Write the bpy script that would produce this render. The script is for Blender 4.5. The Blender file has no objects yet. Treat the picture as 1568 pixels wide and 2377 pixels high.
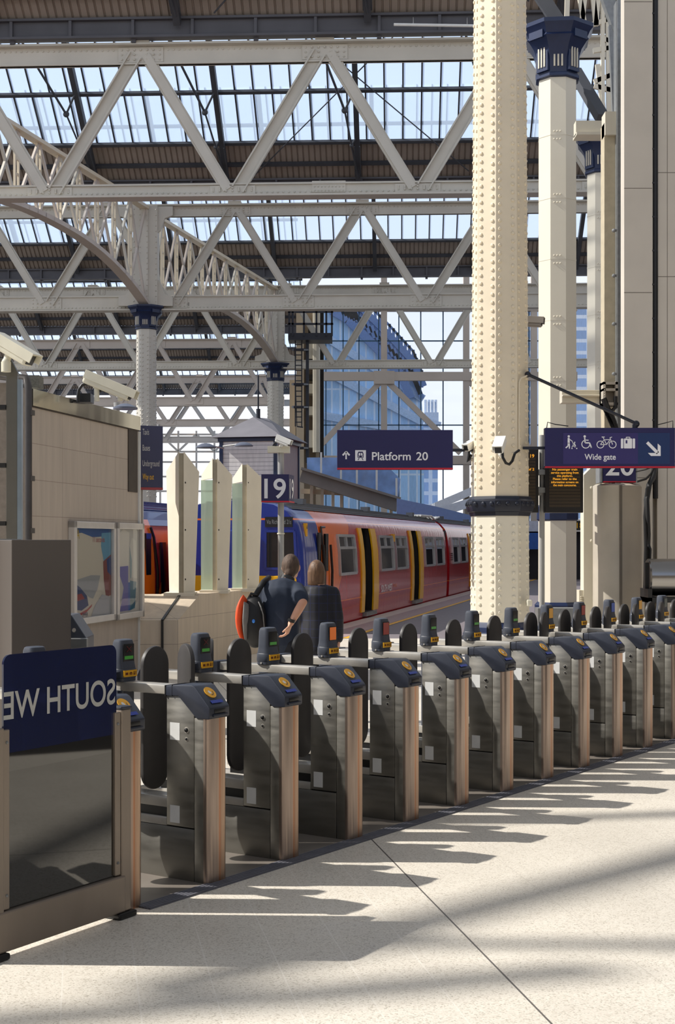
import bpy, bmesh, math, random
from mathutils import Vector, Matrix
random.seed(7)
S = bpy.context.scene
COL = S.collection
V = Vector
PI = math.pi

# ------------------------------------------------------------------ camera, sky, sun, exposure
F = 3300.0          # focal length in pixels of the 1568-wide frame
CX, HY = 784.0, 1260.0
CAMZ = 1.79
cam_d = bpy.data.cameras.new('camera')
cam = bpy.data.objects.new('camera', cam_d)
COL.objects.link(cam)
cam.location = (0, 0, CAMZ)
cam.rotation_euler = (PI / 2, 0, 0)
cam_d.sensor_fit = 'AUTO'
cam_d.sensor_width = 36.0
cam_d.lens = F * 36.0 / 2377.0
cam_d.shift_y = (HY - 1188.5) / 2377.0
cam_d.clip_end = 2000
S.camera = cam

S.view_settings.view_transform = 'Standard'
S.view_settings.look = 'None'
S.view_settings.gamma = 1
S.view_settings.use_curve_mapping = False
S.view_settings.exposure = 0.0

world = bpy.data.worlds.new('sky')
S.world = world
world.use_nodes = True
wn = world.node_tree
for n_ in list(wn.nodes):
    wn.nodes.remove(n_)
w_out = wn.nodes.new('ShaderNodeOutputWorld')
w_bg = wn.nodes.new('ShaderNodeBackground')
w_tc = wn.nodes.new('ShaderNodeTexCoord')
w_sep = wn.nodes.new('ShaderNodeSeparateXYZ')
w_ramp = wn.nodes.new('ShaderNodeValToRGB')
wn.links.new(w_tc.outputs['Generated'], w_sep.inputs[0])
wn.links.new(w_sep.outputs['Z'], w_ramp.inputs[0])
wn.links.new(w_ramp.outputs[0], w_bg.inputs[0])
wn.links.new(w_bg.outputs[0], w_out.inputs[0])
SKY = [(0.0, (1.12, 1.12, 1.14)), (0.14, (1.02, 1.05, 1.12)), (0.25, (0.74, 0.87, 1.12)),
       (0.36, (0.52, 0.62, 0.84)), (0.6, (0.40, 0.42, 0.45)), (1.0, (0.33, 0.33, 0.34))]
els = w_ramp.color_ramp.elements
els[0].position, els[0].color = SKY[0][0], (*SKY[0][1], 1)
els[1].position, els[1].color = SKY[-1][0], (*SKY[-1][1], 1)
for p_, c_ in SKY[1:-1]:
    e_ = els.new(p_)
    e_.color = (*c_, 1)
w_bg.inputs['Strength'].default_value = 1.0

SUN_DIR = V((1.0, -0.03, -0.86)).normalized()
sun_d = bpy.data.lights.new('sun', 'SUN')
sun_d.energy = 5.7
sun_d.angle = math.radians(0.6)
sun_d.color = (1.0, 0.96, 0.89)
sun = bpy.data.objects.new('sun', sun_d)
COL.objects.link(sun)
sun.rotation_euler = SUN_DIR.to_track_quat('-Z', 'Y').to_euler()
sun.location = (-30, 0, 40)


def P(px, py, d):
    """a point at distance d seen at that spot of the photograph"""
    return V(((px - CX) * d / F, d, CAMZ - (py - HY) * d / F))


def gx(px, d):
    return (px - CX) * d / F


def gz(py, d):
    return CAMZ - (py - HY) * d / F


# ------------------------------------------------------------------ materials
def c(r, g, b):
    f = lambda u: (u / 255 / 12.92) if u / 255 <= 0.04045 else ((u / 255 + 0.055) / 1.055) ** 2.4
    return (f(r), f(g), f(b), 1)


def newmat(name):
    m = bpy.data.materials.new(name)
    m.use_nodes = True
    nt = m.node_tree
    return m, nt, nt.nodes['Principled BSDF']


def pm(name, col, rough=0.5, metal=0.0, var=0.10, scale=6.0, bump=0.0, spec=0.5, coat=0.0, stretch=(1, 1, 1), rvar=0.0, bscale=None):
    m, nt, b = newmat(name)
    tc = nt.nodes.new('ShaderNodeTexCoord')
    mp = nt.nodes.new('ShaderNodeMapping')
    mp.inputs['Scale'].default_value = stretch
    nt.links.new(tc.outputs['Object'], mp.inputs[0])
    nz = nt.nodes.new('ShaderNodeTexNoise')
    nz.inputs['Scale'].default_value = scale
    nz.inputs['Detail'].default_value = 6
    nt.links.new(mp.outputs[0], nz.inputs[0])
    mx = nt.nodes.new('ShaderNodeMix')
    mx.data_type = 'RGBA'
    mx.inputs[6].default_value = tuple(x * (1 - var) for x in col[:3]) + (1,)
    mx.inputs[7].default_value = tuple(min(1, x * (1 + var)) for x in col[:3]) + (1,)
    cr = nt.nodes.new('ShaderNodeMapRange')
    cr.inputs[1].default_value = 0.3
    cr.inputs[2].default_value = 0.7
    nt.links.new(nz.outputs['Fac'], cr.inputs[0])
    nt.links.new(cr.outputs[0], mx.inputs[0])
    nt.links.new(mx.outputs[2], b.inputs['Base Color'])
    b.inputs['Roughness'].default_value = rough
    if rvar:
        mr = nt.nodes.new('ShaderNodeMapRange')
        mr.inputs[1].default_value = 0.3
        mr.inputs[2].default_value = 0.7
        mr.inputs[3].default_value = max(0.02, rough - rvar)
        mr.inputs[4].default_value = min(1, rough + rvar)
        nt.links.new(nz.outputs['Fac'], mr.inputs[0])
        nt.links.new(mr.outputs[0], b.inputs['Roughness'])
    b.inputs['Metallic'].default_value = metal
    b.inputs['Specular IOR Level'].default_value = spec
    b.inputs['Coat Weight'].default_value = coat
    if bump:
        bp = nt.nodes.new('ShaderNodeBump')
        bp.inputs['Strength'].default_value = bump
        bp.inputs['Distance'].default_value = 0.01
        if bscale:
            nz2 = nt.nodes.new('ShaderNodeTexNoise')
            nz2.inputs['Scale'].default_value = bscale
            nt.links.new(mp.outputs[0], nz2.inputs[0])
            nt.links.new(nz2.outputs['Fac'], bp.inputs['Height'])
        else:
            nt.links.new(nz.outputs['Fac'], bp.inputs['Height'])
        nt.links.new(bp.outputs[0], b.inputs['Normal'])
    return m


def emis(name, col, strength=1.0):
    m, nt, b = newmat(name)
    b.inputs['Base Color'].default_value = (0.01, 0.01, 0.01, 1)
    b.inputs['Emission Color'].default_value = col
    b.inputs['Emission Strength'].default_value = strength
    b.inputs['Roughness'].default_value = 0.3
    return m


def glassmat(name, tint, diffuse=0.1, gloss=0.08, dcol=(0.8, 0.85, 0.9, 1)):
    """a thin pane: tinted see-through, a little frosted, a little mirror"""
    m, nt, b = newmat(name)
    out = nt.nodes['Material Output']
    nt.nodes.remove(b)
    tr = nt.nodes.new('ShaderNodeBsdfTransparent')
    tr.inputs[0].default_value = tint
    df = nt.nodes.new('ShaderNodeBsdfTranslucent')
    df.inputs[0].default_value = dcol
    gl = nt.nodes.new('ShaderNodeBsdfGlossy')
    gl.inputs['Roughness'].default_value = 0.02
    m1 = nt.nodes.new('ShaderNodeMixShader')
    m1.inputs[0].default_value = diffuse
    nt.links.new(tr.outputs[0], m1.inputs[1])
    nt.links.new(df.outputs[0], m1.inputs[2])
    m2 = nt.nodes.new('ShaderNodeMixShader')
    fr = nt.nodes.new('ShaderNodeFresnel')
    fr.inputs[0].default_value = 1.5
    mu = nt.nodes.new('ShaderNodeMath')
    mu.operation = 'MULTIPLY'
    mu.inputs[1].default_value = gloss / 0.04
    nt.links.new(fr.outputs[0], mu.inputs[0])
    mu.use_clamp = True
    nt.links.new(mu.outputs[0], m2.inputs[0])
    nt.links.new(m1.outputs[0], m2.inputs[1])
    nt.links.new(gl.outputs[0], m2.inputs[2])
    nt.links.new(m2.outputs[0], out.inputs[0])
    return m


M = {}
M['cream'] = pm('cream_paint', c(205, 198, 180), 0.42, var=0.06, scale=1.2, rvar=0.1)
M['cream_warm'] = pm('cream_paint_warm', c(222, 209, 184), 0.4, var=0.05, scale=1.5, rvar=0.08)
M['white_paint'] = pm('smooth_white_paint', c(226, 219, 200), 0.35, var=0.04, scale=0.8)
M['truss'] = pm('truss_paint', c(203, 198, 186), 0.5, var=0.07, scale=0.7)
M['truss_far'] = pm('truss_paint_far', c(200, 190, 180), 0.55, var=0.06, scale=0.5)
M['navy'] = pm('navy_paint', c(26, 40, 74), 0.35, var=0.12, scale=4)
M['navy_dark'] = pm('dark_navy_paint', c(18, 24, 40), 0.4, var=0.15, scale=3)
M['dark_steel'] = pm('dark_roof_steel', c(66, 68, 74), 0.6, var=0.15, scale=1)
M['gutter'] = pm('gutter_steel', c(84, 84, 90), 0.6, var=0.12, scale=1)
M['sheet'] = pm('roof_sheet', c(152, 140, 130), 0.7, var=0.08, scale=0.8)
M['roof_glass'] = glassmat('roof_glass', (0.95, 0.97, 1.0, 1), 0.5, 0.02, (0.62, 0.77, 1.0, 1))
M['near_glass'] = glassmat('whitened_roof_glass', (0.97, 0.98, 1.0, 1), 0.22, 0.02, (0.92, 0.93, 0.95, 1))
M['screen_glass'] = glassmat('screen_glass', (0.90, 0.95, 1.0, 1), 0.06, 0.03)
M['fin_glass'] = glassmat('green_glass', (0.80, 0.92, 0.80, 1), 0.6, 0.05, (0.86, 0.96, 0.86, 1))
M['steel'] = pm('brushed_steel', c(136, 133, 126), 0.48, 0.85, var=0.10, scale=5, stretch=(1, 1, 5), rvar=0.10)
M['steel_nose'] = None
M['steel_bright'] = pm('bright_steel_rail', c(196, 191, 182), 0.34, 0.45, var=0.08, scale=8, rvar=0.08)
M['fascia'] = pm('polished_fascia', c(200, 198, 190), 0.12, 1.0, var=0.08, scale=2, bump=0.9, bscale=1.1, stretch=(1, 1, 0.15))
M['head'] = pm('slate_plastic', c(44, 48, 60), 0.40, var=0.06, scale=20, bump=0.05)
M['pod'] = pm('grey_plastic_pod', c(66, 70, 80), 0.38, var=0.06, scale=15)
M['paddle'] = pm('charcoal_rubber_paddle', c(54, 51, 50), 0.5, var=0.10, scale=9)
M['black'] = pm('black_plastic', c(16, 16, 18), 0.4, var=0.1)
M['rubber'] = pm('ridged_rubber', c(104, 104, 112), 0.7, var=0.12, scale=14)
M['yellow'] = pm('yellow_vinyl', c(232, 168, 20), 0.45, var=0.05)
M['label_yellow'] = pm('label_yellow', c(224, 164, 26), 0.5, var=0.04)
M['label_ink'] = pm('label_ink', c(96, 36, 14), 0.6, var=0.05)
M['blue_label'] = pm('blue_label', c(30, 52, 150), 0.4, var=0.06)
M['white'] = pm('white_sticker', c(216, 216, 214), 0.5, var=0.04, scale=12)
M['sign_white'] = pm('sign_white', c(232, 232, 236), 0.5, var=0.02)
M['sign_navy'] = pm('sign_navy', c(24, 21, 78), 0.45, var=0.05, scale=2)
M['sign_purple'] = pm('sign_violet_panel', c(46, 38, 100), 0.45, var=0.04)
M['sign_teal'] = pm('sign_teal_panel', c(10, 42, 92), 0.45, var=0.04)
M['sign_grey'] = pm('sign_slate', c(62, 64, 92), 0.5, var=0.05)
M['sign_red'] = pm('sign_red', c(196, 24, 48), 0.45, var=0.05)
M['sign_yellow'] = pm('sign_yellow', c(240, 186, 40), 0.5, var=0.02)
M['dot_orange'] = emis('board_amber', (1.0, 0.42, 0.03, 1), 1.0)
M['board'] = pm('board_black', c(20, 17, 15), 0.35, var=0.1)
M['board_row'] = pm('board_row_brown', c(56, 44, 26), 0.4, var=0.05)
M['cabinet'] = pm('bronze_grey_cabinet', c(84, 77, 72), 0.5, 0.0, var=0.06, scale=3, stretch=(1, 1, 0.3))
M['alu'] = pm('anodised_frame', c(150, 138, 126), 0.38, 0.55, var=0.06, scale=6, stretch=(1, 1, 0.4))
M['zinc'] = pm('galvanised_steel', c(140, 142, 142), 0.45, 0.6, var=0.12, scale=12)
M['pole'] = pm('grey_pole', c(170, 170, 168), 0.35, 0.3, var=0.05)
M['cable'] = pm('black_cable', c(20, 20, 22), 0.45, var=0.1)
M['camera_white'] = pm('camera_housing', c(226, 226, 222), 0.35, var=0.03)
M['camera_beige'] = pm('weathered_camera_housing', c(214, 210, 192), 0.35, var=0.05)
M['concrete'] = pm('fin_concrete', c(220, 212, 194), 0.6, var=0.06, scale=2.5, bump=0.1, bscale=30)
M['pillar'] = pm('pillar_panels', c(196, 188, 176), 0.5, var=0.07, scale=0.9)
M['pillar_round'] = pm('round_pillar_cladding', c(178, 170, 156), 0.42, var=0.10, scale=1.6)
M['skin'] = pm('skin', c(214, 160, 132), 0.5, var=0.07, scale=14)
M['hair_grey'] = pm('greying_brown_hair', c(84, 66, 54), 0.7, var=0.35, scale=60, stretch=(1, 1, 0.25), bump=0.6)
M['hair_brown'] = pm('light_brown_hair', c(104, 76, 54), 0.55, var=0.35, scale=50, stretch=(1, 1, 0.08), bump=0.6)
M['shirt'] = pm('navy_polo_shirt', c(32, 42, 60), 0.8, var=0.12, scale=10, bump=0.3, bscale=12)
M['trousers'] = pm('dark_trousers', c(24, 26, 34), 0.85, var=0.1, scale=12)
M['bag_black'] = pm('black_nylon', c(20, 20, 22), 0.6, var=0.2, scale=20)
M['bag_orange'] = pm('orange_nylon', c(226, 78, 30), 0.6, var=0.08, scale=20)
M['bag_grey'] = pm('grey_nylon', c(120, 118, 116), 0.6, var=0.08, scale=20)
M['blue_tag'] = pm('blue_tag', c(60, 130, 220), 0.4)
M['shoe'] = pm('black_shoe', c(22, 20, 20), 0.4)
M['train_roof'] = pm('train_roof_grey', c(84, 88, 96), 0.5, var=0.1, scale=1)
M['train_yellow'] = pm('train_yellow', c(238, 178, 8), 0.35, var=0.04, coat=0.3)
M['train_blue'] = pm('train_blue', c(28, 50, 130), 0.25, var=0.06, coat=0.4)
M['train_orange'] = pm('train_orange', c(236, 110, 20), 0.25, var=0.05, coat=0.4)
M['dark_glass'] = pm('dark_train_glass', c(26, 28, 32), 0.04, var=0.1, coat=0.5)
M['win_frame'] = pm('window_aluminium', c(190, 192, 196), 0.3, 0.6, var=0.05)
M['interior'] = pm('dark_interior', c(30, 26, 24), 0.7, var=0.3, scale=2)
M['under'] = pm('underframe', c(26, 22, 20), 0.8, var=0.2, scale=3)
M['bluewall'] = pm('pale_blue_hoarding', c(120, 146, 196), 0.5, var=0.05)
M['girder_grey'] = pm('footbridge_girder', c(128, 122, 116), 0.5, var=0.1, scale=1)
M['slate'] = pm('slate_lead_roof', c(120, 118, 124), 0.6, var=0.1, scale=1.5)
M['canopy'] = pm('white_canopy', c(226, 232, 242), 0.5, var=0.05)
M['bldg_cream'] = pm('cream_tower', c(196, 180, 156), 0.6, var=0.1, scale=0.5)
M['duct'] = pm('polished_duct', c(150, 148, 146), 0.22, 1.0, var=0.04, scale=1)
M['wall'] = pm('concourse_wall', c(190, 176, 156), 0.7, var=0.08, scale=0.3)
M['kiosk'] = pm('black_kiosk_panels', c(26, 24, 24), 0.5, var=0.2, scale=0.8)
M['wall_dark'] = pm('dark_shop_fronts', c(70, 62, 56), 0.6, var=0.2, scale=0.4)
M['track'] = pm('track_ballast', c(60, 54, 48), 0.9, var=0.3, scale=8)
M['tyre'] = pm('dirty_dark', c(40, 36, 32), 0.8)


def floor_mat():
    m, nt, b = newmat('terrazzo')
    N, L = nt.nodes.new, nt.links.new
    tc = N('ShaderNodeTexCoord')
    # fine chips
    vo = N('ShaderNodeTexVoronoi')
    vo.inputs['Scale'].default_value = 150
    L(tc.outputs['Object'], vo.inputs[0])
    hsv = N('ShaderNodeSeparateColor')
    L(vo.outputs['Color'], hsv.inputs[0])
    cr = N('ShaderNodeValToRGB')
    cr.color_ramp.elements[0].color = c(186, 177, 162)
    cr.color_ramp.elements[0].position = 0.0
    cr.color_ramp.elements[1].color = c(236, 229, 216)
    cr.color_ramp.elements[1].position = 1.0
    e = cr.color_ramp.elements.new(0.22)
    e.color = c(222, 213, 199)
    L(hsv.outputs[0], cr.inputs[0])
    nz = N('ShaderNodeTexNoise')
    nz.inputs['Scale'].default_value = 0.9
    nz.inputs['Detail'].default_value = 8
    L(tc.outputs['Object'], nz.inputs[0])
    mr = N('ShaderNodeMapRange')
    mr.inputs[1].default_value, mr.inputs[2].default_value = 0.3, 0.7
    mr.inputs[3].default_value, mr.inputs[4].default_value = 0.86, 1.06
    L(nz.outputs['Fac'], mr.inputs[0])
    mu = N('ShaderNodeMix')
    mu.data_type = 'RGBA'
    mu.blend_type = 'MULTIPLY'
    mu.inputs[0].default_value = 1
    L(cr.outputs[0], mu.inputs[6])
    L(mr.outputs[0], mu.inputs[7])
    # joints: distance from a line through p with direction d
    sep = N('ShaderNodeSeparateXYZ')
    L(tc.outputs['Object'], sep.inputs[0])

    def line(p, d, half):
        d = V(d).normalized()
        nx, ny = -d[1], d[0]
        a = N('ShaderNodeMath'); a.operation = 'MULTIPLY'; a.inputs[1].default_value = nx
        L(sep.outputs[0], a.inputs[0])
        q = N('ShaderNodeMath'); q.operation = 'MULTIPLY_ADD'; q.inputs[1].default_value = ny
        L(sep.outputs[1], q.inputs[0]); L(a.outputs[0], q.inputs[2])
        s = N('ShaderNodeMath'); s.operation = 'SUBTRACT'; s.inputs[1].default_value = nx * p[0] + ny * p[1]
        L(q.outputs[0], s.inputs[0])
        ab = N('ShaderNodeMath'); ab.operation = 'ABSOLUTE'
        L(s.outputs[0], ab.inputs[0])
        lt = N('ShaderNodeMath'); lt.operation = 'LESS_THAN'; lt.inputs[1].default_value = half
        L(ab.outputs[0], lt.inputs[0])
        return lt.outputs[0]

    def over(base, fac, col, amt):
        k = N('ShaderNodeMath'); k.operation = 'MULTIPLY'; k.inputs[1].default_value = amt
        L(fac, k.inputs[0])
        x = N('ShaderNodeMix'); x.data_type = 'RGBA'
        L(k.outputs[0], x.inputs[0]); L(base, x.inputs[6]); x.inputs[7].default_value = col
        return x.outputs[2]

    jd = (0.18, -1.0, 0)
    colr = mu.outputs[2]
    colr = over(colr, line((0.175, 8.75), jd, 0.0045), c(70, 64, 62), 0.9)
    for k in range(1, 9):
        colr = over(colr, line((0.175 - 0.305 * k, 8.75), jd, 0.003), c(236, 230, 220), 0.55)
    for k in range(1, 14):
        colr = over(colr, line((0.175 + 0.61 * k, 8.75), jd, 0.002), c(180, 172, 160), 0.5)
    L(colr, b.inputs['Base Color'])
    b.inputs['Roughness'].default_value = 0.38
    b.inputs['Specular IOR Level'].default_value = 0.4
    return m


M['floor'] = floor_mat()


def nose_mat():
    """steel tinted with the warm floor reflection, a copper toned streak running down it"""
    m, nt, b = newmat('reflection_tinted_nose')
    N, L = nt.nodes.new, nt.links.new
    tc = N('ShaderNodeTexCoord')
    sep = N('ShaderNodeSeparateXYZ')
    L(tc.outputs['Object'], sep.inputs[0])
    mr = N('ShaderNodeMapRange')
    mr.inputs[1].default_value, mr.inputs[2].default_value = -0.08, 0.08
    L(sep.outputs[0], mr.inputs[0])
    cr = N('ShaderNodeValToRGB')  # warm ramp stands in for the sunlit floor mirrored in the steel
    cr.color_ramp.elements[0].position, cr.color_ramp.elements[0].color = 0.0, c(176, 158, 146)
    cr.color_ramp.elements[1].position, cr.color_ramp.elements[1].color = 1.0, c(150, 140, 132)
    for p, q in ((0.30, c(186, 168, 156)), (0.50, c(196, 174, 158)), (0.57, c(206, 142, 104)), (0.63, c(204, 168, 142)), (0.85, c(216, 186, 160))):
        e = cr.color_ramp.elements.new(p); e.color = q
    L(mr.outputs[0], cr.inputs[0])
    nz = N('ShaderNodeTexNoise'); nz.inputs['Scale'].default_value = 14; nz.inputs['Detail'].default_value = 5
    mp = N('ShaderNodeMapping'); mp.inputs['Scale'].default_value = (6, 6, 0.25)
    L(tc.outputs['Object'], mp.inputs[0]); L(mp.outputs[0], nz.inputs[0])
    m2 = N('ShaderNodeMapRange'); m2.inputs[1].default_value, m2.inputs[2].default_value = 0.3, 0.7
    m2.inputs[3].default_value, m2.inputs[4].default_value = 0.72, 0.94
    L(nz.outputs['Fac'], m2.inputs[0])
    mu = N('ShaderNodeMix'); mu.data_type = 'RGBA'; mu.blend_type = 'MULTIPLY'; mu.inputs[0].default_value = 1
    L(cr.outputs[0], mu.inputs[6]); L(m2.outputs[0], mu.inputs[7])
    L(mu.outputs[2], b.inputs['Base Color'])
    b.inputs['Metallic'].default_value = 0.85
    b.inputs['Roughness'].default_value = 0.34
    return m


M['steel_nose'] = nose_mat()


def stone_mat(name, base, tw, th, mortar=c(120, 108, 98), msize=0.006, uaxis='y', var=0.05):
    m, nt, b = newmat(name)
    N, L = nt.nodes.new, nt.links.new
    tc = N('ShaderNodeTexCoord')
    sep = N('ShaderNodeSeparateXYZ')
    L(tc.outputs['Object'], sep.inputs[0])
    cmb = N('ShaderNodeCombineXYZ')
    if uaxis == 'xy':
        ad = N('ShaderNodeMath'); ad.operation = 'ADD'
        L(sep.outputs[0], ad.inputs[0]); L(sep.outputs[1], ad.inputs[1])
        L(ad.outputs[0], cmb.inputs[0])
    else:
        L(sep.outputs[0 if uaxis == 'x' else 1], cmb.inputs[0])
    L(sep.outputs[2], cmb.inputs[1])
    br = N('ShaderNodeTexBrick')
    br.offset = 0.0
    br.inputs['Scale'].default_value = 1
    br.inputs['Brick Width'].default_value = tw
    br.inputs['Row Height'].default_value = th
    br.inputs['Mortar Size'].default_value = msize
    br.inputs['Mortar Smooth'].default_value = 0.1
    br.inputs['Color1'].default_value = tuple(x * (1 - var) for x in base[:3]) + (1,)
    br.inputs['Color2'].default_value = tuple(x * (1 + var) for x in base[:3]) + (1,)
    br.inputs['Mortar'].default_value = mortar
    L(cmb.outputs[0], br.inputs[0])
    nz = N('ShaderNodeTexNoise')
    nz.inputs['Scale'].default_value = 3
    nz.inputs['Detail'].default_value = 8
    mp = N('ShaderNodeMapping')
    mp.inputs['Scale'].default_value = (3, 3, 0.4)
    L(tc.outputs['Object'], mp.inputs[0])
    L(mp.outputs[0], nz.inputs[0])
    mr = N('ShaderNodeMapRange')
    mr.inputs[1].default_value, mr.inputs[2].default_value = 0.3, 0.7
    mr.inputs[3].default_value, mr.inputs[4].default_value = 0.9, 1.06
    L(nz.outputs['Fac'], mr.inputs[0])
    mu = N('ShaderNodeMix'); mu.data_type = 'RGBA'; mu.blend_type = 'MULTIPLY'; mu.inputs[0].default_value = 1
    L(br.outputs[0], mu.inputs[6]); L(mr.outputs[0], mu.inputs[7])
    L(mu.outputs[2], b.inputs['Base Color'])
    b.inputs['Roughness'].default_value = 0.65
    return m


M['stone'] = stone_mat('booth_stone', c(184, 171, 157), 0.92, 0.42, msize=0.004, mortar=c(150, 134, 120), var=0.03)
M['stone_wall'] = stone_mat('low_wall_stone', c(206, 190, 168), 0.9, 0.36, mortar=c(160, 146, 130), msize=0.004, uaxis='xy', var=0.03)
M['clapboard'] = stone_mat('white_clapboard', c(238, 236, 234), 30.0, 0.17, mortar=c(176, 174, 176), msize=0.012, uaxis='x', var=0.02)
M['platform'] = stone_mat('platform_paving', c(142, 134, 140), 0.6, 0.6, mortar=c(120, 112, 116), msize=0.004, uaxis='x', var=0.05)
M['blue_bldg'] = stone_mat('blue_curtain_wall', c(160, 204, 248), 0.9, 9.0, mortar=c(200, 222, 246), msize=0.10, uaxis='x', var=0.16)
M['blue_bldg'].node_tree.nodes['Principled BSDF'].inputs['Roughness'].default_value = 0.25
M['pale_bldg'] = stone_mat('pale_glass_tower', c(150, 176, 214), 2.2, 1.6, mortar=c(216, 226, 240), msize=0.25, uaxis='x', var=0.12)
M['plaid'] = stone_mat('navy_plaid_cloth', c(22, 23, 34), 0.085, 0.085, mortar=c(26, 34, 70), msize=0.003, uaxis='x', var=0.08)


def train_paint(name, blue_end, orange_k, swap=False):
    """paint zones along the car: blue cab, slanted orange band, red body, one thin orange line"""
    m, nt, b = newmat(name)
    N, L = nt.nodes.new, nt.links.new
    tc = N('ShaderNodeTexCoord')
    sep = N('ShaderNodeSeparateXYZ')
    L(tc.outputs['Object'], sep.inputs[0])

    def step(src, edge):
        g = N('ShaderNodeMath'); g.operation = 'GREATER_THAN'; g.inputs[1].default_value = edge
        L(src, g.inputs[0])
        return g.outputs[0]

    def mix(f, a, bcol):
        x = N('ShaderNodeMix'); x.data_type = 'RGBA'
        L(f, x.inputs[0])
        if isinstance(a, tuple): x.inputs[6].default_value = a
        else: L(a, x.inputs[6])
        if isinstance(bcol, tuple): x.inputs[7].default_value = bcol
        else: L(bcol, x.inputs[7])
        return x.outputs[2]

    sl = N('ShaderNodeMath'); sl.operation = 'MULTIPLY_ADD'; sl.inputs[1].default_value = -1.14
    L(sep.outputs[2], sl.inputs[0]); L(sep.outputs[1], sl.inputs[2])
    red, orange, blue = c(178, 24, 34), c(232, 108, 34), c(26, 50, 138)
    col = mix(step(sl.outputs[0], orange_k), orange, red)
    col = mix(step(sep.outputs[1], blue_end), blue, col)
    za = step(sep.outputs[2], 0.50); zb = step(sep.outputs[2], 0.53)
    band = N('ShaderNodeMath'); band.operation = 'SUBTRACT'
    L(za, band.inputs[0]); L(zb, band.inputs[1])
    col = mix(band.outputs[0], col, c(226, 110, 40))
    zc = step(sep.outputs[2], 2.24); zd = step(sep.outputs[2], 2.275)
    band2 = N('ShaderNodeMath'); band2.operation = 'SUBTRACT'
    L(zc, band2.inputs[0]); L(zd, band2.inputs[1])
    col = mix(band2.outputs[0], col, c(236, 116, 40))
    L(col, b.inputs['Base Color'])
    b.inputs['Roughness'].default_value = 0.22
    b.inputs['Coat Weight'].default_value = 0.3
    b.inputs['Coat Roughness'].default_value = 0.06
    nz = N('ShaderNodeTexNoise'); nz.inputs['Scale'].default_value = 3.0
    mp = N('ShaderNodeMapping'); mp.inputs['Scale'].default_value = (1, 1.6, 0.35)
    L(tc.outputs['Object'], mp.inputs[0]); L(mp.outputs[0], nz.inputs[0])
    bp = N('ShaderNodeBump'); bp.inputs['Strength'].default_value = 0.12; bp.inputs['Distance'].default_value = 0.03
    L(nz.outputs['Fac'], bp.inputs['Height']); L(bp.outputs[0], b.inputs['Normal']); L(bp.outputs[0], b.inputs['Coat Normal'])
    return m


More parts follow.
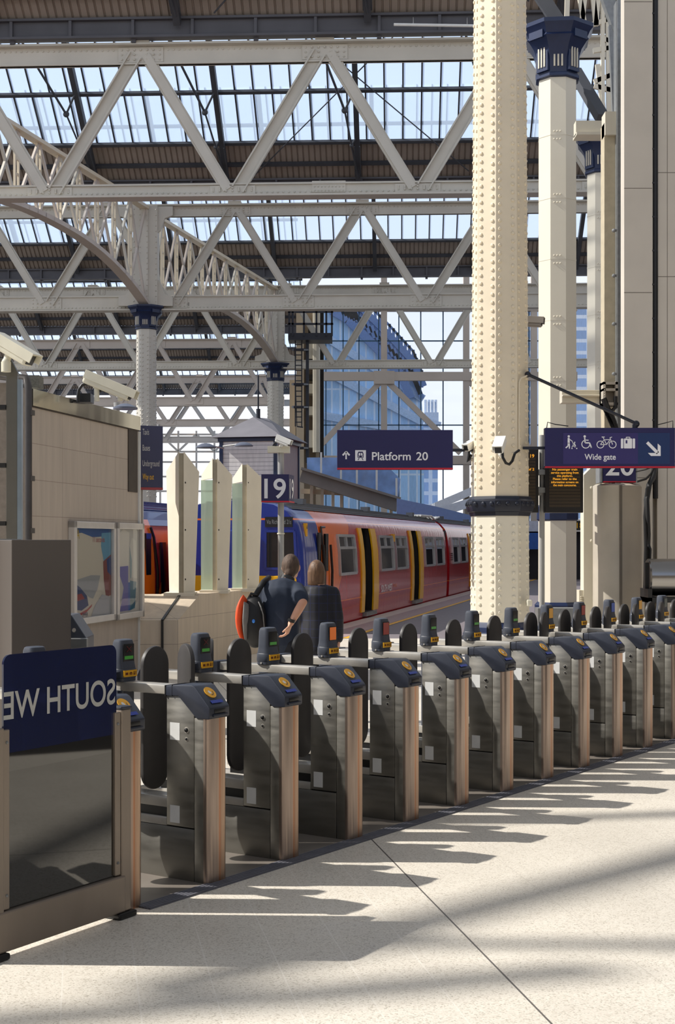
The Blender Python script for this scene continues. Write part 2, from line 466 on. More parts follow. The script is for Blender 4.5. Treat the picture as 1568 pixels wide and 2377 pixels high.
# ------------------------------------------------------------------ mesh builder
class MB:
    def __init__(s):
        s.v, s.f, s.mi, s.m = [], [], [], 0

    def add(s, vs, fs):
        o = len(s.v)
        s.v += [V(p) for p in vs]
        s.f += [tuple(i + o for i in q) for q in fs]
        s.mi += [s.m] * len(fs)
        return s

    def box(s, lo, hi):
        x0, y0, z0 = lo
        x1, y1, z1 = hi
        return s.add([(x0, y0, z0), (x1, y0, z0), (x1, y1, z0), (x0, y1, z0), (x0, y0, z1), (x1, y0, z1), (x1, y1, z1), (x0, y1, z1)],
                     [(0, 3, 2, 1), (4, 5, 6, 7), (0, 1, 5, 4), (1, 2, 6, 5), (2, 3, 7, 6), (3, 0, 4, 7)])

    def obox(s, ctr, ax, ay, az):
        ctr, ax, ay, az = V(ctr), V(ax), V(ay), V(az)
        p = [ctr + i * ax + j * ay + k * az for k in (-1, 1) for i, j in ((-1, -1), (1, -1), (1, 1), (-1, 1))]
        return s.add(p, [(0, 3, 2, 1), (4, 5, 6, 7), (0, 1, 5, 4), (1, 2, 6, 5), (2, 3, 7, 6), (3, 0, 4, 7)])

    def bar(s, a, b, w, h, up=(0, 0, 1)):
        """w across, h along up"""
        a, b = V(a), V(b)
        d = (b - a).normalized()
        side = d.cross(V(up))
        if side.length < 1e-5:
            side = d.cross(V((0, 1, 0)))
        side.normalize()
        u2 = side.cross(d).normalized()
        return s.obox((a + b) / 2, d * ((b - a).length / 2), side * (w / 2), u2 * (h / 2))

    def tube(s, a, b, r, n=12, r2=None):
        return s.loft([(a, r), (b, r if r2 is None else r2)], n)

    def loft(s, pr, n=12, side=None, cap=True):
        """rings along points; each entry (point, r) or (point, rx, ry)"""
        pts = [V(q[0]) for q in pr]
        base = len(s.v)
        vs, fs = [], []
        prev = None
        for i, q in enumerate(pr):
            if i == 0: d = pts[1] - pts[0]
            elif i == len(pr) - 1: d = pts[-1] - pts[-2]
            else: d = (pts[i + 1] - pts[i]).normalized() + (pts[i] - pts[i - 1]).normalized()
            d = d.normalized() if d.length > 1e-9 else V((0, 0, 1))
            ref = V(side) if side is not None else (prev if prev is not None else (V((1, 0, 0)) if abs(d.x) < 0.9 else V((0, 1, 0))))
            e1 = (ref - d * ref.dot(d)).normalized()
            prev = e1
            e2 = d.cross(e1)
            rx = q[1]
            ry = q[2] if len(q) > 2 else rx
            for k in range(n):
                a = 2 * PI * k / n
                vs.append(pts[i] + e1 * (rx * math.cos(a)) + e2 * (ry * math.sin(a)))
        R = len(pr)
        for i in range(R - 1):
            for k in range(n):
                k2 = (k + 1) % n
                fs.append((i * n + k, i * n + k2, (i + 1) * n + k2, (i + 1) * n + k))
        if cap:
            fs.append(tuple(range(n - 1, -1, -1)))
            fs.append(tuple((R - 1) * n + k for k in range(n)))
        return s.add(vs, fs)

    def path(s, pts, r, n=8):
        return s.loft([(p, r) for p in pts], n)

    def prism(s, poly, org, ex, ey, ez):
        """2d polygon in (ex,ey) from org, extruded by vector ez"""
        org, ex, ey, ez = V(org), V(ex), V(ey), V(ez)
        n = len(poly)
        a = [org + ex * p[0] + ey * p[1] for p in poly]
        b = [p + ez for p in a]
        return s.add(a + b, [tuple(range(n - 1, -1, -1)), tuple(range(n, 2 * n))] + [(k, (k + 1) % n, n + (k + 1) % n, n + k) for k in range(n)])

    def face(s, pts):
        return s.add(pts, [tuple(range(len(pts)))])

    def dome(s, p, nrm, r, h=None, n=6):
        p, nrm = V(p), V(nrm).normalized()
        h = r * 0.8 if h is None else h
        e1 = nrm.orthogonal().normalized()
        e2 = nrm.cross(e1)
        vs, fs = [], []
        for rr, hh in ((r, -0.002), (r * 0.75, h * 0.65)):
            for k in range(n):
                a = 2 * PI * k / n
                vs.append(p + e1 * (rr * math.cos(a)) + e2 * (rr * math.sin(a)) + nrm * hh)
        vs.append(p + nrm * h)
        for k in range(n):
            k2 = (k + 1) % n
            fs.append((k, k2, n + k2, n + k))
            fs.append((n + k, n + k2, 2 * n))
        return s.add(vs, fs)

    def sphere(s, p, rx, ry=None, rz=None, n=12, m=8):
        p = V(p)
        ry = rx if ry is None else ry
        rz = rx if rz is None else rz
        vs, fs = [p + V((0, 0, -rz))], []
        for i in range(1, m):
            t = PI * i / m
            for k in range(n):
                a = 2 * PI * k / n
                vs.append(p + V((rx * math.sin(t) * math.cos(a), ry * math.sin(t) * math.sin(a), -rz * math.cos(t))))
        vs.append(p + V((0, 0, rz)))
        for k in range(n):
            fs.append((0, 1 + (k + 1) % n, 1 + k))
            fs.append((len(vs) - 1, 1 + (m - 2) * n + k, 1 + (m - 2) * n + (k + 1) % n))
        for i in range(m - 2):
            for k in range(n):
                k2 = (k + 1) % n
                fs.append((1 + i * n + k, 1 + i * n + k2, 1 + (i + 1) * n + k2, 1 + (i + 1) * n + k))
        return s.add(vs, fs)

    # flat marks in a plane
    def disc(s, o, ex, ey, cx, cy, r, n=20):
        return s.face([V(o) + V(ex) * (cx + r * math.cos(2 * PI * k / n)) + V(ey) * (cy + r * math.sin(2 * PI * k / n)) for k in range(n)])

    def ring(s, o, ex, ey, cx, cy, r0, r1, a0=0, a1=360, n=28):
        o, ex, ey = V(o), V(ex), V(ey)
        vs, fs = [], []
        for k in range(n + 1):
            a = math.radians(a0 + (a1 - a0) * k / n)
            for r in (r0, r1):
                vs.append(o + ex * (cx + r * math.cos(a)) + ey * (cy + r * math.sin(a)))
        for k in range(n):
            fs.append((2 * k, 2 * k + 1, 2 * k + 3, 2 * k + 2))
        return s.add(vs, fs)

    def stroke(s, o, ex, ey, pts, w):
        o, ex, ey = V(o), V(ex), V(ey)
        for (x0, y0), (x1, y1) in zip(pts, pts[1:]):
            d = V((x1 - x0, y1 - y0, 0))
            if d.length < 1e-9: continue
            d.normalize()
            nx, ny = -d.y * w / 2, d.x * w / 2
            q = [(x0 + nx, y0 + ny), (x1 + nx, y1 + ny), (x1 - nx, y1 - ny), (x0 - nx, y0 - ny)]
            s.face([o + ex * a + ey * b for a, b in q])
        return s

    def poly(s, o, ex, ey, pts):
        return s.face([V(o) + V(ex) * a + V(ey) * b for a, b in pts])

    def text(s, body, o, ex, ey, height, width=None, anchor='l', bold=False):
        vs, fs = text_mesh(body, 0.013 if bold else 0.0)
        x0 = min(p[0] for p in vs); x1 = max(p[0] for p in vs)
        k = height / CAP
        kx = k if width is None else width / (x1 - x0)
        off = {'l': 0, 'c': (x1 - x0) * kx / 2, 'r': (x1 - x0) * kx}[anchor]
        o, ex, ey = V(o), V(ex), V(ey)
        pts = [o + ex * ((p[0] - x0) * kx - off) + ey * (p[1] * k) for p in vs]
        return s.add(pts, fs)

    def build(s, name, mats, parent=None, smooth=None, bevel=0.0, world=False, segs=2, recalc=True):
        vs = s.v
        if parent is not None and world:
            im = WM[parent.name].inverted()
            vs = [im @ p for p in vs]
        me = bpy.data.meshes.new(name)
        me.from_pydata([tuple(p) for p in vs], [], s.f)
        if not isinstance(mats, (list, tuple)):
            mats = [mats]
        for m in mats:
            me.materials.append(m)
        me.polygons.foreach_set('material_index', s.mi)
        if recalc or bevel:
            bm = bmesh.new()
            bm.from_mesh(me)
            if recalc:
                bmesh.ops.recalc_face_normals(bm, faces=bm.faces)
            if bevel:
                es = [e for e in bm.edges if e.is_manifold and e.calc_face_angle(0) > 0.5]
                bmesh.ops.bevel(bm, geom=es, offset=bevel, segments=segs, profile=0.5, affect='EDGES', clamp_overlap=True)
            bm.to_mesh(me)
            bm.free()
        if smooth:
            me.shade_smooth()
            me.set_sharp_from_angle(angle=math.radians(smooth))
        ob = bpy.data.objects.new(name, me)
        COL.objects.link(ob)
        if parent is not None:
            ob.parent = parent
            WM[ob.name] = WM[parent.name]
        else:
            WM[ob.name] = Matrix.Identity(4)
        return ob


WM = {}
CAP = 1.0
_tm = {}


def text_mesh(body, weight=0.0):
    key = (body, weight)
    if key not in _tm:
        cu = bpy.data.curves.new('lettering', 'FONT')
        cu.body = body
        cu.size = 1.0
        cu.resolution_u = 6
        cu.offset = weight
        cu.fill_mode = 'FRONT'
        ob = bpy.data.objects.new('lettering', cu)
        me = bpy.data.meshes.new_from_object(ob)
        _tm[key] = ([tuple(v.co) for v in me.vertices], [tuple(p.vertices) for p in me.polygons])
        bpy.data.meshes.remove(me)
        bpy.data.objects.remove(ob)
        bpy.data.curves.remove(cu)
    return _tm[key]


_v, _ = text_mesh('H')
CAP = max(p[1] for p in _v)


def tag(o, label, cat, group=None, kind='thing'):
    o['label'] = label
    o['category'] = cat
    o['kind'] = kind
    if group:
        o['group'] = group
    return o


def root(name, loc, label, cat, group=None, rz=0.0):
    o = bpy.data.objects.new(name, None)
    o.empty_display_size = 0.2
    COL.objects.link(o)
    o.location = loc
    o.rotation_euler = (0, 0, rz)
    WM[o.name] = Matrix.Translation(V(loc)) @ Matrix.Rotation(rz, 4, 'Z')
    return tag(o, label, cat, group)


def structure(o):
    o['kind'] = 'structure'
    return o


def sroot(name, loc, rz=0.0):
    o = bpy.data.objects.new(name, None)
    COL.objects.link(o)
    o.location = loc
    o.rotation_euler = (0, 0, rz)
    WM[o.name] = Matrix.Translation(V(loc)) @ Matrix.Rotation(rz, 4, 'Z')
    o['kind'] = 'structure'
    return o


def copy_tree(o, parent=None):
    n = o.copy()
    COL.objects.link(n)
    if parent is not None:
        n.parent = parent
    WM[n.name] = WM[o.name]
    for ch in list(o.children):
        copy_tree(ch, n)
    return n


X1, Y1, Z1 = V((1, 0, 0)), V((0, 1, 0)), V((0, 0, 1))

# ================================================================== THE SETTING
# main axes: the gate line runs along GU, passengers pass along GV; trains run along TW
GU = V((0.5635, 0.826, 0))
GV = V((-0.826, 0.5635, 0))
TW = V((0.2167, 0.9762, 0))
TN = V((0.9762, -0.2167, 0))


def edge_x(y):
    """platform edge"""
    return 0.06 + 0.222 * (y - 31)


b = MB()
b.face([(-45, -22, 0), (45, -22, 0), (45, 26.6, 0), (-45, 26.6, 0)])
structure(b.build('floor', M['floor'], recalc=False))
b = MB()
y1 = 170.0
b.face([(edge_x(26.6), 26.6, 0), (45, 26.6, 0), (60, y1, 0), (edge_x(y1), y1, 0)])
b.face([(edge_x(26.6), 26.6, -1.0), (edge_x(26.6), 26.6, 0), (edge_x(y1), y1, 0), (edge_x(y1), y1, -1.0)])
structure(b.build('floor_platform', M['platform'], recalc=False))
b = MB()
b.face([(-60, 26.6, -1.0), (edge_x(26.6) + .3, 26.6, -1.0), (edge_x(y1) + .3, y1, -1.0), (-60, y1, -1.0)])
b.face([(-60, 26.6, -1.0), (edge_x(26.6), 26.6, -1.0), (edge_x(26.6), 26.6, 0), (-60, 26.6, 0)])
structure(b.build('floor_trackbed', M['track'], recalc=False))
# coping and painted lines of the platform
for nm, o0, o1, z, mt in (('trim_1', 0.0, 0.42, 0.004, pm('coping_stone', c(196, 184, 176), 0.6)),
                          ('trim_2', 1.0, 1.12, 0.006, pm('yellow_line', c(226, 170, 40), 0.6, var=0.15)),
                          ('trim_3', 0.42, 0.98, 0.003, pm('pink_paving', c(160, 138, 138), 0.6))):
    b = MB()
    b.face([(edge_x(26.6) + o0, 26.6, z), (edge_x(26.6) + o1, 26.6, z), (edge_x(160) + o1, 160, z), (edge_x(160) + o0, 160, z)])
    structure(b.build(nm, mt, recalc=False))

# concourse walls round about (behind the photographer and to both sides)
for nm, lo, hi in (('wall_back', (-34, -22.4, 0), (30, -22, 12)), ('wall_left', (-34.4, -22, 0), (-34, 34, 10)), ('wall_right', (24, -22, 0), (24.4, 104, 16)), ('wall_right_kiosk', (4.3, -6, 0), (7.5, 10.2, 3.4))):
    structure(MB().box(lo, hi).build(nm, M['wall_dark'] if nm == 'wall_right' else M['kiosk'] if 'kiosk' in nm else M['wall']))

# the dark stone floor plate below the gates and the ridged threshold in front of it
G0 = V((-0.659, 7.511, 0))          # front of the first full gate, on the floor
GSTEP = V((0.374, 0.549, 0))
b = MB()
a0, a1 = G0 - GU * 0.62, G0 + GU * 9.6
b.prism([(0, -0.06), (10.2, -0.06), (10.2, 1.42), (0, 1.42)], a0 + Z1 * 0.0, GU, GV, Z1 * 0.004)
structure(b.build('floor_plate', pm('dark_stone_plate', c(120, 112, 104), 0.5, var=0.15, scale=4)))
b = MB()
for k in range(5):
    o0 = -0.112 + k * 0.02
    b.prism([(0, o0), (10.2, o0), (10.2, o0 + 0.012), (0, o0 + 0.012)], a0, GU, GV, Z1 * 0.010)
b.prism([(0, -0.115), (10.2, -0.115), (10.2, -0.012), (0, -0.012)], a0, GU, GV, Z1 * 0.006)
structure(b.build('trim_4', M['rubber']))

# ------------------------------------------------------------------ roof trusses and bays
TR = -0.045      # the trusses are turned a little against the view
RZ = math.atan(TR)


def rivets_line(b, p0, p1, nrm, pitch, r, n=5):
    p0, p1 = V(p0), V(p1)
    k = max(1, int((p1 - p0).length / pitch))
    for i in range(k + 1):
        b.dome(p0 + (p1 - p0) * (i / k), nrm, r, n=n)


def truss(D, ytop, yt2, yb1, ybot, top_nodes, bot_nodes, x0, x1, label, wide=0.42, far=False):
    """a riveted steel truss across the view; y values are the chord edges seen at x=784"""
    t = root('roof_truss', (0, D, 0), label, 'roof truss', 'steel trusses across the platforms', RZ)
    mt = M['truss_far'] if far else M['truss']
    zt1, zt0 = gz(ytop, D), gz(yt2, D)
    zb1, zb0 = gz(yb1, D), gz(ybot, D)
    L = lambda px: gx(px, D)
    X0, X1_ = L(x0), L(x1)
    th = 0.34
    for nm, z0, z1, fl in (('top_chord', zt0, zt1, 1), ('bottom_chord', zb0, zb1, -1)):
        b = MB()
        b.box((X0, -0.06, z0), (X1_, 0.06, z1))
        zf = z1 if fl > 0 else z0
        b.box((X0, -th, zf - 0.05), (X1_, th, zf + 0.02))
        b.box((X0, -0.14, z0 if fl > 0 else z1 - 0.06), (X1_, 0.14, z0 + 0.06 if fl > 0 else z1))
        if not far:
            zr = z1 - 0.16 if fl > 0 else z0 + 0.13
            rivets_line(b, (X0, -0.06, zr), (X1_, -0.06, zr), (0, -1, 0), 0.19, 0.045)
        b.build(nm, mt, t)
    zt, zb = (zt0 + zt1) / 2, (zb0 + zb1) / 2
    for px in top_nodes:
        x = L(px)
        for sgn in (-1, 1):
            cand = [q for q in bot_nodes if (q - px) * sgn > 0]
            if not cand: continue
            q = min(cand, key=lambda u: abs(u - px))
            bb = MB()
            a_, b_ = V((x + sgn * 0.18, 0, zt - 0.02)), V((L(q) - sgn * 0.18, 0, zb))
            d = (b_ - a_).normalized()
            bb.bar(a_, b_, 0.09 if sgn < 0 else 0.16, wide, up=(d.z, 0, -d.x))
            if sgn < 0:
                sd = V((d.z, 0, -d.x))
                bb.bar(a_ + sd * wide / 2 + V((0, -0.1, 0)), b_ + sd * wide / 2 + V((0, -0.1, 0)), 0.2, 0.05, up=(d.z, 0, -d.x))
                bb.bar(a_ - sd * wide / 2 + V((0, -0.1, 0)), b_ - sd * wide / 2 + V((0, -0.1, 0)), 0.2, 0.05, up=(d.z, 0, -d.x))
            else:
                bb.bar(a_ + V((0, -0.05, 0)), b_ + V((0, -0.05, 0)), 0.2, wide * 0.7, up=(d.z, 0, -d.x))
            bb.build('diagonal', mt, t)
    for px, z, zz in [(q, zt, 1) for q in top_nodes] + [(q, zb, 0) for q in bot_nodes]:
        x = L(px)
        g = MB()
        hh = (zt1 - zt0) / 2 - 0.08 if zz else (zb1 - zb0) / 2 - 0.08
        g.box((x - 0.78, -0.105, z - hh), (x + 0.78, -0.06, z + hh))
        if not far:
            for i in range(7):
                for j in range(3):
                    if abs(i - 3) < 1 and j == 1: continue
                    g.dome((x - 0.66 + i * 0.22, -0.13 if 0 < i < 6 else -0.105, z - hh + 0.09 + j * (hh - 0.09)), (0, -1, 0), 0.045, n=5)
        if zz:
            g.box((x - 0.32, -0.3, zt1 + 0.02), (x + 0.32, 0.3, zt1 + 0.16))
        g.build('gusset_plate', mt, t)
    return t


t1 = truss(48.9, 100, 145, 424, 454, [-105, 325, 755, 1185], [-320, 110, 540, 970, 1400], -330, 1480,
           'nearest and largest cream steel roof truss, across the top of the picture')
t2 = truss(71.0, 474, 500, 684, 717, [-343, -47, 249, 545, 842, 1138], [-195, 101, 397, 693, 989, 1285], -360, 1420,
           'cream truss resting on the navy capital of the left riveted column', 0.40)
t3 = truss(93.5, 664, 684, 836, 854, [212, 439, 666, 893, 1120, -15], [99, 326, 553, 780, 1007, 1234], -130, 1400,
           'third cream truss back, crossing in front of the blue glass screen', 0.40)
t4 = truss(118.0, 786, 806, 920, 940, [4, 182, 360, 538], [93, 271, 449, 627], -90, 660,
           'fourth cream truss back, behind the left riveted column', 0.4, True)
t5 = truss(143.0, 872, 888, 972, 988, [21, 168, 315, 462, 609], [95, 242, 389, 536, 660], -60, 690,
           'fifth truss back, small, above the white cabin roof', 0.42, True)
t6 = truss(166.0, 928, 942, 1012, 1026, [60, 187, 314, 441, 568], [124, 251, 378, 505, 632], -20, 690,
           'farthest small truss, low above the pale fins', 0.45, True)
# painted code on the second truss
b = MB()
b.text('VT/04/01', (gx(401, 71), -0.078, gz(708, 71)), X1, Z1, 0.18, 0.78)
b.build('painted_code', M['black'], t2)
# splice plate on the first truss
b = MB()
b.box((gx(725, 48.9), -0.10, gz(447, 48.9)), (gx(803, 48.9), -0.06, gz(421, 48.9)))
for i in range(9):
    for j in range(3):
        b.dome((gx(731 + i * 8.3, 48.9), -0.10, gz(443 - j * 9, 48.9)), (0, -1, 0), 0.04, n=5)
b.build('splice_plate', M['truss'], t1)

SL = 0.71


def roof_bay(D, x0, x1, zg=19.75, run=11.5, pitch=0.87, xoff=0.0, detail=True, beam_h=0.62):
    """one sloping roof: gutter beam at distance D, sheeting, then glazing rising towards the viewer"""
    r = sroot('ceiling', (0, D, 0), RZ)
    up = V((0, -1, SL)).normalized()
    nrm = V((0, SL, 1)).normalized()

    def on(x, q):          # q: horizontal run from the gutter towards the viewer
        return V((x, -q, zg + SL * q))
    b = MB()
    b.box((x0, -0.12, zg - beam_h), (x1, 0.0, zg))
    b.box((x0, -0.3, zg - beam_h - 0.05), (x1, 0.1, zg - beam_h + 0.03))
    b.box((x0, -0.3, zg - 0.05), (x1, 0.1, zg + 0.03))
    x = x0
    k = 0
    while x < x1:
        b.box((x, -0.26, zg - beam_h), (x + 0.10, 0.0, zg))
        if k % 2 == 0:
            b.box((x - 0.03, -0.1, zg - beam_h - 0.16), (x + 0.12, 0.1, zg - beam_h))
        x += 2.17 if k % 2 else 2.05
        k += 1
    b.build('gutter_beam', M['gutter'], r)
    # corrugated sheeting
    q0, q1 = 0.05, 1.95
    b = MB()
    x = x0
    prof = []
    while x < x1:
        prof += [(x, 0.0), (x + 0.19, 0.0), (x + 0.215, 0.06), (x + 0.255, 0.06)]
        x += 0.28
    vs, fs = [], []
    for px, h in prof:
        vs += [on(px, q0) + nrm * h, on(px, q1) + nrm * h]
    for i in range(len(prof) - 1):
        fs.append((2 * i, 2 * i + 1, 2 * i + 3, 2 * i + 2))
    b.add(vs, fs)
    b.build('sheeting', M['sheet'], r, recalc=False)
    # glazing
    b = MB()
    b.face([on(x0, q1), on(x1, q1), on(x1, run), on(x0, run)])
    b.build('glazing', M['roof_glass'], r, recalc=False)
    b = MB()
    x = x0 + xoff
    while x < x1:
        b.bar(on(x, q1), on(x, run), 0.07, 0.09, up=nrm)
        x += pitch
    b.build('glazing_bars', M['dark_steel'], r)
    b = MB()
    for q, w in ((0.9, 0.17), (q1, 0.17), (4.35, 0.17), (9.4, 0.16)):
        b.bar(on(x0, q) - nrm * 0.12, on(x1, q) - nrm * 0.12, 0.16, w, up=nrm)
    b.build('purlins', M['dark_steel'], r)
    # the slope falling towards the viewer, whitened glass
    if 60 < D < 100:
        def on2(x, q):
            return V((x, 0.1 + q, zg + SL * q))
        b = MB()
        b.face([on2(x0, 0.1), on2(x1, 0.1), on2(x1, 11), on2(x0, 11)])
        b.build('near_glazing', M['near_glass'], r, recalc=False)
    return r, on, nrm


bays = []
for D, x0, x1 in ((48.6, -15.5, 12.5), (70.3, -22, 16), (92.8, -28, 20), (117.3, -35, -2.6), (142.3, -42, -3.2), (165.3, -50, -3.6)):
    r, on, nrm = roof_bay(D, x0, x1)
    step = 6.5
    ph = gx(515, 67) if D < 72 else gx(640, D)
    n0 = int((x0 - ph) / step)
    x = ph + n0 * step
    while x < x1:
        if x > x0:
            b = MB()
            b.bar(on(x, 0.1) - nrm * 0.3, on(x, 11.3) - nrm * 0.3, 0.24, 0.42, up=nrm)
            b.build('rafter', M['dark_steel'], r)
            if D < 72:
                # trussing below the rafter: tie rods, struts and a small ladder strut
                b = MB()
                pA, pB = on(x, 0.4) - nrm * 0.5, on(x - 0.2, 4.6) - V((0.3, 0, 1.25))
                pC = on(x, 10.8) - nrm * 0.5
                b.tube(pA, pB, 0.045, 6)
                b.tube(pB, pC - V((2.4, 0, 1.6)), 0.06, 6)
                b.tube(pB, on(x, 4.6) - nrm * 0.4, 0.05, 6)
                b.tube(on(x, 2.4) - nrm * 0.4, pA + (pB - pA) * 0.5, 0.04, 6)
                for e in (-0.13, 0.13):
                    b.tube(pA + V((e, 0, 0.1)), on(x + e, 2.6) - V((0, 0, 0.95)), 0.035, 5)
                b.sphere(pB, 0.15, n=8, m=6)
                b.sphere(pA + (pB - pA) * 0.5, 0.1, n=8, m=6)
                b.build('tie_rods', M['dark_steel'], r)
        x += step
    if D < 72:
        b = MB()
        for xm in (ph + step, ph - 3 * step):
            if x0 < xm - 5.2 and xm + 5.4 < x1:
                b.tube(on(xm - 5.2, 0.4) - nrm * 0.35, on(xm + 2.2, 7.2) - nrm * 0.35, 0.03, 5)
                b.tube(on(xm + 5.4, 0.6) - nrm * 0.35, on(xm - 2.4, 7.2) - nrm * 0.35, 0.03, 5)
        b.build('wind_braces', M['dark_steel'], r)
# white tube lamp hung under the first gutter
b = MB()
b.tube(P(915, 57, 47.0), P(1105, 60, 46.6), 0.05, 8)
for px in (960, 1085):
    b.tube(P(px, 58, 47), P(px, 40, 48.4), 0.015, 5)
o = b.build('strip_light', M['camera_white'])
tag(o, 'thin white strip light under the dark gutter, top of the picture', 'strip light')

# unseen beams added high on the left to cast soft shadow bands on the floor
for (ax_, ay_), (bx_, by_), w in (((0.3, 6.6), (2.4, 8.5), 0.20), ((0.2, 6.36), (2.6, 6.30), 0.17), ((-1.3, 5.30), (0.3, 5.75), 0.18), ((1.2, 9.2), (3.4, 9.6), 0.16)):
    k_ = 19.0 / -SUN_DIR.z
    a_, b_ = V((ax_, ay_, 0)) - SUN_DIR * k_, V((bx_, by_, 0)) - SUN_DIR * k_
    d_ = b_ - a_
    b = MB()
    b.bar(a_ - d_ * 0.5, b_ + d_ * 0.5, w, w)
    structure(b.build('shadow_beam', M['truss']))


# ------------------------------------------------------------------ columns
def octo_ring(cx, cy, z, w, rot):
    R = w / 2 / math.cos(PI / 8)
    return [V((cx + R * math.cos(rot + PI / 8 + k * PI / 4), cy + R * math.sin(rot + PI / 8 + k * PI / 4), z)) for k in range(8)]


def octo(b, cx, cy, prof, rot):
    """prof: (z, across-flats width)"""
    vs, fs = [], []
    for z, w in prof:
        vs += octo_ring(cx, cy, z, w, rot)
    R = len(prof)
    for i in range(R - 1):
        for k in range(8):
            k2 = (k + 1) % 8
            fs.append((i * 8 + k, i * 8 + k2, (i + 1) * 8 + k2, (i + 1) * 8 + k))
    fs.append(tuple(range(7, -1, -1)))
    fs.append(tuple((R - 1) * 8 + k for k in range(8)))
    return b.add(vs, fs)


def octo_rivets(b, cx, cy, z0, z1, w0, w1, rot, pitch, r, offs=(-0.31, 0.31), back=False, stagger=True):
    nrow = int((z1 - z0) / pitch)
    for i in range(nrow):
        z = z0 + (i + 0.5) * pitch
        t = (z - z0) / (z1 - z0)
        w = w0 + (w1 - w0) * t
        side = w * math.tan(PI / 8)
        for k in range(8):
            a = rot + PI / 4 * (k + 1)
            nv = V((math.cos(a), math.sin(a), 0))
            if not back and nv.y > 0.45: continue
            tv = V((-nv.y, nv.x, 0))
            for j, f in enumerate(offs):
                zz = z + (pitch / 2 if (stagger and (k + j) % 2) else 0)
                b.dome(V((cx, cy, zz)) + nv * (w / 2) + tv * (f * side), nv, r, n=6)


# the big riveted column in the middle
CD = 23.0
cxx = gx(1161, CD)
col = root('riveted_column', (cxx, CD, 0), 'large cream riveted octagonal column with a navy collar, beside the Platform 20 sign', 'column')
rot = math.radians(8)
b = MB()
octo(b, cxx, CD, [(2.24, 0.865), (13.0, 0.76)], rot)
octo_rivets(b, cxx, CD, 2.62, 12.6, 0.862, 0.765, rot, 0.130, 0.034)
b.build('shaft', M['cream_warm'], col, world=True, smooth=42)
b = MB()
octo(b, cxx, CD, [(0.5, 0.885), (2.3, 0.865)], rot)
octo_rivets(b, cxx, CD, 0.62, 2.2, 0.88, 0.866, rot, 0.125, 0.034, stagger=False)
b.build('pedestal', M['white_paint'], col, world=True, smooth=42)
b = MB()
octo(b, cxx, CD, [(2.22, 0.90), (2.28, 0.93), (2.29, 0.98), (2.36, 1.02), (2.46, 1.02), (2.49, 0.95), (2.53, 0.93), (2.535, 0.88)], rot)
for k in range(8):
    a = rot + PI / 4 * (k + 1)
    nv = V((math.cos(a), math.sin(a), 0)); tv = V((-nv.y, nv.x, 0))
    for f in (-0.15, 0, 0.15):
        b.dome(V((cxx, CD, 2.41)) + nv * 0.51 + tv * f, nv, 0.04, n=8)
b.build('collar', M['navy_dark'], col, world=True, smooth=30)
b = MB()
octo(b, cxx, CD, [(0, 1.12), (0.32, 1.12), (0.36, 1.05), (0.44, 1.03), (0.5, 0.93), (0.52, 0.9)], rot)
b.build('base', M['navy'], col, world=True, smooth=30)


def capital_prof(z0, z1, w):
    h = z1 - z0
    return [(z0, w * 1.02), (z0 + 0.02 * h, w * 1.12), (z0 + 0.07 * h, w * 1.12), (z0 + 0.09 * h, w * 1.03), (z0 + 0.35 * h, w * 1.08), (z0 + 0.55 * h, w * 1.25),
            (z0 + 0.68 * h, w * 1.5), (z0 + 0.72 * h, w * 1.62), (z0 + 0.76 * h, w * 1.55), (z0 + 0.86 * h, w * 1.68), (z0 + 0.93 * h, w * 1.85), (z1, w * 1.86)]


def capital_detail(b, bw, cx, cy, z0, z1, w, rot):
    h = z1 - z0
    for k in range(8):
        a = rot + PI / 4 * (k + 1)
        nv = V((math.cos(a), math.sin(a), 0)); tv = V((-nv.y, nv.x, 0))
        # panel blocks standing on the faces, flaring
        ctr = V((cx, cy, z0 + 0.40 * h)) + nv * (w * 0.53)
        if k % 2 == 0:
            b.obox(ctr + V((0, 0, 0.02 * h)), tv * (w * 0.2), nv * (w * 0.07), Z1 * (h * 0.30))
            b.obox(V((cx, cy, z0 + 0.76 * h)) + nv * (w * 0.70), tv * (w * 0.24), nv * (w * 0.14), Z1 * (h * 0.07))
        for j in (-1, 0, 1):
            bw.obox(ctr + nv * (w * (0.08 if k % 2 == 0 else 0.02)) + tv * (j * w * 0.10) + V((0, 0, -0.02 * h)), tv * (w * 0.022), nv * 0.012, Z1 * (h * 0.19))


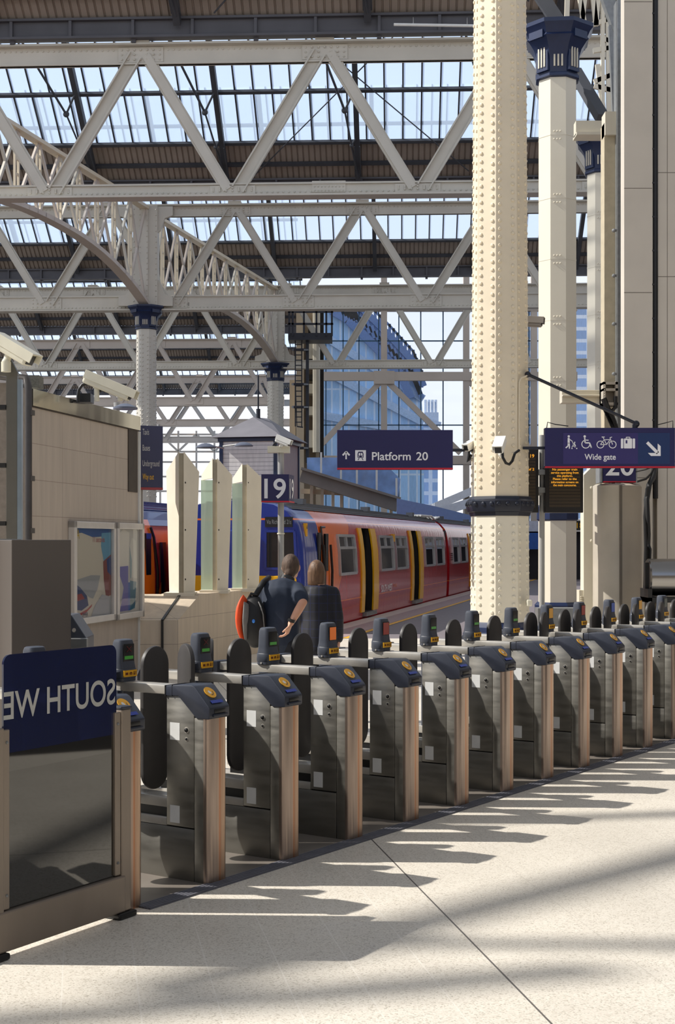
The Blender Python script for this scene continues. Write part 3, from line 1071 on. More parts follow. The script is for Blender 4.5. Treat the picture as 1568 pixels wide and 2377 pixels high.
def plain_column(px0, px1, D, zc0, zc1, label, zbase_ring=True, rotd=-6, seams=()):
    cx = gx((px0 + px1) / 2, D)
    w = (px1 - px0) * D / F
    rot = math.radians(rotd)
    t = root('octagonal_column', (cx, D, 0), label, 'column')
    b = MB()
    octo(b, cx, D, [(0.0, w * 0.99), (zc0 + 0.02, w * 0.97)], rot)
    for z in seams:
        octo(b, cx, D, [(z, w * 0.988), (z + 0.03, w * 0.988)], rot)
        a = rot + PI / 4 * 6
        for k in (5, 6):
            a = rot + PI / 4 * k
            nv = V((math.cos(a), math.sin(a), 0)); tv = V((-nv.y, nv.x, 0))
            if k == 6:
                for i in (-0.07, 0.0, 0.07):
                    for dz in (-0.09, 0.09):
                        b.dome(V((cx, D, z + dz)) + nv * (w * 0.49) + tv * (i - 0.02), nv, 0.022, n=6)
    b.build('shaft', M['white_paint'], t, world=True, smooth=20)
    if zbase_ring:
        b = MB()
        octo(b, cx, D, [(2.30, w * 1.01), (2.33, w * 1.08), (2.62, w * 1.08), (2.66, w * 1.01)], rot)
        b.build('base_ring', M['navy'], t, world=True)
        b = MB()
        octo(b, cx, D, [(0.0, w * 1.2), (0.35, w * 1.18), (0.42, w * 1.03)], rot)
        b.build('plinth', M['navy'], t, world=True)
    b = MB()
    octo(b, cx, D, capital_prof(zc0, zc1, w), rot)
    bw = MB()
    capital_detail(b, bw, cx, D, zc0, zc1, w, rot)
    b.build('capital', M['navy'], t, world=True, smooth=30)
    bw.build('capital_flutes', M['cream'], t, world=True)
    return t


plain_column(1251, 1338, 33.0, gz(192, 33), gz(68, 33), 'smooth white octagonal column with a big navy capital, right of the riveted column',
             seams=[gz(y, 33) for y in (325, 470, 610, 750, 890)])
plain_column(1364, 1430, 41.8, gz(408, 41.8), gz(312, 41.8), 'slimmer white column with navy capital, just left of the panelled pillar',
             seams=[gz(y, 41.8) for y in (505, 625, 735, 850)], rotd=-12)


def lattice_column(pxc, D, wpx, wpx_up, label):
    cx = gx(pxc, D)
    w = wpx * D / F
    t = root('riveted_column', (cx, D, 0), label, 'column', 'riveted columns carrying the far trusses')
    b = MB()
    zc0, zc1 = 12.45, 13.62
    octo(b, cx, D, [(0, w), (zc0 + 0.02, w)], 0)
    octo_rivets(b, cx, D, 4.0, zc0 - 0.1, w, w, 0, 0.22, 0.045)
    b.build('shaft', M['truss'], t, world=True, smooth=20)
    b = MB(); bw = MB()
    octo(b, cx, D, capital_prof(zc0, zc1, w), 0)
    capital_detail(b, bw, cx, D, zc0, zc1, w, 0)
    b.build('capital', M['navy'], t, world=True, smooth=30)
    bw.build('capital_flutes', M['cream'], t, world=True)
    b = MB()
    w2 = wpx_up * D / F
    z1 = 18.6
    b.box((cx - w2 / 2, D - 0.5, zc1), (cx + w2 * 0.12, D + 0.4, z1))
    b.box((cx + w2 * 0.12, D - 0.42, zc1), (cx + w2 / 2, D + 0.4, z1))
    for fx in (-0.46, -0.22, 0.08, 0.44):
        rivets_line(b, (cx + fx * w2, D - (0.5 if fx < 0.1 else 0.42), zc1 + 0.2), (cx + fx * w2, D - (0.5 if fx < 0.1 else 0.42), z1 - 0.2), (0, -1, 0), 0.26, 0.045)
    for z0, s in ((zc1, 1), (z1 - 0.0, -1)):     # flared corner plates
        for sx in (-1, 1):
            b.prism([(0, 0), (0.75 * sx, 0), (0.75 * sx, 0.45 * s), (0.35 * sx, 0.6 * s), (0.12 * sx, 1.2 * s), (0, 1.3 * s)], (cx + sx * w2 / 2, D - 0.3, z0), X1, Z1, Y1 * 0.25)
    b.build('post', M['truss'], t, world=True, smooth=20)
    return t


lattice_column(340, 71.3, 44, 56, 'left riveted column with navy capital, rising behind the stone booth')
lattice_column(640, 94.0, 36, 42, 'smaller riveted column with navy capital, behind the white cabin')


def lattice_girder(p_near, p_far, ztop, zspring, zcrown, n, label):
    """arched girder between two columns"""
    t = root('lattice_girder', ((p_near + p_far) / 2), label, 'girder', 'arched lattice girders along the platforms')
    d = p_far - p_near
    dn = d.normalized()
    side = V((dn.y, -dn.x, 0))
    top = lambda s: p_near + d * s + Z1 * ztop
    def bot(s):
        return p_near + d * s + Z1 * (zspring + (zcrown - zspring) * (1 - abs(2 * s - 1) ** 2.4))
    b = MB()
    b.bar(top(0), top(1), 0.42, 0.16)
    b.build('top_chord', M['cream_warm'], t, world=True)
    b = MB()
    pts = [bot(i / 28) for i in range(29)]
    for a_, b_ in zip(pts, pts[1:]):
        b.bar(a_ - (b_ - a_) * 0.04, b_ + (b_ - a_) * 0.04, 0.5, 0.20)
    b.build('arch_chord', M['truss_far'], t, world=True)
    for i in range(1, n):
        s = i / n
        b = MB()
        for e in (-0.16, 0.16):
            b.bar(top(s) + dn * e, bot(s) + dn * e, 0.09, 0.09, up=dn)
        for k in range(1, 5):
            q = k / 5
            m_ = top(s) * (1 - q) + bot(s) * q
            b.bar(m_ - dn * 0.16, m_ + dn * 0.16, 0.06, 0.1)
        b.build('upright', M['cream_warm'], t, world=True)
    for i in range(n):
        s0, s1 = i / n, (i + 1) / n
        b = MB()
        b.bar(top(s0), bot(s1), 0.10, 0.13)
        b.bar(bot(s0) if i else bot(0.02), top(s1), 0.10, 0.13)
        b.build('lattice_diagonal', M['truss_far'] if i % 3 else M['truss'], t, world=True)


cA = V((gx(340, 71.3), 71.3, 0)); cB = V((gx(640, 94.0), 94.0, 0))
cZ = cA - (cB - cA) * (22.4 / (cB - cA).length)
cA2 = V((gx(340, 71.3), 70.9, 0))
lattice_girder(cZ, cA2, 18.5, 13.7, 15.5, 11, 'arched lattice girder at the left edge, ending at the left riveted column')
lattice_girder(cA + V((0, 0.5, 0)), cB - V((0, 0.4, 0)), 18.5, 13.7, 15.5, 11, 'arched lattice girder between the two far riveted columns')

# ------------------------------------------------------------------ right hand pillar and what is fixed to it
PD = 26.0
px_ = lambda q: gx(q, PD)
t = root('panelled_pillar', (px_(1540), PD + 0.6, 0), 'massive pale panelled pillar at the right edge, beside the round pillar', 'pillar')
b = MB()
b.box((px_(1450), PD, 0), (px_(1516), PD + 0.32, 12.2))
b.box((px_(1528), PD + 0.05, 0), (px_(1660), PD + 1.5, 12.2))
b.box((px_(1514), PD + 0.28, 0), (px_(1530), PD + 1.5, 12.2))
for y in (5, 438, 680, 1110):
    z = gz(y, PD)
    b.m = 1
    b.box((px_(1450) - 0.001, PD - 0.001, z), (px_(1515), PD + 0.01, z + 0.014))
    b.box((px_(1528), PD + 0.049, z + .3), (px_(1660), PD + 0.06, z + .314))
b.box((px_(1551), PD + 0.047, 0), (px_(1552.2), PD + 0.06, 12))
b.m = 0
b.build('panels', [M['pillar'], pm('panel_joint', c(120, 112, 102), 0.7)], t, world=True)
b = MB()
b.tube((px_(1519), PD + 0.06, 2.9), (px_(1519), PD + 0.06, 12.2), 0.034, 8)
b.tube((px_(1524), PD + 0.04, 2.6), (px_(1524), PD + 0.04, 12.2), 0.046, 8)
for z in [3.4 + i * 0.62 for i in range(14)]:
    b.box((px_(1515), PD + 0.0, z), (px_(1528), PD + 0.1, z + 0.03))
b.build('conduit', M['cable'], t, world=True, smooth=40)
b = MB()
b.path([P(1521, 1080, 25.9), P(1518, 1105, 25.7), P(1508, 1125, 25.5), P(1502, 1160, 25.4), P(1505, 1240, 25.4), P(1503, 1300, 25.4), P(1500, 1395, 25.4)], 0.05, 8)
b.build('cable', M['cable'], t, world=True, smooth=40)
b = MB()
b.path([P(1524, 1085, 25.9), P(1520, 1110, 25.8), P(1503, 1135, 25.4), P(1498, 1200, 25.4), P(1500, 1270, 25.3), P(1497, 1390, 25.3)], 0.03, 8)
b.build('cable', M['cable'], t, world=True, smooth=40)
b = MB()
b.path([P(1480, 1118, 25.2), P(1500, 1112, 25.5), P(1512, 1100, 25.7), P(1520, 1085, 25.8)], 0.02, 8)
b.build('cable', M['cable'], t, world=True, smooth=40)
b = MB()
b.path([P(1478, 1095, 24.2), P(1500, 1090, 25.3), P(1520, 1082, 25.8)], 0.012, 6)
b.build('cable', M['cable'], t, world=True, smooth=40)
b = MB()
b.path([P(1505, 1260, 25.4), P(1511, 1275, 25.3), P(1510, 1300, 25.3), P(1504, 1315, 25.4)], 0.025, 6)
b.build('cable', M['cable'], t, world=True, smooth=40)

t = root('cable_channel', (gx(1422, 29), 29, 0), 'beige and galvanised steel cable channel running up between white column and panelled pillar', 'cable channel')
b = MB()
b.box((gx(1404, 29), 29, 0), (gx(1432, 29), 29.4, gz(285, 29)))
b.build('beige_plate', pm('beige_steel', c(186, 174, 148), 0.5), t, world=True)
b = MB()
b.box((gx(1432, 28.9), 28.8, 0), (gx(1441, 28.9), 29.1, 12.8))
b.box((gx(1431, 28.9), 28.85, 0), (gx(1432.6, 28.9), 29.15, 12.8))
for y in (535, 640, 752, 868):
    b.bar(P(1422, y, 28.7), P(1433, y, 28.7), 0.05, 0.04)
    b.sphere(P(1426, y, 28.65), 0.04, n=8, m=6)
b.build('galvanised_strut', M['zinc'], t, world=True)
b = MB()
b.box((gx(1338, 31), 31, gz(312, 31)), (gx(1404, 31), 31.3, gz(280, 31)))
b.box((gx(1338, 31), 30.9, gz(312, 31) - 0.03), (gx(1404, 31), 31.4, gz(312, 31) + 0.03))
b.build('tie_beam', M['cream'], t, world=True)
b = MB()
b.box((gx(1404, 29), 28.9, gz(316, 29)), (gx(1434, 29), 29.3, gz(262, 29)))
b.build('end_block', M['cream'], t, world=True)

t = root('bracket_beam', (gx(1370, 29.5), 29.5, gz(935, 29.5)), 'short cream steel beam with a riveted box bracket, above the Wide gate sign', 'bracket')
b = MB()
b.box((gx(1305, 29.5), 29.5, gz(935, 29.5)), (gx(1402, 29.5), 29.8, gz(905, 29.5)))
b.box((gx(1305, 29.5), 29.4, gz(921, 29.5)), (gx(1402, 29.5), 29.5, gz(917, 29.5)))
b.build('beam', M['cream'], t, world=True, bevel=0.01)
b = MB()
x0, x1 = gx(1397, 28.6), gx(1431, 28.6)
z0, z1 = gz(942, 28.6), gz(888, 28.6)
for z in (z0, (z0 * 0.4 + z1 * 0.6), z1 - 0.06):
    b.box((x0, 28.4, z), (x1, 28.8, z + 0.05))
b.box((x0, 28.4, z0), (x0 + 0.05, 28.8, z1)); b.box((x1 - 0.05, 28.4, z0), (x1, 28.8, z1)); b.box((x0, 28.65, z0), (x1, 28.8, z1))
for z in [z0 + 0.05 * k for k in range(1, 9)]:
    b.dome((x0 + 0.03, 28.4, z), (0, -1, 0), 0.015)
b.build('box_bracket', M['pillar_round'], t, world=True)
b = MB()
for k in range(16):
    q = k / 15
    b.path([P(1405 + 22 * q, 945 + 50 * q, 28.5), P(1400 + 22 * q + 3, 953 + 50 * q, 28.4), P(1408 + 22 * q, 958 + 48 * q, 28.6)], 0.02, 5)
b.path([P(1402, 925, 28.4), P(1412, 950, 28.4), P(1424, 975, 28.5), P(1432, 1000, 28.6)], 0.06, 6)
b.path([P(1430, 920, 28.4), P(1430, 945, 28.4), P(1420, 955, 28.4), P(1410, 948, 28.4)], 0.04, 6)
b.build('bird_spikes', M['cable'], t, world=True)

# round clad pillar
RD = 24.4
rr = 56 * RD / F
cx = gx(1444, RD)
t = root('round_pillar', (cx, RD + rr, 0), 'stout round grey clad pillar below the number 20 sign', 'pillar')
b = MB()
ztop = gz(1126, RD)
b.loft([((cx, RD + rr, 0), rr), ((cx, RD + rr, ztop), rr), ((cx, RD + rr, ztop + 0.03), rr - 0.05)], 40)
b.build('cladding', M['pillar_round'], t, world=True, smooth=40)
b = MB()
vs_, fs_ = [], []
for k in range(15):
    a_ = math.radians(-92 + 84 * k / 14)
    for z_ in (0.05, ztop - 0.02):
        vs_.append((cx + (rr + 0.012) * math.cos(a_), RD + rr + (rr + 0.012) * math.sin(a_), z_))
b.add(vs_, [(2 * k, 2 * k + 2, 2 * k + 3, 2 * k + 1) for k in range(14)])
b.build('shaded_panel', pm('pillar_shade_tone', c(150, 140, 126), 0.45, var=0.1, scale=1.5), t, world=True, smooth=40)  # right half of the pillar, its shade put into a darker colour
b = MB()
b.box((gx(1439, RD), RD - 0.02, 0), (gx(1445, RD), RD + 0.06, ztop))
b.build('cover_strip', pm('dark_strip', c(92, 84, 74), 0.5), t, world=True)

# flat white clad post to the left of it
t = root('clad_post', (gx(1376, 25.7), 25.8, 0), 'flat cream clad post with a chamfered top, between departure screen and round pillar', 'post')
b = MB()
x0, x1 = gx(1356, 25.7), gx(1398, 25.7)
b.prism([(0, 0), (x1 - x0, 0), (x1 - x0, gz(1075, 25.7)), (0.14, gz(1085, 25.7)), (0, gz(1103, 25.7))], (x0, 25.7, 0), X1, Z1, Y1 * 0.35)
for y in (1132, 1255):
    b.dome(P(1374, y, 25.7), (0, -1, 0), 0.03, n=8)
b.build('cladding', M['white_paint'], t, world=True)
b = MB()
for k in range(9):
    z = gz(1386, 25.7) - k * 0.035
    b.box((gx(1349, 25.7) - 0.0, 25.67, z), (gx(1354, 25.7), 25.8, z + 0.015))
b.box((gx(1346, 25.7), 25.72, 0), (gx(1356, 25.7), 26.0, gz(1370, 25.7)))
b.build('vented_box', M['cream'], t, world=True)

# horizontal polished duct low on the right
t = root('steel_duct', (gx(1560, 23.4), 23.4, 0), 'fat polished steel duct with black end frame, low at the right edge', 'duct')
b = MB()
zc = gz(1340, 23.4); rr = 43 * 23.4 / F
x0, x1 = gx(1503, 23.4), gx(1660, 23.4)
b.loft([((x0, 23.4, zc), rr - 0.02), ((x0 + 0.02, 23.4, zc), rr), ((x1, 23.4, zc), rr)], 40)
b.build('barrel', M['duct'], t, world=True, smooth=40)
b = MB()
b.box((x0 - 0.05, 23.1, zc - rr - 0.1), (x0 + 0.02, 23.7, zc - rr + 0.12)); b.box((x0 - 0.05, 23.1, zc - rr - 0.1), (x1, 23.7, zc - rr - 0.02))
b.box((x0 - 0.04, 23.2, 0), (x0 + 0.08, 23.4, zc - rr)); b.box((x1 - 0.4, 23.2, 0), (x1 - 0.28, 23.4, zc - rr))
b.box((x0 - 0.04, 23.35, zc - rr), (x0, 23.45, zc + rr * 0.8))
b.build('cradle', M['black'], t, world=True)

# ------------------------------------------------------------------ sloping dark beam and small steelwork top right
t = root('raking_beam', (gx(1330, 34), 34, 9.0), 'dark raking steel beam with white lattice bars behind the big navy capital', 'beam')
b = MB()
b.bar(P(1236, -40, 33), P(1306, 66, 32.8), 0.55, 0.3)
b.bar(P(1335, 165, 34.5), P(1400, 275, 33), 0.28, 0.2)
b.build('raker', M['dark_steel'], t, world=True)
for a_, b_ in (((1338, 70), (1430, 40)), ((1378, 118), (1440, 108)), ((1380, 190), (1438, 168)), ((1380, 200), (1438, 215)), ((1318, -10), (1316, 66)), ((1346, -10), (1360, 70)),
               ((1376, -20), (1385, 60)), ((1400, -20), (1400, 270)), ((1412, -20), (1414, 265)), ((1384, 60), (1390, -20)), ((1388, 150), (1402, 262)), ((1398, 90), (1430, 100)), ((1360, -20), (1350, 66))):
    b = MB()
    b.bar(P(*a_, 36.5), P(*b_, 36.5), 0.09, 0.12)
    b.build('lattice_bar', M['white_paint'], t, world=True)
b = MB()
b.bar(P(1405, -20, 30), P(1440, 80, 30), 0.2, 0.25); b.bar(P(1424, 60, 30), P(1434, 285, 30), 0.14, 0.2)
b.build('bracing_post', M['zinc'], t, world=True)

# ================================================================== BEHIND: screen, building, footbridge, cabin
SD = 104.0
t = root('glass_screen', (gx(890, SD), SD, 0), 'tall glazed end screen with cream steel frame and thin mullions, behind the Platform 20 sign', 'glass screen')
b = MB()
q = lambda px, py: P(px, py, SD)
for px in (892, 1083, 1240):
    b.box((gx(px - 7, SD), SD - 0.2, 0), (gx(px + 7, SD), SD + 0.2, gz(640, SD)))
for y, h in ((874, 20), (1068, 20)):
    b.box((gx(690, SD), SD - 0.25, gz(y + h / 2, SD)), (gx(1340, SD), SD + 0.15, gz(y - h / 2, SD)))
b.box((gx(690, SD), SD - 0.25, gz(722, SD)), (gx(1340, SD), SD + 0.4, gz(708, SD)))
for a_, b_ in (((886, 884), (728, 1052)), ((898, 884), (1070, 1052)), ((1090, 884), (1240, 1052)), ((716, 884), (716, 1060))):
    b.bar(q(*a_), q(*b_), 0.3, 0.4)
b.box((gx(868, SD), SD - 0.3, gz(892, SD)), (gx(916, SD), SD - 0.2, gz(862, SD)))
b.build('frame', M['truss_far'], t, world=True)
b = MB()
for px in (757, 797, 834, 880, 927, 978, 1030, 1090, 1134, 1180, 1230, 1285):
    b.box((gx(px - 1.3, SD), SD + 0.25, 0), (gx(px + 1.3, SD), SD + 0.4, gz(660, SD)))
for y in (790, 986, 1078):
    b.box((gx(745, SD), SD + 0.25, gz(y + 1.3, SD)), (gx(1340, SD), SD + 0.4, gz(y - 1.3, SD)))
b.build('mullions', pm('mullion_teal', c(58, 96, 128), 0.4), t, world=True)
b = MB()
b.face([(gx(752, SD), SD + 0.33, gz(1062, SD)), (gx(1340, SD), SD + 0.33, gz(1062, SD)), (gx(1340, SD), SD + 0.33, gz(660, SD)), (gx(752, SD), SD + 0.33, gz(660, SD))])
b.build('panes', M['screen_glass'], t, world=True, recalc=False)

BD = 150.0
t = root('glass_office', (gx(850, BD), BD + 10, 0), 'blue glass office block with a stepped sloping edge, seen through the end screen', 'office building')
b = MB()
out = [(700, 1200), (700, 700), (800, 700), (838, 722), (905, 790), (958, 850), (978, 905), (984, 1000), (986, 1200)]
o0 = P(0, 1260, BD)
b.prism([(gx(a_, BD), gz(y_, BD) if y_ < 1200 else 0.0) for a_, y_ in out], (0, BD, 0), X1, Z1, Y1 * 24)
b.build('curtain_wall', M['blue_bldg'], t, world=True)
b = MB()
pts = [(800, 690), (838, 712), (905, 778), (960, 838), (984, 895)]
for (xa, ya), (xb, yb) in zip(pts, pts[1:]):
    for k in range(6):
        u = k / 6
        x_, y_ = xa + (xb - xa) * u, ya + (yb - ya) * u
        b.bar(P(x_, y_ + 14, BD - 0.5), P(x_, y_ - 26, BD - 0.5), 0.3, 0.25)
        b.bar(P(x_, y_ + 40, BD - 0.6), P(x_ - 10, y_ + 12, BD - 0.6), 0.5, 0.5)
    b.bar(P(xa, ya + 2, BD - 0.5), P(xb, yb + 2, BD - 0.5), 0.5, 0.7)
    b.bar(P(xa, ya - 22, BD - 0.5), P(xb, yb - 22, BD - 0.5), 0.25, 0.25)
    b.bar(P(xa - 30, ya + 30, BD - 0.6), P(xb - 30, yb + 30, BD - 0.6), 0.5, 0.9)
b.build('edge_gantry', pm('office_steelwork', c(92, 124, 180), 0.5), t, world=True)
b = MB()
for y0, y1_ in ((880, 985), (800, 930), (985, 1010)):
    b.bar(P(752, y0 - 20, BD - 0.3), P(984, y1_ - 4, BD - 0.3), 0.3, 0.8)
b.build('raking_ledges', pm('office_ledge', c(170, 200, 236), 0.5), t, world=True)

t = root('pale_tower', (gx(1000, 178), 183, 0), 'pale distant glass tower just right of the blue office block', 'office building')
b = MB()
b.box((gx(950, 178), 178, 0), (gx(1017, 178), 190, gz(965, 178)))
b.build('tower_block', M['pale_bldg'], t, world=True)
b = MB()
b.box((gx(985, 177), 176.5, gz(985, 177)), (gx(1018, 177), 179, gz(958, 177)))
for x_ in (988, 996, 1004, 1012):
    b.tube(P(x_, 960, 177), P(x_, 928, 177), 0.18, 5)
b.bar(P(985, 975, 176), P(1024, 985, 176), 0.5, 0.5)
b.build('roof_aerials', pm('roof_plant', c(196, 208, 226), 0.5), t, world=True)
t = root('pale_tower', (gx(1290, 190), 195, 0), 'pale blue distant tower glimpsed between the two white columns', 'office building')
MB().box((gx(1225, 190), 190, 0), (gx(1372, 190), 205, gz(715, 190))).build('tower_block', M['pale_bldg'], t, world=True)

# cream tower, access cage and ladder
TD = 97.0
t = root('stair_tower', (gx(715, TD), TD, 0), 'cream service tower with pipes, left of the blue glass screen', 'tower')
b = MB()
b.box((gx(688, TD), TD, 0), (gx(706, TD), TD + 3, gz(700, TD)))
b.box((gx(733, TD), TD + 1, 0), (gx(748, TD), TD + 3, gz(700, TD)))
b.box((gx(672, TD), TD + 0.5, 0), (gx(686, TD), TD + 2, gz(880, TD)))
b.box((gx(700, TD), TD + 2, 0), (gx(742, TD), TD + 3, gz(700, TD)))
b.build('pier', M['bldg_cream'], t, world=True)
b = MB()
b.box((gx(742, TD), TD - 0.2, gz(1068, TD)), (gx(752, TD), TD + 0.3, gz(700, TD)))
for y in (760, 806, 828, 870, 950):
    b.box((gx(716, TD), TD - 0.3, gz(y + 12, TD)), (gx(740, TD), TD + 0.5, gz(y, TD)))
b.build('dark_panels', M['tyre'], t, world=True)
for y0, y1_ in ((800, 835), (893, 915), (945, 965), (1000, 1040)):
    b = MB()
    b.box((gx(718, TD), TD - 0.5, gz(y1_, TD)), (gx(736, TD), TD + 1.2, gz(y0, TD)))
    b.build('vent', M['cream'], t, world=True)
b = MB()
b.tube(P(735, 700, TD - 0.6), P(735, 1050, TD - 0.6), 0.25, 8)
b.build('riser_pipe', M['cream'], t, world=True, smooth=40)

t = root('access_cage', (gx(722, 90), 90, 0), 'navy steel access cage and long vertical ladder on the cream service tower', 'access platform')
b = MB()
w = lambda px, py, d=90.0: P(px, py, d)
b.box((gx(670, 90), 89.4, gz(792, 90)), (gx(772, 90), 91.2, gz(776, 90)))
b.build('deck', M['navy_dark'], t, world=True)
for px in (690, 745):
    b = MB()
    b.bar(P(px, 785, 91), P(px, 785, 98.2), 0.2, 0.3)
    b.build('cantilever', M['navy_dark'], t, world=True)
b = MB()
for d in (89.4, 91.2):
    for px in (672, 680, 706, 735, 758, 771):
        b.bar(w(px, 780, d), w(px, 705, d), 0.12, 0.12)
    for y in (712, 724, 752):
        b.bar(w(670, y, d), w(773, y, d), 0.12, 0.12)
for px in (671, 772):
    for y in (712, 724, 752):
        b.bar(w(px, y, 89.4), w(px, y, 91.2), 0.12, 0.12)
b.build('railings', M['navy_dark'], t, world=True)
b = MB()
for px in (686, 701):
    b.bar(w(px, 790), w(px, 990), 0.07, 0.07)
y = 800
while y < 990:
    b.bar(w(686, y), w(701, y), 0.06, 0.06)
    y += 12
b.bar(w(714, 790), w(714, 1075), 0.2, 0.16)
for y in (812, 892, 945, 1040):
    b.path([w(680, y, 89.8), w(684, y, 89), w(704, y, 89), w(714, y, 89.9)], 0.09, 5)
b.bar(w(690, 990), w(704, 992), 0.08, 0.08); b.bar(w(686, 880), w(690, 990), 0.05, 0.05)
b.build('ladder', M['navy_dark'], t, world=True)

# footbridge ramp with glass balustrade
t = root('footbridge', (gx(820, 72), 72, 0), 'sloping grey footbridge girder with blue glass sides, above the train roof', 'footbridge')
b = MB()
b.bar(P(700, 1102, 72), P(925, 1172, 72), 0.8, 0.72)
b.bar(P(700, 1088, 71.6), P(930, 1158, 71.6), 0.9, 0.12)
b.build('girder', M['girder_grey'], t, world=True)
b = MB()
b.prism([(gx(713, 72.3), gz(1090, 72.3)), (gx(925, 72.3), gz(1156, 72.3)), (gx(930, 72.3), gz(1112, 72.3)), (gx(880, 72.3), gz(1062, 72.3)), (gx(713, 72.3), gz(1062, 72.3))], (0, 72.3, 0), X1, Z1, Y1 * 0.06)
b.build('glass_side', pm('blue_glass_side', c(122, 162, 220), 0.15, var=0.3, scale=1.2, coat=0.4), t, world=True)
for px, y in ((746, 1098), (792, 1112), (829, 1123), (875, 1138), (921, 1152)):
    b = MB()
    b.bar(P(px, y, 72.0), P(px, y - 42 - (px < 900) * 6, 72.0), 0.1, 0.1)
    b.build('baluster', M['camera_white'], t, world=True)
for px, y in ((720, 1118), (745, 1126), (770, 1132), (790, 1138), (905, 1170)):
    b = MB()
    b.box((gx(px, 73), 73, 0), (gx(px + 7, 73), 73.4, gz(y - 10, 73)))
    b.build('leg', M['bldg_cream'], t, world=True)
b = MB()
b.bar(P(700, 1140, 73.5), P(920, 1150, 73.5), 0.3, 0.25)
b.build('tie_beam', M['bldg_cream'], t, world=True)
t = root('blue_hoarding', (gx(1010, 69), 69, 0), 'pale blue hoarding between the footbridge and the train roof', 'hoarding')
b = MB()
b.prism([(gx(922, 69), 0), (gx(922, 69), gz(1157, 69)), (gx(1010, 69), gz(1175, 69)), (gx(1110, 69), gz(1200, 69)), (gx(1110, 69), 0)], (0, 69, 0), X1, Z1, Y1 * 0.3)
b.build('boards', M['bluewall'], t, world=True)
for k, (a_, b_) in enumerate((((1000, 1180), (1170, 1108)), ((1010, 1192), (1180, 1140)))):
    t = root('platform_canopy', P(1080, 1150, 92 - 12 * k), 'upper white sloping canopy beyond the blue hoarding' if k == 0 else 'lower white sloping canopy beyond the blue hoarding', 'canopy', 'white canopies beyond the hoarding')
    d = 92 - 12 * k
    b = MB()
    b.obox((P(*a_, d) + P(*b_, d)) / 2, (P(*b_, d) - P(*a_, d)) / 2, Y1 * 4, Z1 * 0.25)
    b.build('roof_sheet', M['canopy'], t, world=True)
    for u in (0.1, 0.5, 0.9):
        p = P(*a_, d) * (1 - u) + P(*b_, d) * u
        b = MB()
        b.box((p.x - 0.15, d - 0.2, 0), (p.x + 0.15, d + 0.2, p.z))
        b.build('post', M['cream'], t, world=True)
# dark building at the far end of the right platform, with the 18 sign
t = root('platform_building', (gx(1265, 70), 70, 0), 'dark far platform building with a pale roof, low between the columns', 'building')
MB().box((gx(1195, 70), 70, 0), (gx(1420, 70), 76, gz(1232, 70))).build('wall_block', pm('dark_brick', c(40, 38, 42), 0.7), t, world=True)
MB().box((gx(1185, 70), 69, gz(1234, 70)), (gx(1430, 70), 76, gz(1210, 70))).build('roof', pm('pale_roof', c(196, 202, 216), 0.6), t, world=True)
MB().box((gx(1215, 69), 68.9, gz(1275, 69)), (gx(1258, 69), 69, gz(1237, 69))).build('blue_fascia', pm('blue_fascia', c(40, 90, 170), 0.5), t, world=True)
t = root('number_sign', P(1347, 1220, 44), 'small black hanging sign reading 18, beside the clad post', 'sign')
b = MB(); b.box((gx(1334, 44), 44, gz(1232, 44)), (gx(1375, 44), 44.15, gz(1208, 44))); b.build('panel', M['black'], t, world=True)
b = MB(); b.text('18', P(1340, 1226, 43.98), X1, Z1, 0.17, 0.19); b.build('lettering', M['sign_yellow'], t, world=True)
b = MB()
b.box((gx(1332, 44), 43.95, gz(1209, 44)), (gx(1375, 44), 44.1, gz(1206, 44))); b.box((gx(1332, 44), 43.95, gz(1234, 44)), (gx(1375, 44), 44.1, gz(1231, 44)))
b.build('frame', M['white'], t, world=True)
b = MB(); b.box((gx(1368, 44), 44.2, 0), (gx(1373, 44), 44.3, gz(1200, 44))); b.build('post', M['pole'], t, world=True)

# white clapboard cabin
HD = 58.0
hc = V((gx(641, HD), HD, 0))
hang = math.atan2(TN.y, TN.x)
t = root('clapboard_cabin', hc, 'white clapboard cabin with navy corner posts and grey hipped roof, above the blue train cab', 'cabin', rz=hang)
ze = gz(1020, HD)
b = MB()
b.box((-2.31, 0, 0), (0, 3.7, ze))
b.build('boarded_walls', M['clapboard'], t)
for x_, y_ in ((-2.31, 0), (0, 0), (0, 3.7)):
    b = MB()
    b.box((x_ - 0.09, y_ - 0.05, 0), (x_ + 0.06, y_ + 0.08, ze))
    b.build('corner_post', M['navy'], t)
b = MB()
b.box((-2.45, -0.1, ze - 0.06), (0.12, 3.8, ze + 0.12))
b.build('eaves_board', M['navy'], t)
b = MB()
e = 0.36
zr = gz(967, HD + 1.5)
base = [(-2.31 - e, -e, ze + 0.1), (e, -e, ze + 0.1), (e, 3.7 + e, ze + 0.1), (-2.31 - e, 3.7 + e, ze + 0.1)]
b.add(base + [(-1.35, 1.4, zr), (-0.95, 2.3, zr)], [(0, 1, 4), (1, 2, 5, 4), (2, 3, 5), (3, 0, 4, 5), (3, 2, 1, 0)])
b.build('hipped_roof', M['slate'], t)
b = MB()
b.tube((-1.2, 1.6, zr - 0.1), (-1.2, 1.6, zr + 0.35), 0.09, 8)
b.tube((-1.2, 1.6, zr + 0.3), (-1.2, 1.6, gz(860, HD)), 0.035, 6)
b.build('aerial_mast', M['navy_dark'], t)
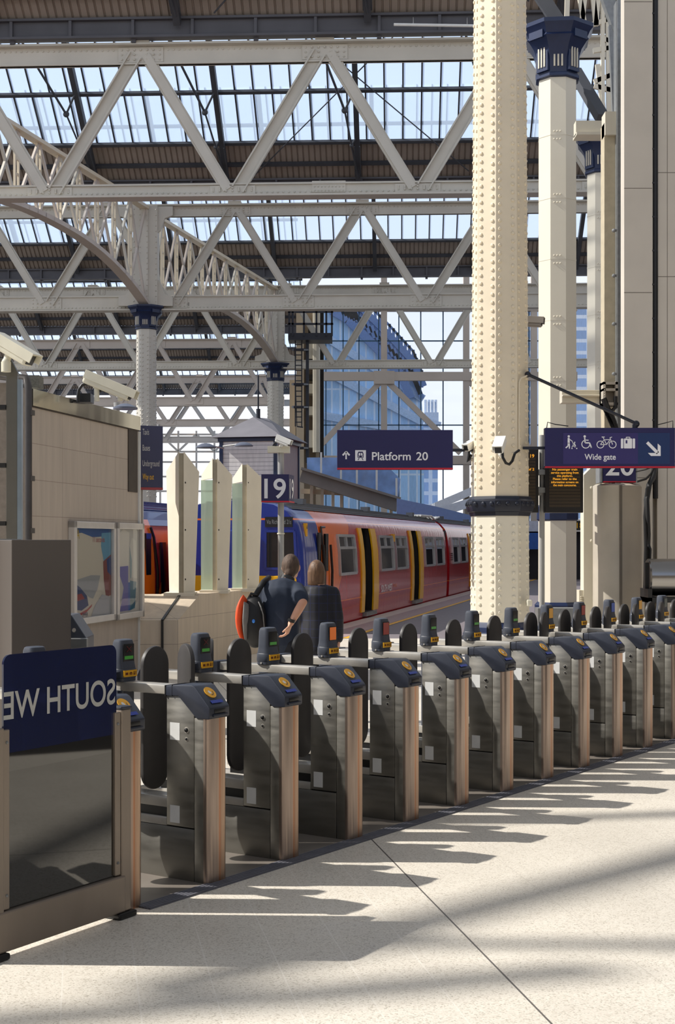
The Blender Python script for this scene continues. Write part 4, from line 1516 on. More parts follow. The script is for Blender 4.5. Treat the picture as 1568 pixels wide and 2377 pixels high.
# lamp heads on arms
def dome_lamp(p, rx, arm, label, mast=None):
    t = root('platform_lamp', p, label, 'lamp', 'dome lamp heads over the platforms')
    b = MB()
    b.loft([(V(p) + Z1 * 0.00, rx), (V(p) + Z1 * 0.03, rx), (V(p) + Z1 * rx * 0.22, rx * 0.82), (V(p) + Z1 * rx * 0.42, rx * 0.4), (V(p) + Z1 * rx * 0.46, 0.04)], 20)
    b.build('shade', pm('lamp_grey', c(94, 100, 116), 0.4), t, world=True, smooth=50)
    b = MB()
    b.path([V(p) + Z1 * rx * 0.3, V(p) + arm], 0.03, 6)
    if mast is not None:
        b.tube(V(p) + arm + Z1 * 0.1, V((p[0] + arm[0], p[1] + arm[1], 0)), 0.05, 8)
    b.build('arm', M['pole'], t, world=True)


dome_lamp(P(478, 1040, 57.5), 0.42, V((0.68, 0.6, 0.03)), 'left dome lamp on an arm from the white cabin corner')
dome_lamp(P(566, 1036, 57.2), 0.38, V((-0.9, 0.9, 0.06)), 'dome lamp hanging in front of the white cabin wall')
dome_lamp(P(291, 950, 23.2), 0.20, V((-0.2, 0.4, 0.05)), 'grey dome lamp just above the far end of the stone booth', True)

t = root('end_screen', (gx(500, 174), 174, 0), 'far white glazed end frame seen low between the pale fins and the booth', 'glass screen')
for px in range(330, 720, 42):
    b = MB()
    b.box((gx(px - 2, 174), 174, 0), (gx(px + 2, 174), 174.3, gz(1000, 174)))
    b.build('upright', M['truss_far'], t, world=True)
for y in (1008, 1048, 1072, 1106, 1140):
    b = MB()
    b.box((gx(300, 174), 174.3, gz(y + 2, 174)), (gx(720, 174), 174.6, gz(y - 2, 174)))
    b.build('rail', M['truss_far'], t, world=True)
for px in range(330, 700, 84):
    b = MB()
    b.bar(P(px, 1048, 173.9), P(px + 42, 1008, 173.9), 0.2, 0.25); b.bar(P(px + 42, 1008, 173.9), P(px + 84, 1048, 173.9), 0.2, 0.25)
    b.build('brace', M['truss_far'], t, world=True)

# ================================================================== TRAINS
SIDE = [(1.30, -0.55), (1.36, -0.3), (1.40, 0.15), (1.42, 0.6), (1.42, 1.1), (1.395, 1.6), (1.35, 1.95), (1.31, 2.14), (1.26, 2.26), (1.12, 2.42), (0.84, 2.56), (0.42, 2.63), (0.0, 2.65)]
PROF = SIDE + [(-x, z) for x, z in SIDE[-2::-1]]
DI0, DI1 = 2, 7          # side points between which a doorway opens


def side_x(z):
    for (x0, z0), (x1, z1) in zip(SIDE, SIDE[1:]):
        if z0 <= z <= z1:
            return x0 + (x1 - x0) * (z - z0) / (z1 - z0)
    return SIDE[0][0]


def car(t, s0, s1, doors, windows, paint, cab=False, roof=None):
    b = MB()
    cuts = sorted({s0, s1} | {v for d in doors for v in d})
    rings = [(s, 1.0) for s in cuts]
    if cab:
        rings = [(s0, 0.955), (s0 + 0.10, 0.985), (s0 + 0.30, 1.0)] + [r for r in rings if r[0] > s0 + 0.31]
    n = len(PROF)
    vs = []
    for s, k in rings:
        for x, z in PROF:
            vs.append((x * k, s, z if z < 1.5 else 1.5 + (z - 1.5) * (0.55 + 0.45 * k if k < 1 else 1)))
    fs = []
    for i in range(len(rings) - 1):
        isdoor = any(abs(rings[i][0] - d[0]) < 1e-6 for d in doors)
        for j in range(n - 1):
            if isdoor and DI0 <= j < DI1:
                continue
            fs.append((i * n + j, i * n + j + 1, (i + 1) * n + j + 1, (i + 1) * n + j))
    fs.append(tuple(range(n)))
    fs.append(tuple((len(rings) - 1) * n + j for j in range(n)))
    b.add(vs, fs)
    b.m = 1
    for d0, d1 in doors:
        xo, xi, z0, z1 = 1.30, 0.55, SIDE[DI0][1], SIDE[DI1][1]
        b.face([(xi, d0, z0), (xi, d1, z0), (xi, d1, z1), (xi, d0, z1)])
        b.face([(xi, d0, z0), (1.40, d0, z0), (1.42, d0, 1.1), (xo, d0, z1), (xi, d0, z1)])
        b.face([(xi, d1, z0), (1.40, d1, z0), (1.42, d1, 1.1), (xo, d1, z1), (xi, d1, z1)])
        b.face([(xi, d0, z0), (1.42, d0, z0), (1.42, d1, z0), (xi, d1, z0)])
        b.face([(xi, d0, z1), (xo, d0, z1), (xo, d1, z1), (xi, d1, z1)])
    body = b.build('body', [paint, M['interior']], t, smooth=35)
    # dark ribbed roof cover
    b = MB()
    for x in (-0.95, -0.8, -0.6, -0.4, -0.2, 0.0, 0.2, 0.4, 0.6, 0.8, 0.95):
        pass
    rp = [(1.06, 2.47), (0.84, 2.59), (0.42, 2.66), (0, 2.69), (-0.42, 2.66), (-0.84, 2.59), (-1.06, 2.47)]
    r0 = s0 + (0.55 if cab else 0.05)
    vs = [(x, r0, z) for x, z in rp] + [(x, s1 - 0.05, z) for x, z in rp]
    m_ = len(rp)
    b.add(vs, [(j, j + 1, m_ + j + 1, m_ + j) for j in range(m_ - 1)] + [tuple(range(m_)), tuple(range(m_, 2 * m_)), (0, m_ - 1, 2 * m_ - 1, m_)])
    for j in range(m_ - 1):
        for u in (0.25, 0.75):
            x = rp[j][0] * (1 - u) + rp[j + 1][0] * u
            z = rp[j][1] * (1 - u) + rp[j + 1][1] * u
            b.bar((x, r0, z), (x, s1 - 0.1, z), 0.05, 0.05)
    for s in (s0 + 2.0, s0 + 9, s0 + 16):
        if s < s1:
            b.box((0.70, s, 2.6), (0.9, s + 0.3, 2.72))
    b.build('roof_cover', roof or M['train_roof'], t)
    # underframe
    b = MB()
    b.box((-1.1, s0 + 0.3, -0.9), (1.1, s1 - 0.1, -0.4))
    s = s0 + 1.2
    while s < s1 - 1:
        b.box((0.9, s, -0.85), (1.25, s + 0.8, -0.45))
        s += 1.9
    b.build('underframe', M['under'], t)
    # doors: yellow leaf edges and sill
    for d0, d1 in doors:
        dr = None
        for e0, e1, o in ((d0 - 0.36, d0 + 0.02, 0.03), (d1 - 0.02, d1 + 0.62, 0.03)):
            b = MB()
            pr = [(x + o, z) for x, z in SIDE[DI0:DI1 + 1]]
            pi = [(x - 0.01, z) for x, z in SIDE[DI0:DI1 + 1]]
            k = len(pr)
            vs = [(x, e0, z) for x, z in pr] + [(x, e1, z) for x, z in pr] + [(x, e0, z) for x, z in pi] + [(x, e1, z) for x, z in pi]
            fs = []
            for j in range(k - 1):
                fs += [(j, j + 1, k + j + 1, k + j), (2 * k + j, 2 * k + j + 1, 3 * k + j + 1, 3 * k + j), (j, j + 1, 2 * k + j + 1, 2 * k + j), (k + j, k + j + 1, 3 * k + j + 1, 3 * k + j)]
            fs += [(0, k, 3 * k, 2 * k), (k - 1, 2 * k - 1, 4 * k - 1, 3 * k - 1)]
            b.add(vs, fs)
            lf = b.build('door_leaf', M['train_yellow'], t, smooth=30)
            lf['label'] = 'yellow edge of the open sliding door'
            dr = dr or lf
        b = MB()
        b.box((1.30, d0 - 0.1, 0.05), (1.50, d1 + 0.1, 0.14))
        b.build('door_step', M['zinc'], dr)
        b = MB()
        b.tube((1.2, d0 + 0.45, 0.15), (1.2, d0 + 0.45, 2.14), 0.03, 6)
        b.build('grab_pole', M['black'], dr)
        b = MB()
        b.box((0.9, d1 - 0.12, 0.2), (1.25, d1 - 0.05, 2.1))
        b.build('door_rubber', M['black'], dr)
    for w0, w1 in windows:
        z0, z1 = 1.10, 1.95
        def sp(s, z, o=0.0):
            return V((side_x(z) + o, s, z))
        b = MB()
        b.face([sp(w0, z0, .012), sp(w1, z0, .012), sp(w1, 1.6, .012), sp(w0, 1.6, .012)])
        b.face([sp(w0, 1.6, .012), sp(w1, 1.6, .012), sp(w1, z1, .012), sp(w0, z1, .012)])
        wn_ = b.build('window', M['dark_glass'], t, recalc=False)
        b = MB()
        zs = (z0, 1.6, z1)
        for s in (w0, w1):
            b.bar(sp(s, z0, .02), sp(s, 1.6, .02), 0.06, 0.07, up=X1); b.bar(sp(s, 1.6, .02), sp(s, z1, .02), 0.06, 0.07, up=X1)
        for z in (z0, 1.68, z1):
            b.bar(sp(w0, z, .02), sp(w1, z, .02), 0.06, 0.06, up=X1)
        m_ = (w0 + w1) / 2
        b.bar(sp(m_, 1.68, .02), sp(m_, z1, .02), 0.05, 0.05, up=X1)
        b.build('window_frame', M['win_frame'], wn_)
    return body


th = math.atan2(-TW.x, TW.y)
org2 = V((-2.043, 28.2, 0))
t = root('train', org2, 'red commuter train with blue cab front and open yellow doors, beyond the couple', 'train', 'trains standing at the platforms', rz=th)
paint2 = train_paint('train_paint', 1.55, 2.25)
doors = [(5.95, 7.05), (13.05, 14.15)]
car(t, 0.0, 19.85, doors, [(3.2, 4.95), (7.95, 9.85), (10.2, 12.0), (15.15, 17.0), (17.4, 19.1)], paint2, cab=True)
b = MB()
b.box((-1.0, 19.8, -0.3), (1.0, 20.45, 2.3))
b.box((1.0, 19.82, -0.2), (1.3, 20.4, 2.2))
b.build('gangway_bellows', M['black'], t)
paint_red = train_paint('train_paint_trailer', -50, -50)
car(t, 20.4, 40.2, [(26.3, 27.4), (33.4, 34.5)], [(21.2, 22.8), (23.2, 25.0), (28.4, 30.2), (30.6, 32.4), (35.5, 37.2)], paint_red)
# cab details
b = MB()
b.prism([(0.66, 1.30), (1.25, 1.30), (1.21, 2.00), (0.66, 2.00)], (0, -0.012, 0), X1, Z1, Y1 * 0.05)
ws = b.build('windscreen', M['dark_glass'], t, bevel=0.01)
b = MB()
for a_, b_ in (((0.64, 1.28), (1.27, 1.28)), ((0.64, 2.02), (1.23, 2.02)), ((0.64, 1.28), (0.64, 2.02)), ((1.27, 1.28), (1.23, 2.02))):
    b.bar((a_[0], -0.01, a_[1]), (b_[0], -0.01, b_[1]), 0.05, 0.05, up=Y1)
b.build('windscreen_surround', M['train_blue'], ws)
b = MB()
b.box((0.63, -0.02, 2.10), (1.19, 0.10, 2.30))
db = b.build('destination_box', M['black'], t)
b = MB()
b.text('Via Richmond 21s', (0.665, -0.025, 2.16), X1, Z1, 0.085, 0.50)
b.build('lettering', pm('destination_ink', c(120, 124, 128), 0.5), db)
b = MB()
b.box((-0.36, -0.12, -0.2), (0.36, 0.02, 2.05))
b.build('gangway_door', M['train_blue'], t, bevel=0.03)
b = MB()
b.prism([(-1.24, 0.55), (1.26, 0.55), (1.27, 1.08), (1.22, 1.14), (-1.2, 1.14)], (0, -0.03, 0), X1, Z1, Y1 * 0.06)
b.prism([(0.0, 0.62), (0.42, 0.62), (0.42, 1.05), (0.36, 1.12), (0.0, 1.12)], (1.285, 0.02, 0), Y1, Z1, X1 * 0.05)
b.build('yellow_panel', M['train_yellow'], t, bevel=0.015)
b = MB()
for x in (0.9, -0.9):
    b.tube((x, -0.06, 0.78), (x, 0, 0.78), 0.12, 14)
b.build('headlamp', M['steel_bright'], t)
b = MB()
b.box((side_x(1.6) - 0.005, 1.24, 1.25), (side_x(1.3) + 0.012, 1.48, 2.0))
b.build('cab_window', M['dark_glass'], t, bevel=0.004)
b = MB()
for j in range(DI0, DI1):
    (x0, z0), (x1, z1) = SIDE[j], SIDE[j + 1]
    b.add([(x0 + .018, 1.66, z0), (x1 + .018, 1.66, z1), (x1 + .018, 2.22, z1), (x0 + .018, 2.22, z0)], [(0, 1, 2, 3)])
cd = b.build('cab_door', M['train_orange'], t, smooth=40, recalc=False)
b = MB()
b.box((side_x(1.6), 1.80, 1.2), (side_x(1.2) + 0.03, 2.05, 1.98))
b.build('cab_door_window', M['dark_glass'], cd, bevel=0.004)
b = MB()
for s in (1.60, 2.28):
    b.path([(side_x(0.4) + 0.05, s, 0.4), (side_x(1.2) + 0.06, s, 1.2), (side_x(1.75) + 0.06, s, 1.75)], 0.028, 6)
b.path([(side_x(0.2) + 0.03, 1.66, 0.2), (side_x(1.2) + 0.03, 1.66, 1.2), (side_x(1.9) + 0.03, 1.66, 1.95), (side_x(2.1) + 0.03, 1.75, 2.12), (side_x(2.1) + 0.03, 2.1, 2.12)], 0.022, 6)
b.build('handrail', M['black'], cd)
b = MB()
b.box((side_x(2.0) - 0.03, 0.38, 1.92), (side_x(2.0) + 0.03, 0.50, 2.18))
wl = b.build('warning_label', M['label_yellow'], t)
b = MB()
b.poly((side_x(2.0) + 0.034, 0, 0), Y1, Z1, [(0.40, 2.07), (0.48, 2.07), (0.44, 2.15)])
b.build('lettering', M['black'], wl)
b = MB()
xx = side_x(0.6) + 0.015
b.text('SOUTH WEST', (xx, 8.05, 0.55), Y1, Z1, 0.17, 1.55, bold=True)
b.m = 1
b.text('TRAINS', (xx, 9.7, 0.62), Y1, Z1, 0.08, 0.6)
b.build('lettering', [M['sign_white'], pm('lettering_orange', c(226, 120, 70), 0.5)], t)
b = MB(); b.box((side_x(1.9) - 0.01, 9.87, 1.82), (side_x(1.85) + 0.05, 10.13, 2.02)); b.build('door_lamp', M['label_yellow'], t)
b = MB()
for z in (1.2, 1.27, 1.34, 1.41):
    b.box((side_x(1.3), 20.9, z), (side_x(1.3) + 0.03, 21.1, z + 0.03))
b.build('grille', M['black'], t)
for k in range(3):
    b = MB()
    b.path([(0.9 - 0.1 * k, 17.5, 2.66), (1.02 - 0.1 * k, 19.0, 2.66), (0.95 - 0.1 * k, 20.1, 2.58), (0.9 - 0.1 * k, 21.5, 2.68)], 0.035, 6)
    b.build('jumper_cable', M['camera_white'], t)

org1 = V((-3.74 - 1.39 - 0.76, 25.35, 0))
t = root('train', org1, 'second red train with orange door, behind the end of the stone booth', 'train', 'trains standing at the platforms', rz=th)
paint1 = train_paint('train_paint_second', -2.0, -2.0)
car(t, -1.2, 18.6, [], [(6.0, 7.8), (8.2, 10.0), (12, 13.8)], paint1, roof=M['train_blue'])
b = MB()
for j in range(2, 8):
    (x0, z0), (x1, z1) = SIDE[j], SIDE[j + 1]
    b.add([(x0 + .015, 3.02, z0), (x1 + .015, 3.02, z1), (x1 + .015, 3.72, z1), (x0 + .015, 3.72, z0)], [(0, 1, 2, 3)])
sd_ = b.build('cab_door', M['train_orange'], t, smooth=40, recalc=False)
b = MB()
for j in range(6, 11):
    (x0, z0), (x1, z1) = SIDE[j], SIDE[j + 1]
    if z0 >= 2.13:
        b.add([(x0 + .012, -1.1, z0), (x1 + .012, -1.1, z1), (x1 + .012, 18.5, z1), (x0 + .012, 18.5, z0)], [(0, 1, 2, 3)])
b.build('blue_cantrail', M['train_blue'], t, smooth=40, recalc=False)
b = MB()
b.poly((side_x(0.9) + 0.03, 0, 0), Y1, Z1, [(3.35, 0.1), (4.05, 0.1), (4.05, 1.0)])
b.build('orange_flash', M['train_orange'], t, recalc=False)
b = MB()
b.box((side_x(1.6) - 0.0, 3.22, 1.15), (side_x(1.3) + 0.025, 3.50, 1.98))
b.build('cab_window', M['dark_glass'], sd_)
b = MB()
b.box((side_x(1.6), 4.10, 0.5), (side_x(1.3) + 0.012, 4.42, 1.80))
b.build('door_window', M['dark_glass'], t)
b = MB()
b.path([(side_x(0.2) + 0.04, 3.80, 0.0), (side_x(1.2) + 0.05, 3.80, 1.2), (side_x(1.9) + 0.05, 3.73, 1.9), (side_x(2.1) + 0.05, 3.65, 2.1)], 0.03, 6)
b.build('handrail', M['black'], t)

# ================================================================== LEFT: booth, low wall, fins
bf = V((-2.81, 20.0, 0))
bn = V((-3.53, 16.4, 0))
bd = (bf - bn).normalized()
brz = math.atan2(-bd.x, bd.y)
bl = (bf - bn).length
t = root('stone_booth', bn, 'stone clad booth with a polished metal fascia, left of the ticket gates', 'booth', rz=brz)
zt, zf = gz(903, 16.4), gz(945, 16.4)
b = MB()
b.box((-4.5, 0, 0), (0, bl, zf))
b.build('stone_cladding', M['stone'], t)
b = MB()
b.box((-4.5, -0.03, zf + 0.015), (0.03, bl + 0.03, zt))
b.build('fascia', M['fascia'], t)
b = MB()
b.box((-4.49, -0.01, zf), (0.012, bl + 0.012, zf + 0.015))
b.box((0.0, bl - 0.42, zf - 0.86), (0.012, bl - 0.05, zf))
b.build('dark_recess', pm('dark_recess', c(58, 48, 40), 0.6, var=0.2), t)
b = MB()
for x_, r_ in ((-0.12, 0.045), (-0.02, 0.05)):
    b.path([(x_, -0.06, 0), (x_, -0.06, zt + 0.02), (x_ - 0.04, -0.02, zt + 0.12), (x_ - 0.3, 0.0, zt + 0.16)], r_, 8)
    for z in (0.9, 1.9, 2.5, zf - 0.1):
        b.box((x_ - 0.06, -0.08, z), (x_ + 0.06, 0, z + 0.06))
b.build('conduit', pm('conduit_grey', c(78, 74, 72), 0.4, 0.4), t, smooth=50)
b = MB()
b.box((0.0, bl, 0), (0.03, bl + 0.03, zf))
b.build('corner_trim', M['camera_white'], t)

def glossy(name, col_):
    m, nt, bs = newmat(name)
    bs.inputs['Base Color'].default_value = col_
    bs.inputs['Roughness'].default_value = 0.35
    return m


M['poster_cover'] = glassmat('poster_cover', (0.98, 0.98, 0.98, 1), 0.02, 0.03)
# poster frames on the booth: position along the wall found from the photograph
def wall_s(px):
    # intersection of the viewing plane through px with the booth's face
    r = (px - CX) / F
    return (r * bn.y - bn.x) / (bd.x - r * bd.y)


def poster(px0, px1, ztop, zbot, base, label, shapes, marks):
    s0, s1 = wall_s(px0), wall_s(px1)
    p = bn + bd * ((s0 + s1) / 2)
    t = root('poster_frame', V((p.x, p.y, zbot)), label, 'poster frame', 'poster frames on the stone booth', rz=brz)
    h, w = ztop - zbot, s1 - s0
    b = MB()
    fw = 0.085
    b.box((0.0, -w / 2, 0), (0.09, w / 2, fw)); b.box((0.0, -w / 2, h - fw), (0.09, w / 2, h))
    b.box((0.0, -w / 2, 0), (0.09, -w / 2 + fw, h)); b.box((0.0, w / 2 - fw, 0), (0.09, w / 2, h))
    b.build('frame', pm('poster_frame_silver', c(206, 202, 198), 0.35, 0.4, var=0.04), t, bevel=0.008)
    b = MB()
    b.box((0.02, -w / 2 + fw, fw), (0.04, w / 2 - fw, h - fw))
    mats = [glossy('poster_ground', base)]
    for k, (col_, pts) in enumerate(shapes):
        mats.append(glossy('poster_ink', col_))
        b.m = k + 1
        iw, ih = w - 2 * fw, h - 2 * fw
        b.poly((0.0402 + 0.0003 * k, -w / 2 + fw, fw), Y1, Z1, [(u * iw, v * ih) for u, v in pts])
    pp = b.build('poster', mats, t)
    b = MB()
    b.face([(0.05, -w / 2 + fw, fw), (0.05, w / 2 - fw, fw), (0.05, w / 2 - fw, h - fw), (0.05, -w / 2 + fw, h - fw)])
    b.build('cover_pane', M['poster_cover'], t, recalc=False)
    for body, y_, z_, hh, ww, mt in marks:
        b = MB()
        b.text(body, (0.043, -w / 2 + y_ * w, z_ * h), Y1, Z1, hh, ww)
        b.build('lettering', mt, pp)
    return t


pk = pm('poster_pink', c(206, 130, 130), 0.4)
pblue = pm('poster_ink', c(60, 70, 120), 0.4)
poster(158, 256, gz(1211, 18.0), gz(1452, 17.6), c(222, 216, 200), 'larger left poster frame with a cream, blue and red poster on the stone booth',
       [(c(70, 110, 170), [(0, 1), (0, .93), (.2, .95), (.5, .9), (1, .92), (1, 1)]), (c(120, 178, 206), [(.74, .95), (1, .96), (1, .55), (.8, .62), (.72, .8)]),
        (c(176, 180, 182), [(0, .40), (.1, .43), (.45, .47), (.7, .46), (.62, .30), (.5, .2), (.4, .22)]),
        (c(150, 84, 76), [(.78, .62), (1, .7), (1, .22), (.86, .2), (.80, .4)]), (c(58, 84, 140), [(.88, .64), (1, .68), (1, .45), (.9, .5)]),
        (c(40, 66, 120), [(0, .40), (.16, .34), (.34, .24), (.38, .13), (.2, .08), (0, .10)]), (c(170, 70, 64), [(0, .26), (.2, .27), (.28, .21), (.1, .19), (0, .2)]),
        (c(186, 70, 52), [(0, .07), (.15, .05), (.35, .09), (.48, .14), (.46, .11), (.3, .045), (.1, .02), (0, .04)]),
        (c(190, 192, 194), [(.55, .12), (.75, .24), (1, .2), (1, 0), (.45, 0)])],
       [('11 seconds', 0.50, 0.80, 0.07, 0.42, pk), ('A', 0.12, 0.83, 0.12, 0.1, pm('poster_gold', c(220, 190, 70), 0.4)), ('OFFER', 0.24, 0.075, 0.05, 0.2, pblue)])
poster(259, 322, gz(1214, 19.4), gz(1440, 19.0), c(206, 204, 198), 'narrower right poster frame with a violet and teal poster on the stone booth',
       [(c(236, 232, 222), [(0, .92), (.3, 1), (.55, .96), (.52, .55), (.1, .56), (0, .6)]), (c(104, 104, 186), [(.02, .55), (.5, .56), (.5, .02), (.14, .02), (.3, .3)]),
        (c(44, 104, 190), [(.5, .36), (.58, .36), (.58, .02), (.5, .02)]), (c(30, 116, 146), [(.58, .38), (.86, .36), (.8, .04), (.58, .02)]),
        (c(226, 224, 216), [(.56, .8), (.66, .9), (.84, .86), (.88, .4), (.62, .42)]), (c(150, 178, 186), [(.56, .8), (.66, .62), (.64, .42), (.58, .4)])], [])

# steel framed post at the far left with a dark stone panel behind
PDp = 13.0
t = root('steel_frame_post', (gx(28, PDp), PDp, 0), 'dark grey steel frame post with slanted glass top, far left edge', 'post')
b = MB()
b.box((gx(14, PDp), PDp, 0), (gx(40, PDp), PDp + 0.06, gz(870, PDp)))
b.prism([(0, 0), (0.105, 0), (0.105, 0.03), (0.04, 0.16), (-0.4, 0.16), (-0.4, 0.03)], (gx(14, PDp), PDp, gz(872, PDp)), X1, Z1, Y1 * 0.06)
b.build('dark_plate', pm('post_dark', c(96, 94, 88), 0.35, 0.3, var=0.05), t, world=True, bevel=0.004)
b = MB()
b.box((gx(40, PDp), PDp + 0.0, 0), (gx(50, PDp), PDp + 0.06, gz(880, PDp)))
b.build('blue_edge', pm('post_edge', c(126, 140, 152), 0.3, 0.4), t, world=True)
b = MB()
b.box((gx(-60, PDp), PDp + 0.3, 0), (gx(14, PDp), PDp + 0.8, gz(880, PDp)))
b.build('stone_panel', pm('dark_stone', c(140, 130, 120), 0.6, var=0.15, scale=20), t, world=True)
for y in (945, 1080, 1215):
    b = MB()
    b.box((gx(-4, PDp), PDp - 0.02, gz(y + 5, PDp)), (gx(14, PDp), PDp + 0.1, gz(y - 5, PDp)))
    b.build('fixing_block', M['black'], t, world=True)

# low wall with stone facing
t = root('low_stone_wall', (-2.0, 21.6, 0), 'low pale stone wall with sloped top, behind the man with the rucksack', 'wall')
b = MB()
wB0, wB1 = V((-2.25, 20.05, 0)), V((-0.86, 24.4, 0))
wd = (wB1 - wB0).normalized()
wn2 = V((wd.y, -wd.x, 0))
zc_ = 1.04
# long run
b.add([wB0, wB1, wB1 - wn2 * 0.6, wB0 - wn2 * 0.6] + [p + Z1 * zc_ for p in (wB0 + wd * 0.75, wB1, wB1 - wn2 * 0.6, wB0 - wn2 * 0.6 + wd * 0.75)],
      [(0, 3, 2, 1), (4, 5, 6, 7), (0, 1, 5, 4), (1, 2, 6, 5), (2, 3, 7, 6), (3, 0, 4, 7)])
# front block with a sloping top
x0 = -2.86
fr = [V((x0, 20.0, 0)), V((-2.25, 20.05, 0)), V((-2.01, 20.8, 0)), V((x0, 20.8, 0))]
b.add(fr + [V((x0, 20.0, 0.70)), V((-2.25, 20.05, 0.70)), V((-2.01, 20.8, zc_)), V((x0, 20.8, zc_))],
      [(0, 3, 2, 1), (4, 5, 6, 7), (0, 1, 5, 4), (1, 2, 6, 5), (2, 3, 7, 6), (3, 0, 4, 7)])
b.build('stone_facing', M['stone_wall'], t, world=True)
b = MB()
xj = gx(377, 20.0)
b.bar((xj, 19.995, 0), (xj, 19.995, 0.70), 0.02, 0.035, up=X1)
b.bar((xj, 19.995, 0.70), (xj + 0.17, 20.8, zc_ + 0.005), 0.035, 0.02)
b.build('black_joint', M['black'], t, world=True)


def fin(pxl, pxr, pxa, D, ytop, ysh, ybot, glass, label):
    t = root('concrete_fin', (gx(pxa, D), D, zc_ * 0 + gz(ybot, D)), label, 'screen fin', 'pale fins standing on the low wall')
    a = gx(pxa, D)
    l, r = gx(pxl, D + 0.3), gx(pxr, D + 0.3)
    zb, zs, ztp = gz(ybot, D), gz(ysh, D), gz(ytop, D)
    tk = 0.07
    def slab(xa, xo, yo, z_out, nm, mt, zbm=None, taper=0.055):
        b = MB()
        zb_ = zb if zbm is None else zbm
        p0, p1 = V((xa, D, zb_)), V((xo - math.copysign(taper, xo - xa), D + (yo - D) * (1 - taper / abs(xo - xa)), zb_))
        p2, p3 = V((xo, yo, z_out)), V((xa, D, ztp))
        back = V((0.0, tk, 0))
        b.add([p0, p1, p2, p3, p0 + back, p1 + back, p2 + back, p3 + back], [(0, 1, 2, 3), (7, 6, 5, 4), (0, 4, 5, 1), (1, 5, 6, 2), (2, 6, 7, 3), (3, 7, 4, 0)])
        return b.build(nm, mt, t, world=True)
    slab(a + 0.035, r, D + 0.35, zs, 'right_slab', M['concrete'])
    if not glass:
        slab(a - 0.035, l, D + 0.30, zs, 'left_slab', M['concrete'])
    else:
        zg_ = gz(ysh + 10, D)
        b = MB()
        b.face([(a - 0.035, D, ztp), (a - 0.035, D, zg_), (l, D + .3, zg_ - 0.02), (l, D + .3, zs)])
        b.face([(a - 0.035, D + .08, ztp), (a - 0.035, D + .08, zg_), (l, D + .38, zg_ - 0.02), (l, D + .38, zs)])
        b.face([(a - 0.035, D, zg_), (l, D + .3, zg_ - 0.02), (l, D + .38, zg_ - 0.02), (a - 0.035, D + .08, zg_)])
        b.face([(a - 0.035, D, ztp), (l, D + .3, zs), (l, D + .38, zs), (a - 0.035, D + .08, ztp)])
        b.build('cap_slab', M['concrete'], t, world=True)
        b = MB()
        b.box((l + 0.0, D + 0.22, zb - 0.02), (a - 0.05, D + 0.235, zg_ - 0.02))
        b.build('glass_pane', M['fin_glass'], t, world=True)
    b = MB()
    b.box((a - 0.036, D + 0.03, zb), (a + 0.036, D + 0.12, ztp - 0.02))
    b.build('spine', pm('fin_spine', c(176, 166, 144), 0.6), t, world=True)
    for y in (1120, 1230, 1345):
        b = MB()
        b.dome((a + 0.05, D + 0.04, gz(y, D)), (0.3, -1, 0), 0.018, n=8)
        b.build('bolt', M['tyre'], t, world=True)
    b = MB()
    b.box((l, D - 0.02, zb - 0.05), (r - 0.03, D + 0.42, zb))
    b.build('foot_plate', M['concrete'], t, world=True)
    return t


fin(386, 461, 421, 20.75, 1048, 1092, 1376, False, 'leftmost pale concrete fin on the low wall, tallest of the three')
fin(468, 538, 499, 21.5, 1063, 1100, 1370, True, 'middle pale concrete fin with green glass on its left')
fin(540, 609, 568, 22.4, 1076, 1108, 1366, True, 'right pale concrete fin with green glass, beside the number 19 sign')

# ================================================================== SIGNS
def icon_train(b, o, cx, cy, s):
    b.poly(o, X1, Z1, [(cx - .3 * s, cy - .2 * s), (cx + .3 * s, cy - .2 * s), (cx + .32 * s, cy + .1 * s), (cx + .22 * s, cy + .4 * s), (cx - .22 * s, cy + .4 * s), (cx - .32 * s, cy + .1 * s)])


t = root('platform_sign', (gx(917, CD), CD, gz(1090, CD)), 'dark navy sign reading Platform 20 with an arrow and red base line', 'sign')
sd = CD - 0.05
b = MB()
b.box((gx(783, sd), sd, gz(1090, sd)), (gx(1052, sd), sd + 0.14, gz(998, sd)))
b.build('panel', M['sign_navy'], t, world=True, bevel=0.006)
b = MB(); b.box((gx(783, sd), sd - 0.004, gz(1090, sd)), (gx(1052, sd), sd + 0.1, gz(1086, sd))); b.build('red_stripe', M['sign_red'], t, world=True)
b = MB()
o = V((0, sd - 0.006, 0))
b.text('Platform', P(864, 1068, sd) + V((0, -.006, 0)), X1, Z1, gz(1050, sd) - gz(1068, sd), gx(954, sd) - gx(864, sd), bold=True)
b.text('20', P(967, 1068, sd) + V((0, -.006, 0)), X1, Z1, gz(1050, sd) - gz(1068, sd), gx(994, sd) - gx(967, sd), bold=True)
b.build('lettering', M['sign_white'], t, world=True, recalc=False)
b = MB()
s_ = sd / F
ax, az = gx(804, sd), gz(1057, sd)
b.stroke(o, X1, Z1, [(ax, az - 9 * s_), (ax, az + 7 * s_)], 3.4 * s_)
b.stroke(o, X1, Z1, [(ax - 8 * s_, az + 0 * s_), (ax, az + 8.5 * s_)], 4 * s_); b.stroke(o, X1, Z1, [(ax + 8 * s_, az + 0 * s_), (ax, az + 8.5 * s_)], 4 * s_)
bx0, bx1, bz0, bz1 = gx(825, sd), gx(850, sd), gz(1070, sd), gz(1045, sd)
b.poly(o, X1, Z1, [(bx0, bz0), (bx1, bz0), (bx1, bz1), (bx0, bz1)])
o2 = V((0, sd - 0.009, 0))
b.m = 1
icx, icz = (bx0 + bx1) / 2, (bz0 + bz1) / 2
u = (bx1 - bx0)
